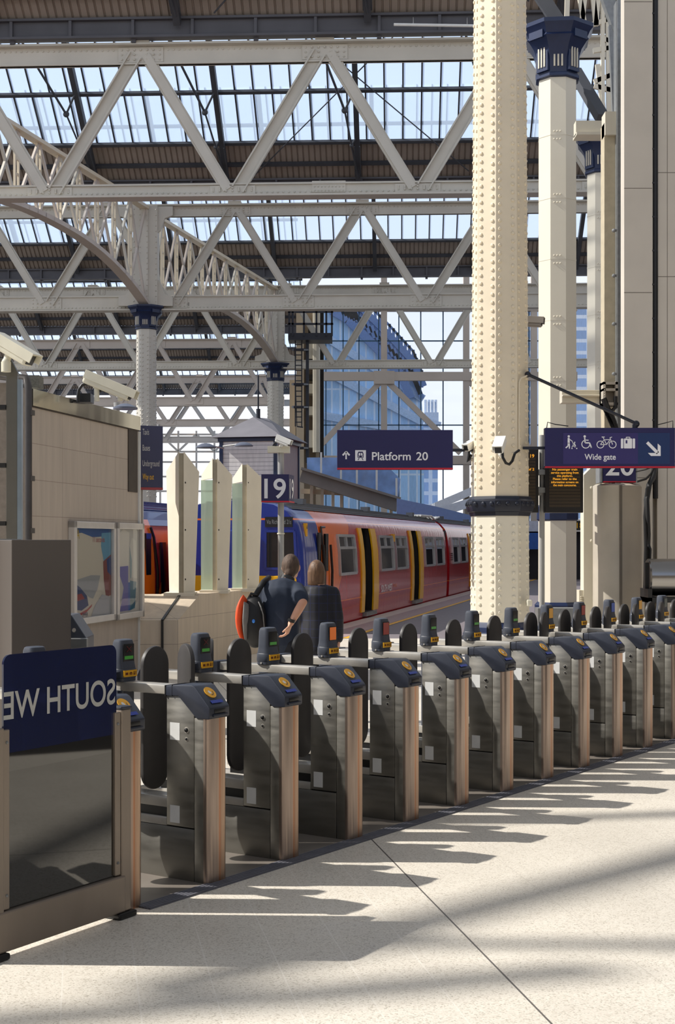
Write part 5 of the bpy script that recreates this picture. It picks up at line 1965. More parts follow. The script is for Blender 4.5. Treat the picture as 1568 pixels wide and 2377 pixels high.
b.poly(o2, X1, Z1, [(icx - .27 * u, icz - .2 * u), (icx + .27 * u, icz - .2 * u), (icx + .28 * u, icz + .15 * u), (icx + .2 * u, icz + .36 * u), (icx - .2 * u, icz + .36 * u), (icx - .28 * u, icz + .15 * u)])
b.stroke(o2, X1, Z1, [(icx - .12 * u, icz - .24 * u), (icx - .24 * u, icz - .42 * u)], .07 * u)
b.stroke(o2, X1, Z1, [(icx + .12 * u, icz - .24 * u), (icx + .24 * u, icz - .42 * u)], .07 * u)
b.m = 0
o3 = V((0, sd - 0.012, 0))
b.poly(o3, X1, Z1, [(icx - .2 * u, icz + .0 * u), (icx - .03 * u, icz + .0 * u), (icx - .03 * u, icz + .24 * u), (icx - .16 * u, icz + .24 * u)])
b.poly(o3, X1, Z1, [(icx + .2 * u, icz + .0 * u), (icx + .03 * u, icz + .0 * u), (icx + .03 * u, icz + .24 * u), (icx + .16 * u, icz + .24 * u)])
b.disc(o3, X1, Z1, icx - .16 * u, icz - .1 * u, .05 * u, 10); b.disc(o3, X1, Z1, icx + .16 * u, icz - .1 * u, .05 * u, 10)
b.build('symbols', [M['sign_white'], M['sign_navy']], t, world=True, recalc=False)
b = MB()
b.bar(P(1050, 1045, sd + .07), P(1110, 1045, sd + .07), 0.05, 0.045)
b.build('bracket_arm', M['navy_dark'], t, world=True)

# wide gate sign
wd_ = 22.6
t = root('wide_gate_sign', (gx(1417, wd_), wd_, gz(1086, wd_)), 'wide navy sign reading Wide gate with pushchair, wheelchair, bicycle and case symbols', 'sign')
b = MB()
b.box((gx(1266, wd_), wd_, gz(1086, wd_)), (gx(1568, wd_), wd_ + 0.16, gz(993, wd_)))
b.build('panel', M['sign_navy'], t, world=True, bevel=0.006)
b = MB(); b.box((gx(1266, wd_), wd_ - 0.006, gz(1086, wd_)), (gx(1568, wd_), wd_ + 0.1, gz(1082.5, wd_))); b.build('red_stripe', M['sign_red'], t, world=True)
b = MB()
b.box((gx(1308, wd_), wd_ - 0.004, gz(1077, wd_)), (gx(1482, wd_), wd_ + 0.01, gz(1005, wd_)))
b.m = 1
b.box((gx(1482, wd_), wd_ - 0.004, gz(1077, wd_)), (gx(1556, wd_), wd_ + 0.01, gz(1005, wd_)))
b.build('coloured_fields', [M['sign_purple'], M['sign_teal']], t, world=True)
b = MB()
b.text('Wide gate', P(1394, 1067, wd_) + V((0, -.008, 0)), X1, Z1, gz(1054, wd_) - gz(1067, wd_), gx(1430, wd_) - gx(1357.5, wd_), 'c', bold=True)
b.build('lettering', M['sign_white'], t, world=True, recalc=False)
b = MB()
k_ = wd_ / F
o = V((0, wd_ - 0.008, CAMZ))
# pixel-sized drawing units on the sign's own plane
def L_(pts): return [((x - CX) * k_, (HY - y) * k_) for x, y in pts]
def C_(x, y, r, n=16): b.disc(o, X1, Z1, (x - CX) * k_, (HY - y) * k_, r * k_, n)
def R_(x, y, r0, r1, a0=0, a1=360): b.ring(o, X1, Z1, (x - CX) * k_, (HY - y) * k_, r0 * k_, r1 * k_, a0, a1)
def S_(pts, w): b.stroke(o, X1, Z1, L_(pts), w * k_)
def G_(pts): b.poly(o, X1, Z1, L_(pts))
# person with pushchair
C_(1321, 1013, 2.7); G_([(1318.5, 1016.5), (1323, 1016.5), (1323.5, 1029), (1318.3, 1029)])
S_([(1320, 1028), (1319.5, 1035), (1314, 1040)], 3); S_([(1322, 1028), (1322.5, 1035), (1322.5, 1041.5)], 2.6)
S_([(1323, 1020), (1330, 1025)], 2); S_([(1328.5, 1024), (1336, 1039)], 1.4); S_([(1334, 1027), (1328, 1039)], 1.2)
G_([(1331, 1037), (1338, 1036), (1334.5, 1027.5)]); C_(1334.8, 1027, 1.6, 10); C_(1328.5, 1041, 1.4, 10); C_(1339.5, 1041, 1.5, 10)
# wheelchair
C_(1358, 1013.2, 2.9); S_([(1358, 1016.5), (1359, 1028), (1369, 1028), (1373.5, 1039)], 3.2); S_([(1358.5, 1021.5), (1367, 1022)], 2.2); S_([(1372, 1039.5), (1375, 1038)], 2)
R_(1360.5, 1031, 8.2, 10.2, 110, 345)
# bicycle
R_(1394.5, 1032, 7.2, 9.0); R_(1422.8, 1032, 7.2, 9.0)
S_([(1394.5, 1032), (1403, 1021), (1417, 1020.5), (1409, 1032), (1394.5, 1032)], 1.7); S_([(1409, 1032), (1400.5, 1015)], 1.7); S_([(1422.8, 1032), (1416.5, 1016), (1421.5, 1014.5)], 1.7); S_([(1397.5, 1014.5), (1404.5, 1014.5)], 2)
# suitcase
for x0, x1 in ((1442, 1447.6), (1449, 1468), (1469.4, 1475)):
    G_([(x0, 1019 + (x0 == 1442) * 1), (x0 + 1, 1018), (x1 - 1, 1018), (x1, 1019), (x1, 1040), (x1 - 1, 1041), (x0 + 1, 1041), (x0, 1040)])
S_([(1454.5, 1018.5), (1454.5, 1015), (1463, 1015), (1463, 1018.5)], 2)
# arrow
S_([(1503, 1027), (1528, 1052)], 7.2); G_([(1527.5, 1029.5), (1534.5, 1036), (1534.5, 1058.5), (1512, 1058.5), (1504.8, 1051.5), (1527.5, 1051.5)])
b.m = 1
o = V((0, wd_ - 0.011, CAMZ))
G_([(1453, 1022), (1457, 1022), (1457, 1029.5), (1453, 1029.5)])
b.build('symbols', [M['sign_white'], M['sign_purple']], t, world=True, recalc=False)
b = MB()
b.bar(P(1215, 1040, wd_ + .1), P(1268, 1040, wd_ + .1), 0.05, 0.045)
b.tube(P(1224, 868, 22.75), P(1478, 983, wd_ + 0.08), 0.026, 8)
b.sphere(P(1478, 984, wd_ + 0.08), 0.055, n=10, m=8)
b.tube(P(1475, 985, wd_ + 0.08), P(1475, 994, wd_ + 0.08), 0.045, 10)
b.sphere(P(1226, 869, 22.75), 0.05, n=10, m=8)
b.build('stay_rod', M['navy_dark'], t, world=True, smooth=40)
b = MB()
b.path([P(1270, 993, wd_ + .1), P(1272, 980, wd_ + .1), P(1290, 985, wd_ + .1), P(1320, 989, wd_ + .1)], 0.008, 5)
b.path([P(1563, 993, wd_ + .1), P(1563, 977, wd_ + .1), P(1545, 982, wd_ + .1), P(1528, 986, wd_ + .1)], 0.008, 5)
b.build('bird_wire', M['cable'], t, world=True)

# number 20 box sign above the round pillar
t = root('number_sign', P(1438, 1120, 24.5), 'navy box sign with number 20 half hidden under the Wide gate sign', 'sign')
b = MB()
b.box((gx(1401, 24.5), 24.5, gz(1119, 24.5)), (gx(1477, 24.5), 25.0, gz(1040, 24.5)))
b.build('panel', M['sign_navy'], t, world=True)
for xa_, xb_ in ((1396, 1400), (1478, 1481)):
    b = MB()
    b.box((gx(xa_, 24.5), 24.52, gz(1120, 24.5)), (gx(xb_, 24.5), 25.0, gz(1040, 24.5)))
    b.build('side_strip', M['zinc'], t, world=True)
for xa_ in (1420, 1462):
    b = MB()
    b.box((gx(xa_, 24.7), 24.65, gz(1127, 24.7)), (gx(xa_ + 8, 24.7), 24.95, gz(1117, 24.7)))
    b.build('foot_bracket', M['zinc'], t, world=True)
b = MB(); b.box((gx(1401, 24.5), 24.494, gz(1119.5, 24.5)), (gx(1477, 24.5), 24.6, gz(1117, 24.5))); b.build('red_stripe', M['sign_red'], t, world=True)
b = MB(); b.text('20', P(1440, 1103, 24.49), X1, Z1, 0.322, 0.488, 'c', bold=True); b.build('lettering', M['sign_white'], t, world=True, recalc=False)

# 19 box sign with camera on its pole
ND = 20.4
t = root('number_sign', (gx(646, ND), ND, gz(1167, ND)), 'navy box sign with white 19, on the pole above the man', 'sign')
nx0, nx1, nz0, nz1 = gx(607, ND), gx(671, ND), gz(1166, ND), gz(1101, ND)
na = V((nx0, ND, 0)); nb = V((nx1, ND, 0)); nc = V((gx(683, ND + 0.40), ND + 0.40, 0)); ne = na + (nc - nb)
b = MB()
b.add([p + Z1 * nz0 for p in (na, nb, nc, ne)] + [p + Z1 * nz1 for p in (na, nb, nc, ne)], [(0, 3, 2, 1), (4, 5, 6, 7), (0, 1, 5, 4), (1, 2, 6, 5), (2, 3, 7, 6), (3, 0, 4, 7)])
b.build('box', M['sign_navy'], t, world=True)
sv = (nc - nb).normalized()
b = MB()
b.text('19', V(((nx0 + nx1) / 2, ND - 0.004, gz(1156, ND))), X1, Z1, gz(1112, ND) - gz(1156, ND), 0.31, 'c', bold=True)
mid = (nb + nc) / 2 + V((0.004, 0, 0))
b.text('19', mid + Z1 * gz(1156, ND) , sv, Z1, gz(1112, ND) - gz(1156, ND), 0.31, 'c', bold=True)
b.build('lettering', M['sign_white'], t, world=True, recalc=False)
b = MB()
b.box((nx0, ND - 0.003, nz0), (nx1, ND + 0.01, nz0 + 0.02)); b.bar(nb + Z1 * (nz0 + 0.01), nc + Z1 * (nz0 + 0.01), 0.012, 0.02)
b.build('red_stripe', M['sign_red'], t, world=True)
pc = V((gx(652.5, ND + .22), ND + 0.22, 0))
t = root('camera_pole', pc, 'pale grey pole carrying the number 19 sign and a small camera', 'pole')
b = MB()
b.tube(pc, pc + Z1 * gz(1048, ND), 0.045, 16)
b.build('mast', M['pole'], t, world=True, smooth=40)
b = MB()
zb_ = gz(1240, ND)
b.tube(pc + Z1 * zb_, pc + Z1 * (zb_ + 0.02), 0.055, 16)
b.box((pc.x - 0.19, pc.y - 0.1, gz(1049, ND)), (pc.x + 0.13, pc.y + 0.1, gz(1034, ND)))
b.build('head_bracket', M['camera_beige'], t, world=True)


def cctv(p, d, L, w, h, label, mat, mount, arm=None):
    """box camera: housing with sunshield, lens, mount"""
    p, d = V(p), V(d).normalized()
    t = root('security_camera', p, label, 'camera', 'security cameras about the gates')
    side = d.cross(Z1).normalized()
    up = side.cross(d)
    b = MB()
    b.obox(p, d * L / 2, side * w / 2, up * h / 2)
    b.build('housing', mat, t, world=True, bevel=h * 0.18)
    b = MB()
    q = p + d * L * 0.06 + up * h * 0.56
    b.obox(q, d * L * 0.56, side * w * 0.56, up * h * 0.05)
    for s in (-1, 1):
        b.obox(p + d * L * 0.06 + side * s * w * 0.54 + up * h * 0.25, d * L * 0.56, side * w * 0.025, up * h * 0.36)
    b.build('sunshield', mat, t, world=True, bevel=h * 0.04)
    b = MB()
    b.obox(p + d * (L / 2), d * 0.006, side * w * 0.36, up * h * 0.34)
    b.tube(p + d * L * 0.45, p + d * (L * 0.53), h * 0.22, 12)
    b.build('lens', M['black'], t, world=True)
    b = MB()
    mount(b, p, d, up, side)
    b.build('mount', M['camera_beige'] if mat is not M['camera_white'] else M['camera_white'], t, world=True, smooth=40)
    return t


def m_pole19(b, p, d, up, s):
    b.tube(p - up * 0.05, V((pc.x, pc.y, gz(1034, ND))), 0.03, 8)


t = cctv(P(657, 1024, ND), (1.0, -0.25, -0.42), 0.21, 0.10, 0.10, 'small white camera on top of the number 19 pole', M['camera_white'], m_pole19)
b = MB(); b.path([P(646, 1024, ND), P(637, 1030, ND), P(634, 1034, ND), P(642, 1034, ND)], 0.012, 6); b.build('lead', M['cable'], t, world=True)
def m_col(b, p, d, up, s):
    b.tube(p - up * 0.05, p - up * 0.22 - d * 0.02, 0.03, 10); b.sphere(p - up * 0.16, 0.045, n=10, m=8); b.tube(p - up * 0.2, p - up * 0.2 - d * 0.12, 0.022, 8)


t = cctv(P(1161, 1034, 22.3), (-0.35, -1.0, -0.75), 0.28, 0.15, 0.15, 'white camera on the front of the big riveted column', M['camera_white'], m_col)
b = MB()
b.path([P(1167, 1046, 22.35), P(1168, 1062, 22.3), P(1175, 1075, 22.3), P(1183, 1078, 22.35), P(1190, 1070, 22.4), P(1196, 1052, 22.45), P(1206, 1045, 22.5)], 0.022, 8)
b.build('lead', M['cable'], t, world=True, smooth=50)
b = MB()
b.path([P(1206, 1045, 22.58), P(1206, 960, 22.6), P(1206, 888, 22.62), P(1210, 878, 22.62), P(1224, 872, 22.72)], 0.014, 8)
b.build('conduit', M['cream_warm'], t, world=True, smooth=50)
def m_back(b, p, d, up, s):
    b.tube(p, p + V((0.2, 0.1, -0.05)), 0.03, 8)


t = cctv(P(1090, 1036, 23.0), (-0.5, -0.6, -0.3), 0.2, 0.1, 0.12, 'camera half hidden at the left of the riveted column', M['camera_white'], m_back)
b = MB(); b.path([P(1090, 1045, 23), P(1089, 1058, 23), P(1085, 1072, 23), P(1091, 1066, 23), P(1095, 1055, 23)], 0.02, 6); b.build('lead', M['cable'], t, world=True)
def m_dark(b, p, d, up, s):
    b.tube(p, p + V((-0.35, 0.1, 0.02)), 0.05, 8)


cctv(P(1238, 748, 23.6), (1.0, -0.3, -0.1), 0.3, 0.14, 0.15, 'dark camera high on the right side of the riveted column', M['girder_grey'], m_dark)
# camera on the left post and camera on the booth
def m_post(b, p, d, up, s):
    q = P(14, 848, 12.9)
    b.tube(p - up * 0.06 - d * 0.02, q + V((0, 0, .02)), 0.035, 10); b.sphere(q + V((0, 0, 0.03)), 0.04, n=10, m=8); b.tube(q + V((0, 0, .03)), q - Z1 * 0.06, 0.045, 10)


cctv(P(30, 812, 12.9), (1.0, -0.35, -0.60), 0.42, 0.15, 0.13, 'large beige camera tilted down on the steel post, far left', M['camera_beige'], m_post)
bz = gz(968, 20) + 0.0
def m_booth(b, p, d, up, s):
    for f in (-0.12, 0.2):
        q = p + d * f - up * 0.07
        b.tube(q, V((q.x, q.y, zt - 0.02)), 0.032, 10); b.tube(V((q.x, q.y, zt + .14)), V((q.x, q.y, zt + .18)), 0.045, 10)


t = cctv(P(250, 897, 17.6), (1.0, -0.1, -0.42), 0.62, 0.16, 0.15, 'long white camera on two stubs on top of the stone booth', M['camera_beige'], m_booth)
b = MB()
b.path([P(202, 889, 17.6), P(191, 893, 17.6), P(183, 905, 17.6), P(181, 920, 17.6), P(181, 935, 17.6)], 0.02, 8)
b.build('lead', M['cable'], t, world=True, smooth=50)
b = MB()
b.path([P(232, 910, 17.6), P(238, 905, 17.6), P(244, 910, 17.6)], 0.015, 8)
b.build('lead', M['cable'], t, world=True, smooth=50)
b = MB()
b.box((gx(184, 17.8), 17.75, gz(934, 17.8)), (gx(212, 17.8), 18.0, gz(914, 17.8)))
o_ = tag(b.build('junction_box', M['black']), 'small black box beside the long camera on the booth roof', 'box')
b = MB()
b.box((gx(66, 16.8), 16.75, gz(900, 16.8)), (gx(93, 16.8), 17.0, gz(872, 16.8)))
o_ = tag(b.build('junction_box', pm('speckled_grey', c(112, 110, 100), 0.8, var=0.3, scale=40)), 'grey speckled box at the near corner of the booth roof', 'box')

# taxis / buses sign behind the booth
td = 20.6
t = root('direction_sign', P(349, 1140, td), 'slate blue direction sign reading Taxis, Buses, Underground and Way out', 'sign')
ex = V((1, 0.42, 0)).normalized()
def TP(px, py):
    # point on the sign's slanted plane
    a = P(320, 985, td)
    r = (px - CX) / F
    u_ = (r * a.y - a.x) / (ex.x - r * ex.y)
    q_ = a + ex * u_
    return V((q_.x, q_.y, CAMZ - (py - HY) * q_.y / F))
A, B = TP(306, 984), TP(378, 992)
C2, D2 = TP(378, 1140), TP(306, 1134)
zA, zB = (A.z + B.z) / 2, (C2.z + D2.z) / 2
b = MB()
b.prism([(0, zB), ((B - A).length, zB), ((B - A).length, zA), (0, zA)], V((A.x, A.y, 0)), ex, Z1, V((-ex.y, ex.x, 0)) * 0.1)
b.build('panel', M['sign_grey'], t, world=True)
b = MB()
of = V((ex.y, -ex.x, 0)) * 0.006
b.prism([(0, zB), ((B - A).length, zB), ((B - A).length, zB + 0.035), (0, zB + 0.035)], V((A.x, A.y, 0)) + of, ex, Z1, V((-ex.y, ex.x, 0)) * 0.05)
b.build('red_stripe', pm('faded_red', c(160, 66, 70), 0.5), t, world=True)
for body, y0, x1, mt in (('Taxis', 1009, 346, 'sign_white'), ('Buses', 1046, 348, 'sign_white'), ('Underground', 1082, 370, 'sign_white'), ('Way out', 1113, 357, 'sign_yellow')):
    b = MB()
    a_, e_ = TP(331, y0), TP(x1, y0)
    b.text(body, a_ + of, ex, Z1, 0.085, (e_ - a_).length)
    b.build('lettering', pm('sign_cream', c(206, 204, 200), 0.5) if mt == 'sign_white' else M[mt], t, world=True, recalc=False)
b = MB()
a_ = TP(319, 1041)
b.stroke(a_ + of, ex, Z1, [(0, 0), (0.03, 0), (0.03, 0.1), (-.03, 0.1), (-.03, 0), (0, 0)], 0.014)
b.build('symbols', M['sign_white'], t, world=True, recalc=False)
b = MB()
for f in (0.1, 0.85):
    p_ = A + (B - A) * f
    b.tube(V((p_.x, p_.y + 0.06, zA)), V((p_.x, p_.y + 0.06, zA + 0.03)), 0.02, 8)
p_ = A + (B - A) * 0.25
b.box((p_.x - 0.04, p_.y + 0.06, 0), (p_.x + 0.04, p_.y + 0.14, zA))
b.build('post', M['pole'], t, world=True)

# departure screens
t = root('departure_screen', P(1311, 1190, 25), 'black departure screen with amber text about no passenger service, under the Wide gate sign', 'departure screen')
dd = 24.4
b = MB(); b.box((gx(1267, dd), dd, gz(1190, dd)), (gx(1355, dd), dd + 0.25, gz(1040, dd))); b.build('case', M['board'], t, world=True, bevel=0.008)
b = MB()
y = 1060
while y < 1178:
    b.box((gx(1276, dd), dd - 0.004, gz(y + 6, dd)), (gx(1348, dd), dd + 0.01, gz(y, dd)))
    y += 7.4
b.build('display_rows', M['board_row'], t, world=True)
b = MB()
for y, s, w in ((1092, 'No passenger train', 58), (1099.5, 'service operating from', 64), (1107, 'this platform.', 37), (1114, 'Please refer to the', 55), (1121.5, 'information screens on', 63), (1128.5, 'the main concourse.', 54)):
    b.text(s, P(1312, y, dd - 0.007), X1, Z1, 0.036, w * dd / F, 'c', bold=True)
b.build('lettering', M['dot_orange'], t, world=True, recalc=False)
t2_ = root('departure_screen', P(1236, 1190, 25), 'narrow glimpse of a second departure screen right behind the riveted column', 'departure screen')
b = MB(); b.box((gx(1190, dd), dd, gz(1190, dd)), (gx(1251, dd), dd + 0.25, gz(1042, dd))); b.build('case', M['board'], t2_, world=True, bevel=0.008)
b = MB()
y = 1062
while y < 1178:
    b.box((gx(1198, dd), dd - 0.004, gz(y + 6, dd)), (gx(1244, dd), dd + 0.01, gz(y, dd)))
    y += 7.4
b.build('display_rows', M['board_row'], t2_, world=True)
b = MB()
b.text('Platform 19', P(1241, 1062, dd - 0.007), X1, Z1, 0.055, 0.40, 'r', bold=True); b.text('1 of 2', P(1241, 1092, dd - 0.007), X1, Z1, 0.04, 0.15, 'r', bold=True)
b.build('lettering', M['dot_orange'], t2_, world=True, recalc=False)
b = MB(); b.box((gx(1249, 24.5), 24.5, gz(1150, 24.5)), (gx(1258, 24.5), 24.62, gz(1130, 24.5))); b.build('hanger', M['zinc'], t2_, world=True)
t3_ = root('screen_pole', (gx(1259, 24.6), 24.6, 0), 'grey pole between the two departure screens', 'pole')
b = MB(); b.tube((gx(1259, 24.6), 24.6, 0), (gx(1259, 24.6), 24.6, gz(1010, 24.6)), 0.048, 14); b.build('mast', M['pole'], t3_, world=True, smooth=40)
b = MB()
for y in (1096, 1138):
    b.box((gx(1250, 24.5), 24.45, gz(y + 6, 24.5)), (gx(1269, 24.5), 24.75, gz(y - 6, 24.5)))
b.build('clamp', M['zinc'], t3_, world=True)

# signal box and small boxes by the column foot
for (x0, y0, x1, y1_, d, mt, nm, lab) in ((1224, 1392, 1237, 1408, 22.5, 'pole', 'wall_light', 'small rounded light fixed at the right foot of the riveted column'),):
    b = MB(); b.box((gx(x0, d), d, gz(y1_, d)), (gx(x1, d), d + 0.2, gz(y0, d)))
    tag(b.build(nm, M['camera_beige'], bevel=0.02), lab, 'light')
t = root('service_cabinet', (gx(1300, 23.8), 23.8, 0), 'low grey cabinet with a yellow tag below the departure screen', 'cabinet')
MB().box((gx(1250, 23.8), 23.8, 0), (gx(1342, 23.8), 24.2, gz(1412, 23.8))).build('body', M['zinc'], t, world=True)
MB().box((gx(1262, 23.8), 23.78, gz(1432, 23.8)), (gx(1268, 23.8), 23.8, gz(1420, 23.8))).build('tag', M['yellow'], t, world=True)

# ================================================================== TICKET GATES
GRZ = math.atan2(GU.y, GU.x)
GLEN = 1.28


def rrect(hx, hy, r, z, cx=0.0, cy=0.0, n=4):
    out = []
    for sx, sy, a0 in ((1, 1, 0), (-1, 1, 90), (-1, -1, 180), (1, -1, 270)):
        for k in range(n + 1):
            a = math.radians(a0 + 90 * k / n)
            out.append(V((cx + sx * (hx - r) + r * math.cos(a), cy + sy * (hy - r) + r * math.sin(a), z)))
    return out


def rings(b, rs):
    n = len(rs[0])
    vs = [p for r in rs for p in r]
    fs = [(i * n + k, i * n + (k + 1) % n, (i + 1) * n + (k + 1) % n, (i + 1) * n + k) for i in range(len(rs) - 1) for k in range(n)]
    fs += [tuple(range(n - 1, -1, -1)), tuple((len(rs) - 1) * n + k for k in range(n))]
    return b.add(vs, fs)


HW = 0.075
_gm = {}


def gate_meshes():
    """the parts every ticket gate shares: (name, mesh, parent part name)"""
    out = []
    for side in (0,):
        T = (lambda t: t) if side == 0 else (lambda t: GLEN - t)
        sfx = 'front' if side == 0 else 'rear'

        def side_prism(b, poly, hw):
            pts = [(T(p[0]), p[1]) for p in poly]
            b.prism(pts, (-hw, 0, 0), Y1, Z1, X1 * 2 * hw)
        b = MB()
        side_prism(b, [(0.066, 0.285), (0.257, 0.285), (0.257, 0.985), (0.165, 0.985), (0.066, 0.88)], HW)
        out.append((sfx + '_panel', b, 'steel', 0.004, None))
        b = MB()
        b.prism([(-HW - .002, T(0.062)), (-HW - .002, T(0.0)), (HW + .002, T(0.0)), (HW + .002, T(0.062))], (0, 0, 0), X1, Y1, Z1 * 0.868)
        out.append((sfx + '_strip', b, 'steel', 0.003, None))
        b = MB()
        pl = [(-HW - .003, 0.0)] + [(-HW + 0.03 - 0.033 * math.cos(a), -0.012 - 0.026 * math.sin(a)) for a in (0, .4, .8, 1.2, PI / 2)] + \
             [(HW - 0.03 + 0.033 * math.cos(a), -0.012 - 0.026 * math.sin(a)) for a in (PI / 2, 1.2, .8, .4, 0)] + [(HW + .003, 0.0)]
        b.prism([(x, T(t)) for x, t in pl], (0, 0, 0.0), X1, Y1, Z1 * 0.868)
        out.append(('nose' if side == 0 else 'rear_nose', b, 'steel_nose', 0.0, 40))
        # reader head
        hp = [(0.258, 0.974), (0.258, 1.028), (0.20, 1.034), (0.075, 1.040), (0.055, 1.032), (-0.036, 0.938), (-0.046, 0.925), (-0.046, 0.872), (-0.036, 0.866), (0.045, 0.866), (0.168, 0.976)]
        b = MB()
        side_prism(b, hp, HW + 0.009)
        out.append(('reader_head' if side == 0 else 'rear_reader_head', b, 'head', 0.006, 40))
        b = MB()
        side_prism(b, [(0.2625, 0.972), (0.2625, 1.030), (0.256, 1.030), (0.256, 0.972)], HW + 0.010)
        side_prism(b, [(0.212, 0.974), (0.212, 1.0355), (0.2105, 1.0355), (0.2105, 0.974)], HW + 0.0098)
        out.append(('head_joint', b, 'black', 0, None))
        if side == 0:
            ey = V((0, 0.075 + 0.036, 1.040 - 0.938)).normalized()   # up the slope
            nv = V((0, -ey.z, ey.y))
            o = V((0, 0.012, 0.985 + 0.0045)) + nv * 0.0065
            o = V((0, (0.055 - 0.036) / 2, (1.032 + 0.938) / 2)) + nv * 0.0022
            b = MB()
            b.prism([(0.038 * math.cos(2 * PI * k / 24), 0.016 + 0.038 * math.sin(2 * PI * k / 24)) for k in range(24)], o, X1, ey, nv * 0.003)
            out.append(('card_reader', b, 'yellow', 0, None))
            b = MB()
            oo = o + nv * 0.0042
            b.poly(oo, X1, ey, [(-0.018, 0.018), (-0.012, 0.028), (-0.002, 0.028), (0.006, 0.012), (-0.002, 0.005), (-0.014, 0.008)])
            out.append(('card_symbol', b, 'white', 0, 'card_reader'))
            b = MB()
            b.ring(oo, X1, ey, 0.0, 0.016, 0.017, 0.021, 250, 380, 10)
            b.ring(oo - nv * 0.003, X1, ey, 0.0, 0.016, 0.045, 0.048, 215, 325, 12)
            out.append(('symbol_arc', b, 'head', 0, 'card_reader'))
            b = MB()
            b.prism([(-0.046, -0.058), (0.046, -0.058), (0.046, -0.038), (-0.046, -0.038)], o, X1, ey, nv * 0.002)
            out.append(('instruction_label', b, 'blue_label', 0, None))
            b = MB()
            b.box((-0.045, -0.050, 0.895), (0.045, -0.04, 0.918))
            out.append(('ticket_slot', b, 'black', 0.003, None))
            b = MB()
            b.box((-0.06, -0.058, 0.878), (0.06, -0.044, 0.892))
            out.append(('ticket_tray', b, 'head', 0.004, None))
            x = -HW - 0.0012
            for z0 in (0.742, 0.302):
                b = MB()
                b.prism([(0.165, z0), (0.232, z0), (0.232, z0 + 0.092), (0.165, z0 + 0.092)], (x, 0, 0), Y1, Z1, X1 * 0.001)
                out.append(('sticker', b, 'white', 0, None))
            for z, r in ((0.80, 0.0165), (0.752, 0.011)):
                b = MB()
                b.tube((-HW + 0.004, 0.118, z), (-HW - 0.0015, 0.118, z), r, 14)
                out.append(('sensor_ring', b, 'steel_bright', 0, None))
                b = MB()
                b.dome((-HW, 0.118, z), (-1, 0, 0), r * 0.85, r * 0.7, n=12)
                out.append(('sensor', b, 'black', 0, 'sensor_ring'))
    # plinth, ledges, rail, post
    b = MB()
    b.box((-HW, 0.066, 0.0), (HW, 1.06, 0.278))
    out.append(('plinth', b, 'steel', 0.003, None))
    b = MB()
    b.box((-HW + 0.004, 0.26, 0.279), (HW - 0.004, 1.05, 0.325))
    b.box((-HW + 0.012, 0.26, 0.375), (HW - 0.012, 0.92, 0.43))
    out.append(('ledge', b, 'steel_bright', 0.004, None))
    b = MB()
    b.box((-HW + 0.02, 0.26, 0.32), (HW - 0.02, 0.9, 0.38))
    out.append(('ledge_gap', b, 'black', 0, None))
    b = MB()
    b.box((-0.05, 0.262, 0.976), (0.05, 1.0, 1.026))
    out.append(('rail', b, 'steel_bright', 0.006, None))
    b = MB()
    b.prism([(0.99, 0.955), (0.99, 1.032), (1.05, 1.032), (1.075, 0.99), (1.075, 0.955)], (-HW, 0, 0), Y1, Z1, X1 * 2 * HW)
    out.append(('rail_cap', b, 'head', 0.006, None))
    c0 = GLEN / 2
    b = MB()
    rings(b, [rrect(0.058, 0.045, 0.03, z, 0, c0) for z in (0.43, 0.978)])
    rings(b, [rrect(0.066, 0.052, 0.035, 1.027, 0, c0), rrect(0.066, 0.052, 0.035, 1.045, 0, c0)])
    rings(b, [rrect(0.067, 0.053, 0.035, 1.046, 0, c0), rrect(0.069, 0.054, 0.035, 1.05, 0, c0), rrect(0.068, 0.053, 0.035, 1.092, 0, c0), rrect(0.066, 0.051, 0.034, 1.096, 0, c0)])
    rings(b, [rrect(0.066, 0.051, 0.034, 1.097, 0, c0), rrect(0.062, 0.046, 0.03, 1.12, 0, c0), rrect(0.060, 0.042, 0.025, 1.14, 0, c0), rrect(0.056, 0.038, 0.022, 1.235, 0, c0), rrect(0.051, 0.033, 0.02, 1.252, 0, c0), rrect(0.042, 0.026, 0.016, 1.257, 0, c0)])
    out.append(('display_post', b, 'pod', 0.0, 35))
    b = MB()
    b.box((-0.044, c0 - 0.0425, 1.135), (0.044, c0 - 0.035, 1.232))
    out.append(('screen_bezel', b, 'black', 0.002, None))
    b = MB()
    b.box((-0.052, c0 - 0.0555, 1.052), (0.052, c0 - 0.04, 1.088))
    out.append(('icon_label', b, 'label_yellow', 0, None))
    b = MB()
    o = V((0, c0 - 0.057, 0))
    b.box((-0.040, c0 - 0.0565, 1.063), (-0.020, c0 - 0.05, 1.076))
    b.ring(o, X1, Z1, -0.004, 1.069, 0.004, 0.007, n=12); b.ring(o, X1, Z1, 0.008, 1.069, 0.004, 0.007, n=12); b.stroke(o, X1, Z1, [(-0.004, 1.069), (0.003, 1.078), (0.008, 1.069)], 0.003)
    b.stroke(o, X1, Z1, [(0.024, 1.061), (0.028, 1.072), (0.028, 1.081)], 0.006); b.stroke(o, X1, Z1, [(0.028, 1.072), (0.033, 1.061)], 0.004)
    b.stroke(o, X1, Z1, [(0.042, 1.062), (0.042, 1.08)], 0.005)
    out.append(('icons', b, 'label_ink', 0, 'icon_label'))
    b = MB()
    b.tube((-0.066, c0 + 0.0, 1.036), (-0.072, c0 + 0.0, 1.036), 0.006, 8)
    out.append(('lock', b, 'steel_bright', 0, None))
    return out


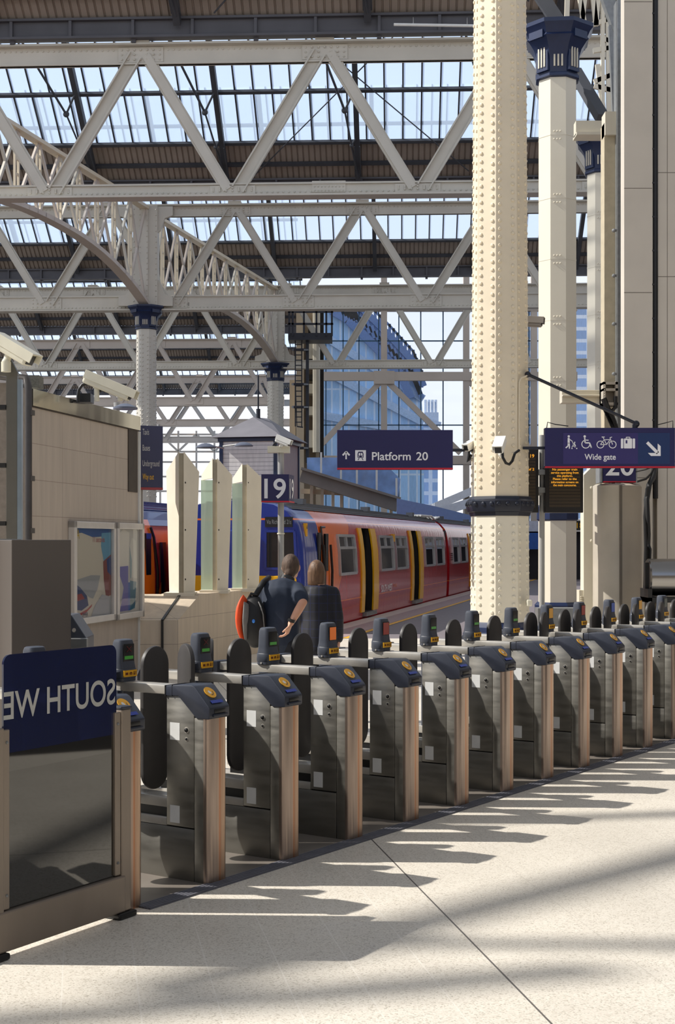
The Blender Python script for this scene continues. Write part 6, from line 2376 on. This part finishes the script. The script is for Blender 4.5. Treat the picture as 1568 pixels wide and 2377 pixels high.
def paddle_mb(hw, z0, z1, th=0.032):
    b = MB()
    n = 14
    def outline(k, inset):
        pts = []
        h = hw - inset
        for i in range(n + 1):
            a = PI * i / n
            pts.append((h * math.cos(a), z1 - hw + h * math.sin(a)))
        for i in range(n + 1):
            a = PI + PI * i / n
            pts.append((h * math.cos(a), z0 + hw + h * math.sin(a)))
        return [V((x, k, z)) for x, z in pts]
    rings(b, [outline(-th / 2, 0.012), outline(-th / 2 + 0.004, 0.003), outline(0, 0.0), outline(th / 2 - 0.004, 0.003), outline(th / 2, 0.012)])
    return b


GATE_PARTS = []
for nm, b, mt, bev, sm in gate_meshes():
    par = sm if isinstance(sm, str) else None
    o_ = b.build(nm, M[mt], None, smooth=sm if isinstance(sm, (int, float)) else (30 if bev else None), bevel=bev)
    GATE_PARTS.append((nm, o_, par))
PW = paddle_mb(0.11, 0.39, 1.205).build('paddle', M['paddle'], None, smooth=50)
scr_g = emis('screen_green', (0.03, 0.15, 0.02, 1), 0.75)
scr_mats = {'green': scr_g, 'amber': emis('screen_amber', (0.8, 0.16, 0.01, 1), 0.45), 'red': emis('screen_red', (0.5, 0.02, 0.01, 1), 0.2), 'yellow': emis('screen_yellow', (0.7, 0.32, 0.02, 1), 0.35), 'blue': emis('screen_blue', (0.02, 0.08, 0.4, 1), 0.3),
            'dim': emis('screen_dim', (0.12, 0.14, 0.12, 1), 0.2)}
c0 = GLEN / 2
b = MB(); b.box((-0.034, c0 - 0.044, 1.148), (0.034, c0 - 0.0425, 1.166)); b.m = 0
SCR_BAR = b.build('screen', scr_g)
b = MB(); b.box((-0.036, c0 - 0.044, 1.142), (0.036, c0 - 0.0425, 1.226))
SCR_FULL = b.build('screen', scr_mats['amber'])
b = MB()
o = V((0, c0 - 0.045, 0))
b.stroke(o, X1, Z1, [(-0.02, 1.188), (0.02, 1.22)], 0.004); b.stroke(o, X1, Z1, [(-0.02, 1.22), (0.02, 1.188)], 0.004)
SCR_X = b.build('screen_cross', emis('screen_cross_red', (0.12, 0.01, 0.01, 1), 0.3))
protos = [x[1] for x in GATE_PARTS] + [PW, SCR_BAR, SCR_FULL, SCR_X]

ORD = ['zeroth', 'first', 'second', 'third', 'fourth', 'fifth', 'sixth', 'seventh', 'eighth', 'ninth', 'tenth', 'eleventh', 'twelfth', 'thirteenth']
SCREENS = ['green', 'green', 'green', 'amber', 'red', 'green', 'green', 'green', 'yellow', 'red', 'blue', 'yellow', 'dim']
# one pair of paddles in each passage: (position across, angle, offset along) for the broad and the folded one
for i in range(-1, 13):
    p = G0 + GSTEP * i
    if i == -1:
        lab = 'ticket gate mostly hidden behind the left glass barrier, copper toned nose showing'
    elif i == 0:
        lab = 'nearest full grey steel ticket gate, just right of the glass barrier'
    else:
        scr = {'green': 'green lit screen', 'amber': 'amber screen', 'red': 'red screen', 'yellow': 'yellow screen', 'blue': 'blue screen', 'dim': 'dim screen'}[SCREENS[i]]
        lab = f'grey steel ticket gate with {scr}, {ORD[i + 1]} full gate from the glass barrier'
    g = root('ticket_gate', p, lab, 'ticket gate', 'ticket gates in a row', rz=GRZ)
    made = {}
    for nm, o_, par in GATE_PARTS:
        n = o_.copy()
        COL.objects.link(n)
        n.parent = made[par] if par else g
        made[nm] = n
        WM[n.name] = WM[g.name]
    sc = SCREENS[i] if i >= 0 else 'green'
    if sc == 'green':
        lst = [SCR_BAR] + ([SCR_X] if i < 2 else [])
    else:
        lst = [SCR_FULL]
    for o_ in lst:
        n = o_.copy()
        n.data = o_.data if o_ is not SCR_FULL else o_.data.copy()
        COL.objects.link(n)
        n.parent = made['screen_bezel']
        WM[n.name] = WM[g.name]
        if o_ is SCR_FULL:
            n.data.materials[0] = scr_mats[sc]
    # paddles of the passage on the gate's right
    near = (i <= 0)
    if i == -1 or i == 0:
        set_ = [(0.26, 0, 0.0), (0.50, 62, -0.03)]
    elif i <= 6:
        set_ = [(0.372, 0, 0.0), (0.245, 40, 0.12)]
    else:
        set_ = [(0.36, 0, 0.0), (0.47, 12, -0.07)]
    for x_, a_, dy in set_:
        n = PW.copy()
        COL.objects.link(n)
        n.parent = g
        n.location = (x_, GLEN / 2 + dy, 0)
        n.rotation_euler = (0, 0, math.radians(a_))
        WM[n.name] = WM[g.name]
for o_ in protos:
    bpy.data.objects.remove(o_)

# ================================================================== LEFT GLASS BARRIER AND CABINET
R0 = V((-1.040, 6.80, 0))
BE = V((-0.52, -0.854, 0)).normalized()
BNRM = V((0.854, -0.52, 0)).normalized()
t = root('glass_barrier', R0 + BE * 0.4, 'free standing steel framed barrier of dark glass with mirrored white SOUTH WE lettering', 'barrier')


def bb_(b, s0, s1, d0, d1, z0, z1):
    b.prism([(s0, d0), (s1, d0), (s1, d1), (s0, d1)], R0 + Z1 * z0, BE, BNRM, Z1 * (z1 - z0))
    return b


b = MB(); bb_(b, -0.045, 0.022, -0.03, 0.03, 0.03, 0.995)
b.build('post', M['alu'], t, world=True, bevel=0.006)
b = MB(); bb_(b, 0.024, 0.062, -0.022, 0.024, 0.21, 0.985)
b.build('glazing_channel', M['alu'], t, world=True, bevel=0.004)
b = MB(); bb_(b, -0.05, 0.026, -0.034, 0.034, 0.995, 1.01)
b.build('post_cap', M['head'], t, world=True, bevel=0.005)
b = MB(); bb_(b, 0.80, 0.88, -0.03, 0.03, 0.03, 0.995)
b.build('post', M['alu'], t, world=True, bevel=0.006)
b = MB(); bb_(b, 0.762, 0.80, -0.022, 0.024, 0.21, 0.985)
b.build('glazing_channel', M['alu'], t, world=True, bevel=0.004)
b = MB(); bb_(b, 0.0, 0.86, -0.034, 0.036, 0.03, 0.205)
b.build('bottom_rail', M['alu'], t, world=True, bevel=0.008)
b = MB()
bb_(b, -0.07, 0.06, -0.11, 0.05, 0.0, 0.03)
b.build('foot', M['black'], t, world=True, bevel=0.01)
b = MB()
bb_(b, 0.78, 0.90, -0.11, 0.05, 0.0, 0.03)
b.build('foot', M['black'], t, world=True, bevel=0.01)
for s in (0.045, 0.78):
    for z in (0.27, 0.93):
        b = MB()
        b.dome(R0 + BE * s + BNRM * 0.025 + Z1 * z, BNRM, 0.008, n=10)
        b.build('screw', M['zinc'], t, world=True)


def dark_glass(name, base, trans, tcol):
    m, nt, bs = newmat(name)
    out = nt.nodes['Material Output']
    bs.inputs['Base Color'].default_value = base
    bs.inputs['Roughness'].default_value = 0.03
    bs.inputs['IOR'].default_value = 1.9
    bs.inputs['Specular IOR Level'].default_value = 0.6
    tr = nt.nodes.new('ShaderNodeBsdfTransparent')
    tr.inputs[0].default_value = tcol
    mx = nt.nodes.new('ShaderNodeMixShader')
    mx.inputs[0].default_value = trans
    nt.links.new(bs.outputs[0], mx.inputs[1])
    nt.links.new(tr.outputs[0], mx.inputs[2])
    nt.links.new(mx.outputs[0], out.inputs[0])
    return m


gl_clear = dark_glass('smoked_glass', (0.004, 0.004, 0.004, 1), 0.15, (0.30, 0.29, 0.27, 1))
gl_blue = dark_glass('blue_film_glass', (0.004, 0.010, 0.060, 1), 0.22, (0.2, 0.25, 0.5, 1))
gl_black = dark_glass('reflection_band_glass', (0.004, 0.004, 0.004, 1), 0.04, (0.3, 0.3, 0.3, 1))  # dark band stands in for the far dark wall mirrored in the pane
b = MB()
rr_ = 0.04
s0, s1 = 0.040, 0.785
def arc(cx, cz, a0, a1):
    return [(cx + rr_ * math.cos(math.radians(a0 + (a1 - a0) * k / 5)), cz + rr_ * math.sin(math.radians(a0 + (a1 - a0) * k / 5))) for k in range(6)]
b.prism([(s0, 0.88), (s1, 0.88)] + arc(s1 - rr_, 1.306 - rr_, 0, 90) + arc(s0 + rr_, 1.306 - rr_, 90, 180), R0, BE, Z1, BNRM * 0.01)
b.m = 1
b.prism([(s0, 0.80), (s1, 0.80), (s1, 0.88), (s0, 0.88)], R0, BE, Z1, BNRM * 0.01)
b.m = 2
b.prism([(s0, 0.19), (s1, 0.19), (s1, 0.80), (s0, 0.80)], R0, BE, Z1, BNRM * 0.01)
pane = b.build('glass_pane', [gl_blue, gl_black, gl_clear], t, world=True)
b = MB()
b.text('SOUTH WE', R0 + BE * 0.052 + BNRM * 0.0125 + Z1 * 1.028, BE, Z1, 0.115, 0.735, bold=True)
b.build('lettering', pm('film_white', c(178, 178, 174), 0.5), pane, world=True, recalc=False)

t = root('steel_cabinet', (gx(96, 8.6), 8.75, 0), 'tall bronze grey steel cabinet standing behind the glass barrier', 'cabinet')
b = MB()
ca, cb2 = V((gx(27, 8.52), 8.52, 0)), V((gx(165, 8.62), 8.62, 0))
cd_ = (cb2 - ca).normalized(); cn = V((-cd_.y, cd_.x, 0))
b.prism([(0, 0), ((cb2 - ca).length, 0), ((cb2 - ca).length, 0.3), (-0.08, 0.3)], ca, cd_, cn, Z1 * gz(1253, 8.6))
b.build('body', M['cabinet'], t, world=True, bevel=0.004)
b = MB()
b.box((gx(-30, 8.8), 8.72, 0), (gx(26, 8.72), 9.0, gz(1251, 8.7)))
b.build('side_panel', pm('cabinet_side', c(86, 88, 86), 0.4, 0.3, var=0.05), t, world=True, bevel=0.004)
t = root('control_console', (gx(185, 9.3), 9.3, 0), 'small dark console with sloped top, right behind the tall steel cabinet', 'console')
b = MB()
b.prism([(gx(120, 9.3), 0), (gx(200, 9.3), 0), (gx(200, 9.3), gz(1480, 9.3)), (gx(166, 9.3), gz(1428, 9.3)), (gx(120, 9.3), gz(1428, 9.3))], (0, 9.3, 0), X1, Z1, Y1 * 0.3)
b.build('body', M['pod'], t, world=True, bevel=0.005)
b = MB()
b.box((gx(160, 9.25), 9.24, 0), (gx(202, 9.25), 9.3, gz(1482, 9.25)))
b.build('front_panel', M['zinc'], t, world=True, bevel=0.004)
b = MB(); b.tube(P(172, 1464, 9.28), P(172, 1462, 9.2), 0.012, 10); b.build('key_switch', M['steel_bright'], t, world=True)

# ================================================================== PEOPLE
def fuse(name, build, mat, parent, voxel=0.012, smooth=6):
    """one continuous skin grown over overlapping rounded forms"""
    o = build.build(name, mat, None)
    m = o.modifiers.new('fuse', 'REMESH'); m.mode = 'VOXEL'; m.voxel_size = voxel
    s = o.modifiers.new('soften', 'SMOOTH'); s.iterations = smooth; s.factor = 0.5
    dg = bpy.context.evaluated_depsgraph_get()
    dg.update()
    me = bpy.data.meshes.new_from_object(o.evaluated_get(dg))
    me.shade_smooth()
    me.name = name
    old = o.data
    o.modifiers.clear()
    o.data = me
    bpy.data.meshes.remove(old)
    if not me.materials:
        me.materials.append(mat)
    o.parent = parent
    WM[o.name] = WM[parent.name]
    return o


def limb(b, pts, n=14):
    """rounded chain: (point, radius[, radius2])"""
    pts = [(V(p[0]), *p[1:]) for p in pts]
    d0 = (pts[0][0] - pts[1][0]).normalized(); d1 = (pts[-1][0] - pts[-2][0]).normalized()
    def e(p, d, k):
        r = [q * math.sqrt(max(0.02, 1 - k * k)) for q in p[1:]]
        return (p[0] + d * (min(p[1:]) * k), *r)
    seq = [e(pts[0], d0, 0.97), e(pts[0], d0, 0.7)] + pts + [e(pts[-1], d1, 0.7), e(pts[-1], d1, 0.97)]
    return b.loft(seq, n)


def hand(b, wrist, fwd, palm_n, L=0.18, curl=0.5, thumb=1):
    """palm, four unequal fingers with bends and a thumb from the side of the palm"""
    wrist, f, pn = V(wrist), V(fwd).normalized(), V(palm_n).normalized()
    sd = f.cross(pn).normalized()
    pe = wrist + f * (L * 0.48)
    for s in (-0.026, -0.009, 0.009, 0.026):
        limb(b, [(wrist + sd * s * 0.7, 0.016), (pe + sd * s, 0.015)], 8)
    for s, ln in ((-0.030, 0.80), (-0.010, 0.95), (0.010, 1.0), (0.030, 0.90)):
        a = pe + sd * s
        seg = L * 0.2 * ln
        d = f
        pts = [(a, 0.0095)]
        ang = 0
        for k in range(3):
            ang += curl
            d = (f * math.cos(ang) + pn * math.sin(ang))
            a = a + d * seg * (1 - 0.15 * k)
            pts.append((a, 0.009 - 0.0008 * k))
        limb(b, pts, 8)
    tb = wrist + f * (L * 0.15) + sd * (thumb * 0.03)
    td_ = (f * 0.75 + sd * thumb * 0.55 + pn * 0.35).normalized()
    limb(b, [(tb, 0.013), (tb + td_ * L * 0.25, 0.011), (tb + td_ * L * 0.25 + (f * 0.9 + pn * 0.5).normalized() * L * 0.18, 0.009)], 8)


def head(b, ctr, rx, ry, rz, face, neck):
    ctr = V(ctr); face = V(face).normalized()
    sd = V((face.y, -face.x, 0)).normalized()
    b.sphere(ctr, rx, ry, rz, 20, 14)
    b.sphere(ctr + face * 0.03 - Z1 * rz * 0.45, rx * 0.72, ry * 0.72, rz * 0.55, 16, 10)       # jaw
    b.sphere(ctr + face * (ry * 1.0) - Z1 * rz * 0.12, 0.016, 0.02, 0.026, 10, 8)              # nose
    b.sphere(ctr + face * (ry * 0.92) - Z1 * rz * 0.48, 0.028, 0.016, 0.012, 10, 8)            # mouth
    for s in (-1, 1):
        b.sphere(ctr + sd * (rx * 1.0 * s) - Z1 * rz * 0.08 - face * 0.005, 0.014, 0.022, 0.034, 10, 8)    # ears
        b.sphere(ctr + face * ry * 0.9 + sd * s * 0.032 + Z1 * 0.005, 0.016, 0.012, 0.010, 8, 6)
    limb(b, [(ctr - Z1 * rz * 0.4 - face * 0.02, rx * 0.62), (neck, rx * 0.66)], 14)


# the man: leaning forward, rucksack on the left shoulder, right hand behind his hip
MD = 13.0
man = root('person', (gx(655, MD), MD, 0), 'person in navy polo shirt leaning forward, seen from behind, rucksack on one shoulder', 'person')
b = MB()
hc_ = V((0.075, 0.27, 1.565))
head(b, hc_, 0.078, 0.095, 0.112, (0.25, 1, -0.35), (0.035, 0.17, 1.42))
sh_r, el_r, wr_r = V((0.150, 0.10, 1.355)), V((0.196, -0.13, 1.255)), V((0.085, -0.20, 1.060))
sh_l, el_l, wr_l = V((-0.155, 0.16, 1.37)), V((-0.20, 0.24, 1.10)), V((-0.16, 0.46, 1.06))
limb(b, [((-0.10, 0.13, 1.37), 0.07), ((0.02, 0.12, 1.39), 0.085), ((0.11, 0.11, 1.36), 0.07)])
limb(b, [((0.0, 0.12, 1.34), 0.165, 0.105), ((-0.01, 0.07, 1.18), 0.16, 0.11), ((-0.02, 0.02, 1.02), 0.145, 0.10), ((-0.02, 0.0, 0.92), 0.155, 0.115)])
limb(b, [(sh_r, 0.056), ((sh_r + el_r) / 2, 0.050), (el_r, 0.041), ((el_r * 0.6 + wr_r * 0.4), 0.040), (wr_r, 0.027)])
limb(b, [(sh_l, 0.056), (el_l, 0.042), (wr_l, 0.027)])
hand(b, wr_r - V((0, 0, 0.005)), (-0.30, 0.0, -0.75), (-0.75, 0.15, 0.25), 0.17, 0.42, -1)
hand(b, wr_l, (0.1, 1, -0.1), (0.4, 0, -0.8), 0.17, 0.5, 1)
for s in (-1, 1):
    limb(b, [((0.085 * s - 0.02, 0.0, 0.90), 0.09), ((0.10 * s - 0.02, 0.03, 0.50), 0.062), ((0.11 * s - 0.02, -0.03 + 0.1 * (s > 0), 0.09), 0.042)])
    limb(b, [((0.11 * s - 0.02, -0.04 + 0.1 * (s > 0), 0.05), 0.04), ((0.12 * s - 0.02, 0.14 + 0.1 * (s > 0), 0.035), 0.032)])
fuse('body', b, M['skin'], man, 0.007, 4)
b = MB()      # polo shirt
limb(b, [((-0.12, 0.135, 1.365), 0.078), ((0.02, 0.12, 1.395), 0.082), ((0.12, 0.105, 1.352), 0.078)])
limb(b, [((0.0, 0.115, 1.34), 0.192, 0.128), ((0.0, 0.07, 1.20), 0.186, 0.132), ((-0.01, 0.03, 1.06), 0.168, 0.124), ((-0.015, 0.0, 0.93), 0.172, 0.130), ((-0.015, 0.0, 0.86), 0.168, 0.128)])
u_ = sh_r * 0.15 + el_r * 0.85
limb(b, [(sh_r - V((0.02, 0, 0)), 0.080), ((sh_r + el_r) / 2, 0.070), (u_, 0.063)])
u_ = sh_l * 0.2 + el_l * 0.8
limb(b, [(sh_l, 0.08), (u_, 0.066)])
fuse('polo_shirt', b, M['shirt'], man, 0.011, 5)
b = MB()      # collar with lanyard
b.loft([((0.035, 0.165, 1.425), 0.078, 0.082), ((0.045, 0.185, 1.465), 0.068, 0.072)], 20)
b.build('collar', M['black'], man, smooth=50)
b = MB()      # trousers
for s in (-1, 1):
    limb(b, [((0.075 * s - 0.015, 0.0, 0.88), 0.118), ((0.10 * s - 0.02, 0.03, 0.50), 0.085), ((0.11 * s - 0.02, -0.03 + 0.1 * (s > 0), 0.09), 0.066)])
fuse('trousers', b, M['trousers'], man, 0.014, 4)
for s in (-1, 1):
    b = MB()
    limb(b, [((0.11 * s - 0.02, -0.05 + 0.1 * (s > 0), 0.048), 0.047), ((0.12 * s - 0.02, 0.15 + 0.1 * (s > 0), 0.040), 0.038)])
    b.build('shoe', M['shoe'], man, smooth=60)
b = MB()      # hair: cap over the back and top of the head
vs0 = len(b.v)
b.sphere(hc_ + V((-0.004, -0.012, 0.012)), 0.086, 0.100, 0.112, 20, 14)
limb(b, [(hc_ + V((-0.01, -0.062, -0.05)), 0.055), (hc_ + V((-0.01, -0.05, -0.082)), 0.045)])
fuse('hair', b, M['hair_grey'], man, 0.009, 3)
b = MB()
b.loft([(wr_r + V((0.014, -0.005, 0.045)), 0.036), (wr_r + V((0.004, -0.002, 0.02)), 0.035)], 16)
b.build('watch', M['black'], man, smooth=40)
b = MB()
b.bar((0.115, -0.08, 0.93), (0.125, -0.06, 0.86), 0.05, 0.02)
b.build('holster', M['black'], man)

# the rucksack hung on his left shoulder
bag = root('rucksack', (gx(655, MD) - 0.27, MD - 0.05, 0.88), 'black rucksack with orange and grey panels on the man\'s left shoulder', 'rucksack')
mo = V((gx(655, MD), MD, 0))
b = MB()
def bp(px, py, y): return V((gx(px, MD), MD + y, gz(py, MD)))
b.loft([(bp(575, 1388, 0.0), 0.03, 0.03), (bp(584, 1396, 0.0), 0.085, 0.10), (bp(586, 1420, -0.04), 0.125, 0.12), (bp(588, 1450, -0.07), 0.125, 0.125), (bp(592, 1478, -0.07), 0.10, 0.115), (bp(597, 1496, -0.05), 0.055, 0.08), (bp(599, 1502, -0.05), 0.02, 0.03)], 20, side=(1, 0, 0))
b.build('main_pouch', M['bag_black'], bag, world=True, smooth=60)
b = MB()
def band(outer, inner, yo, name, mat, dy):
    b = MB()
    seq = []
    for k, (a_, i_) in enumerate(zip(outer, inner)):
        m_ = bp((a_[0] + i_[0]) / 2, (a_[1] + i_[1]) / 2, yo + dy * math.sin(PI * k / (len(outer) - 1)))
        seq.append((m_, max(0.006, abs(i_[0] - a_[0]) / 2 * MD / F), 0.05))
    b.loft(seq, 16, side=(1, -0.5, 0))
    return b.build(name, mat, bag, world=True, smooth=70)


band([(569, 1386), (563, 1392), (557, 1400), (553, 1410), (551, 1420), (550.5, 1430), (551, 1440), (553, 1452), (557, 1464), (562, 1473), (568, 1480)],
     [(574, 1388), (572, 1394), (570, 1402), (568, 1411), (567, 1421), (566, 1431), (565.5, 1441), (566, 1452), (567, 1463), (569, 1473), (571, 1481)], -0.10, 'orange_panel', M['bag_orange'], -0.04)
band([(573, 1398), (571, 1406), (570, 1416), (569, 1427), (569, 1438), (570, 1449), (571, 1460), (573, 1470), (576, 1480)],
     [(577, 1400), (579, 1408), (579, 1418), (579, 1428), (578.5, 1439), (578, 1449), (578, 1460), (578, 1470), (578, 1480)], -0.145, 'grey_panel', M['bag_grey'], -0.035)
b = MB()
b.path([bp(602, 1396, -0.10), bp(608, 1408, -0.13), bp(613, 1425, -0.14), bp(615, 1455, -0.13)], 0.006, 6)
b.build('piping', M['bag_grey'], bag, world=True)
b = MB()
b.path([bp(588, 1392, 0.0), bp(600, 1372, -0.02), bp(610, 1352, 0.08), bp(622, 1342, 0.20), bp(618, 1350, 0.28)], 0.026, 8)
b.path([bp(578, 1389, 0.0), bp(584, 1378, -0.04), bp(598, 1380, -0.04)], 0.014, 8)
b.build('strap', M['bag_black'], bag, world=True, smooth=60)
b = MB()
b.sphere(bp(592, 1439, -0.205), 0.014, 0.008, 0.018, 10, 8)
b.build('zip_tag', M['blue_tag'], bag, world=True, smooth=60)

# the woman beside him
WD = 14.2
wom = root('person', (gx(741, WD), WD, 0), 'person with brown bobbed hair in a dark navy checked top, standing beside the leaning man', 'person')
b = MB()
wc = V((-0.025, 0.03, 1.50))
head(b, wc, 0.072, 0.09, 0.108, (0.1, 1, -0.05), (-0.02, 0.0, 1.36))
limb(b, [((-0.13, 0, 1.30), 0.055), ((0, 0, 1.33), 0.07), ((0.13, 0, 1.295), 0.055)])
limb(b, [((0, 0, 1.26), 0.15, 0.09), ((0, 0.01, 1.05), 0.13, 0.09), ((0, 0.01, 0.92), 0.155, 0.11)])
limb(b, [((-0.15, 0, 1.30), 0.05), ((-0.185, 0.03, 1.04), 0.038), ((-0.15, 0.13, 0.84), 0.025)])
limb(b, [((0.15, 0, 1.295), 0.05), ((0.19, 0.0, 1.03), 0.038), ((0.195, 0.03, 0.80), 0.025)])
hand(b, (0.195, 0.03, 0.80), (0, 0.1, -1), (-1, 0.1, 0), 0.16, 0.3, -1)
hand(b, (-0.15, 0.13, 0.84), (0.2, 0.4, -1), (1, 0.1, 0), 0.16, 0.3, 1)
for s in (-1, 1):
    limb(b, [((0.08 * s, 0, 0.88), 0.085), ((0.085 * s, 0.02, 0.47), 0.058), ((0.085 * s, -0.02, 0.09), 0.038)])
    limb(b, [((0.085 * s, -0.03, 0.045), 0.035), ((0.09 * s, 0.13, 0.03), 0.028)])
fuse('body', b, M['skin'], wom, 0.008, 4)
b = MB()
limb(b, [((-0.115, 0, 1.298), 0.066), ((0, 0, 1.325), 0.072), ((0.115, 0, 1.294), 0.066)])
limb(b, [((0, 0, 1.27), 0.168, 0.115), ((0, 0.01, 1.05), 0.165, 0.125), ((0, 0.01, 0.9), 0.178, 0.14), ((0, 0.01, 0.72), 0.188, 0.15)])
limb(b, [((-0.145, 0, 1.295), 0.066), ((-0.185, 0.03, 1.05), 0.056), ((-0.155, 0.12, 0.86), 0.045)])
limb(b, [((0.145, 0, 1.29), 0.066), ((0.192, 0.0, 1.04), 0.056), ((0.20, 0.03, 0.83), 0.045)])
fuse('checked_top', b, M['plaid'], wom, 0.012, 5)
b = MB()
for s in (-1, 1):
    limb(b, [((0.075 * s, 0.0, 0.86), 0.11), ((0.085 * s, 0.02, 0.47), 0.075), ((0.085 * s, -0.02, 0.10), 0.058)])
fuse('trousers', b, M['trousers'], wom, 0.014, 4)
for s in (-1, 1):
    b = MB()
    limb(b, [((0.085 * s, -0.035, 0.042), 0.041), ((0.09 * s, 0.14, 0.034), 0.033)])
    b.build('shoe', M['shoe'], wom, smooth=60)
b = MB()
b.sphere(wc + V((0, -0.008, 0.012)), 0.084, 0.1, 0.110, 20, 14)
limb(b, [(wc + V((0, -0.045, 0.0)), 0.086, 0.05), (wc + V((-0.002, -0.05, -0.09)), 0.082, 0.045), (wc + V((-0.002, -0.045, -0.125)), 0.074, 0.036)])
for s in (-1, 1):
    limb(b, [(wc + V((0.062 * s, 0.0, 0.0)), 0.03, 0.05), (wc + V((0.066 * s, 0.0, -0.12)), 0.024, 0.04)])
fuse('hair', b, M['hair_brown'], wom, 0.009, 3)
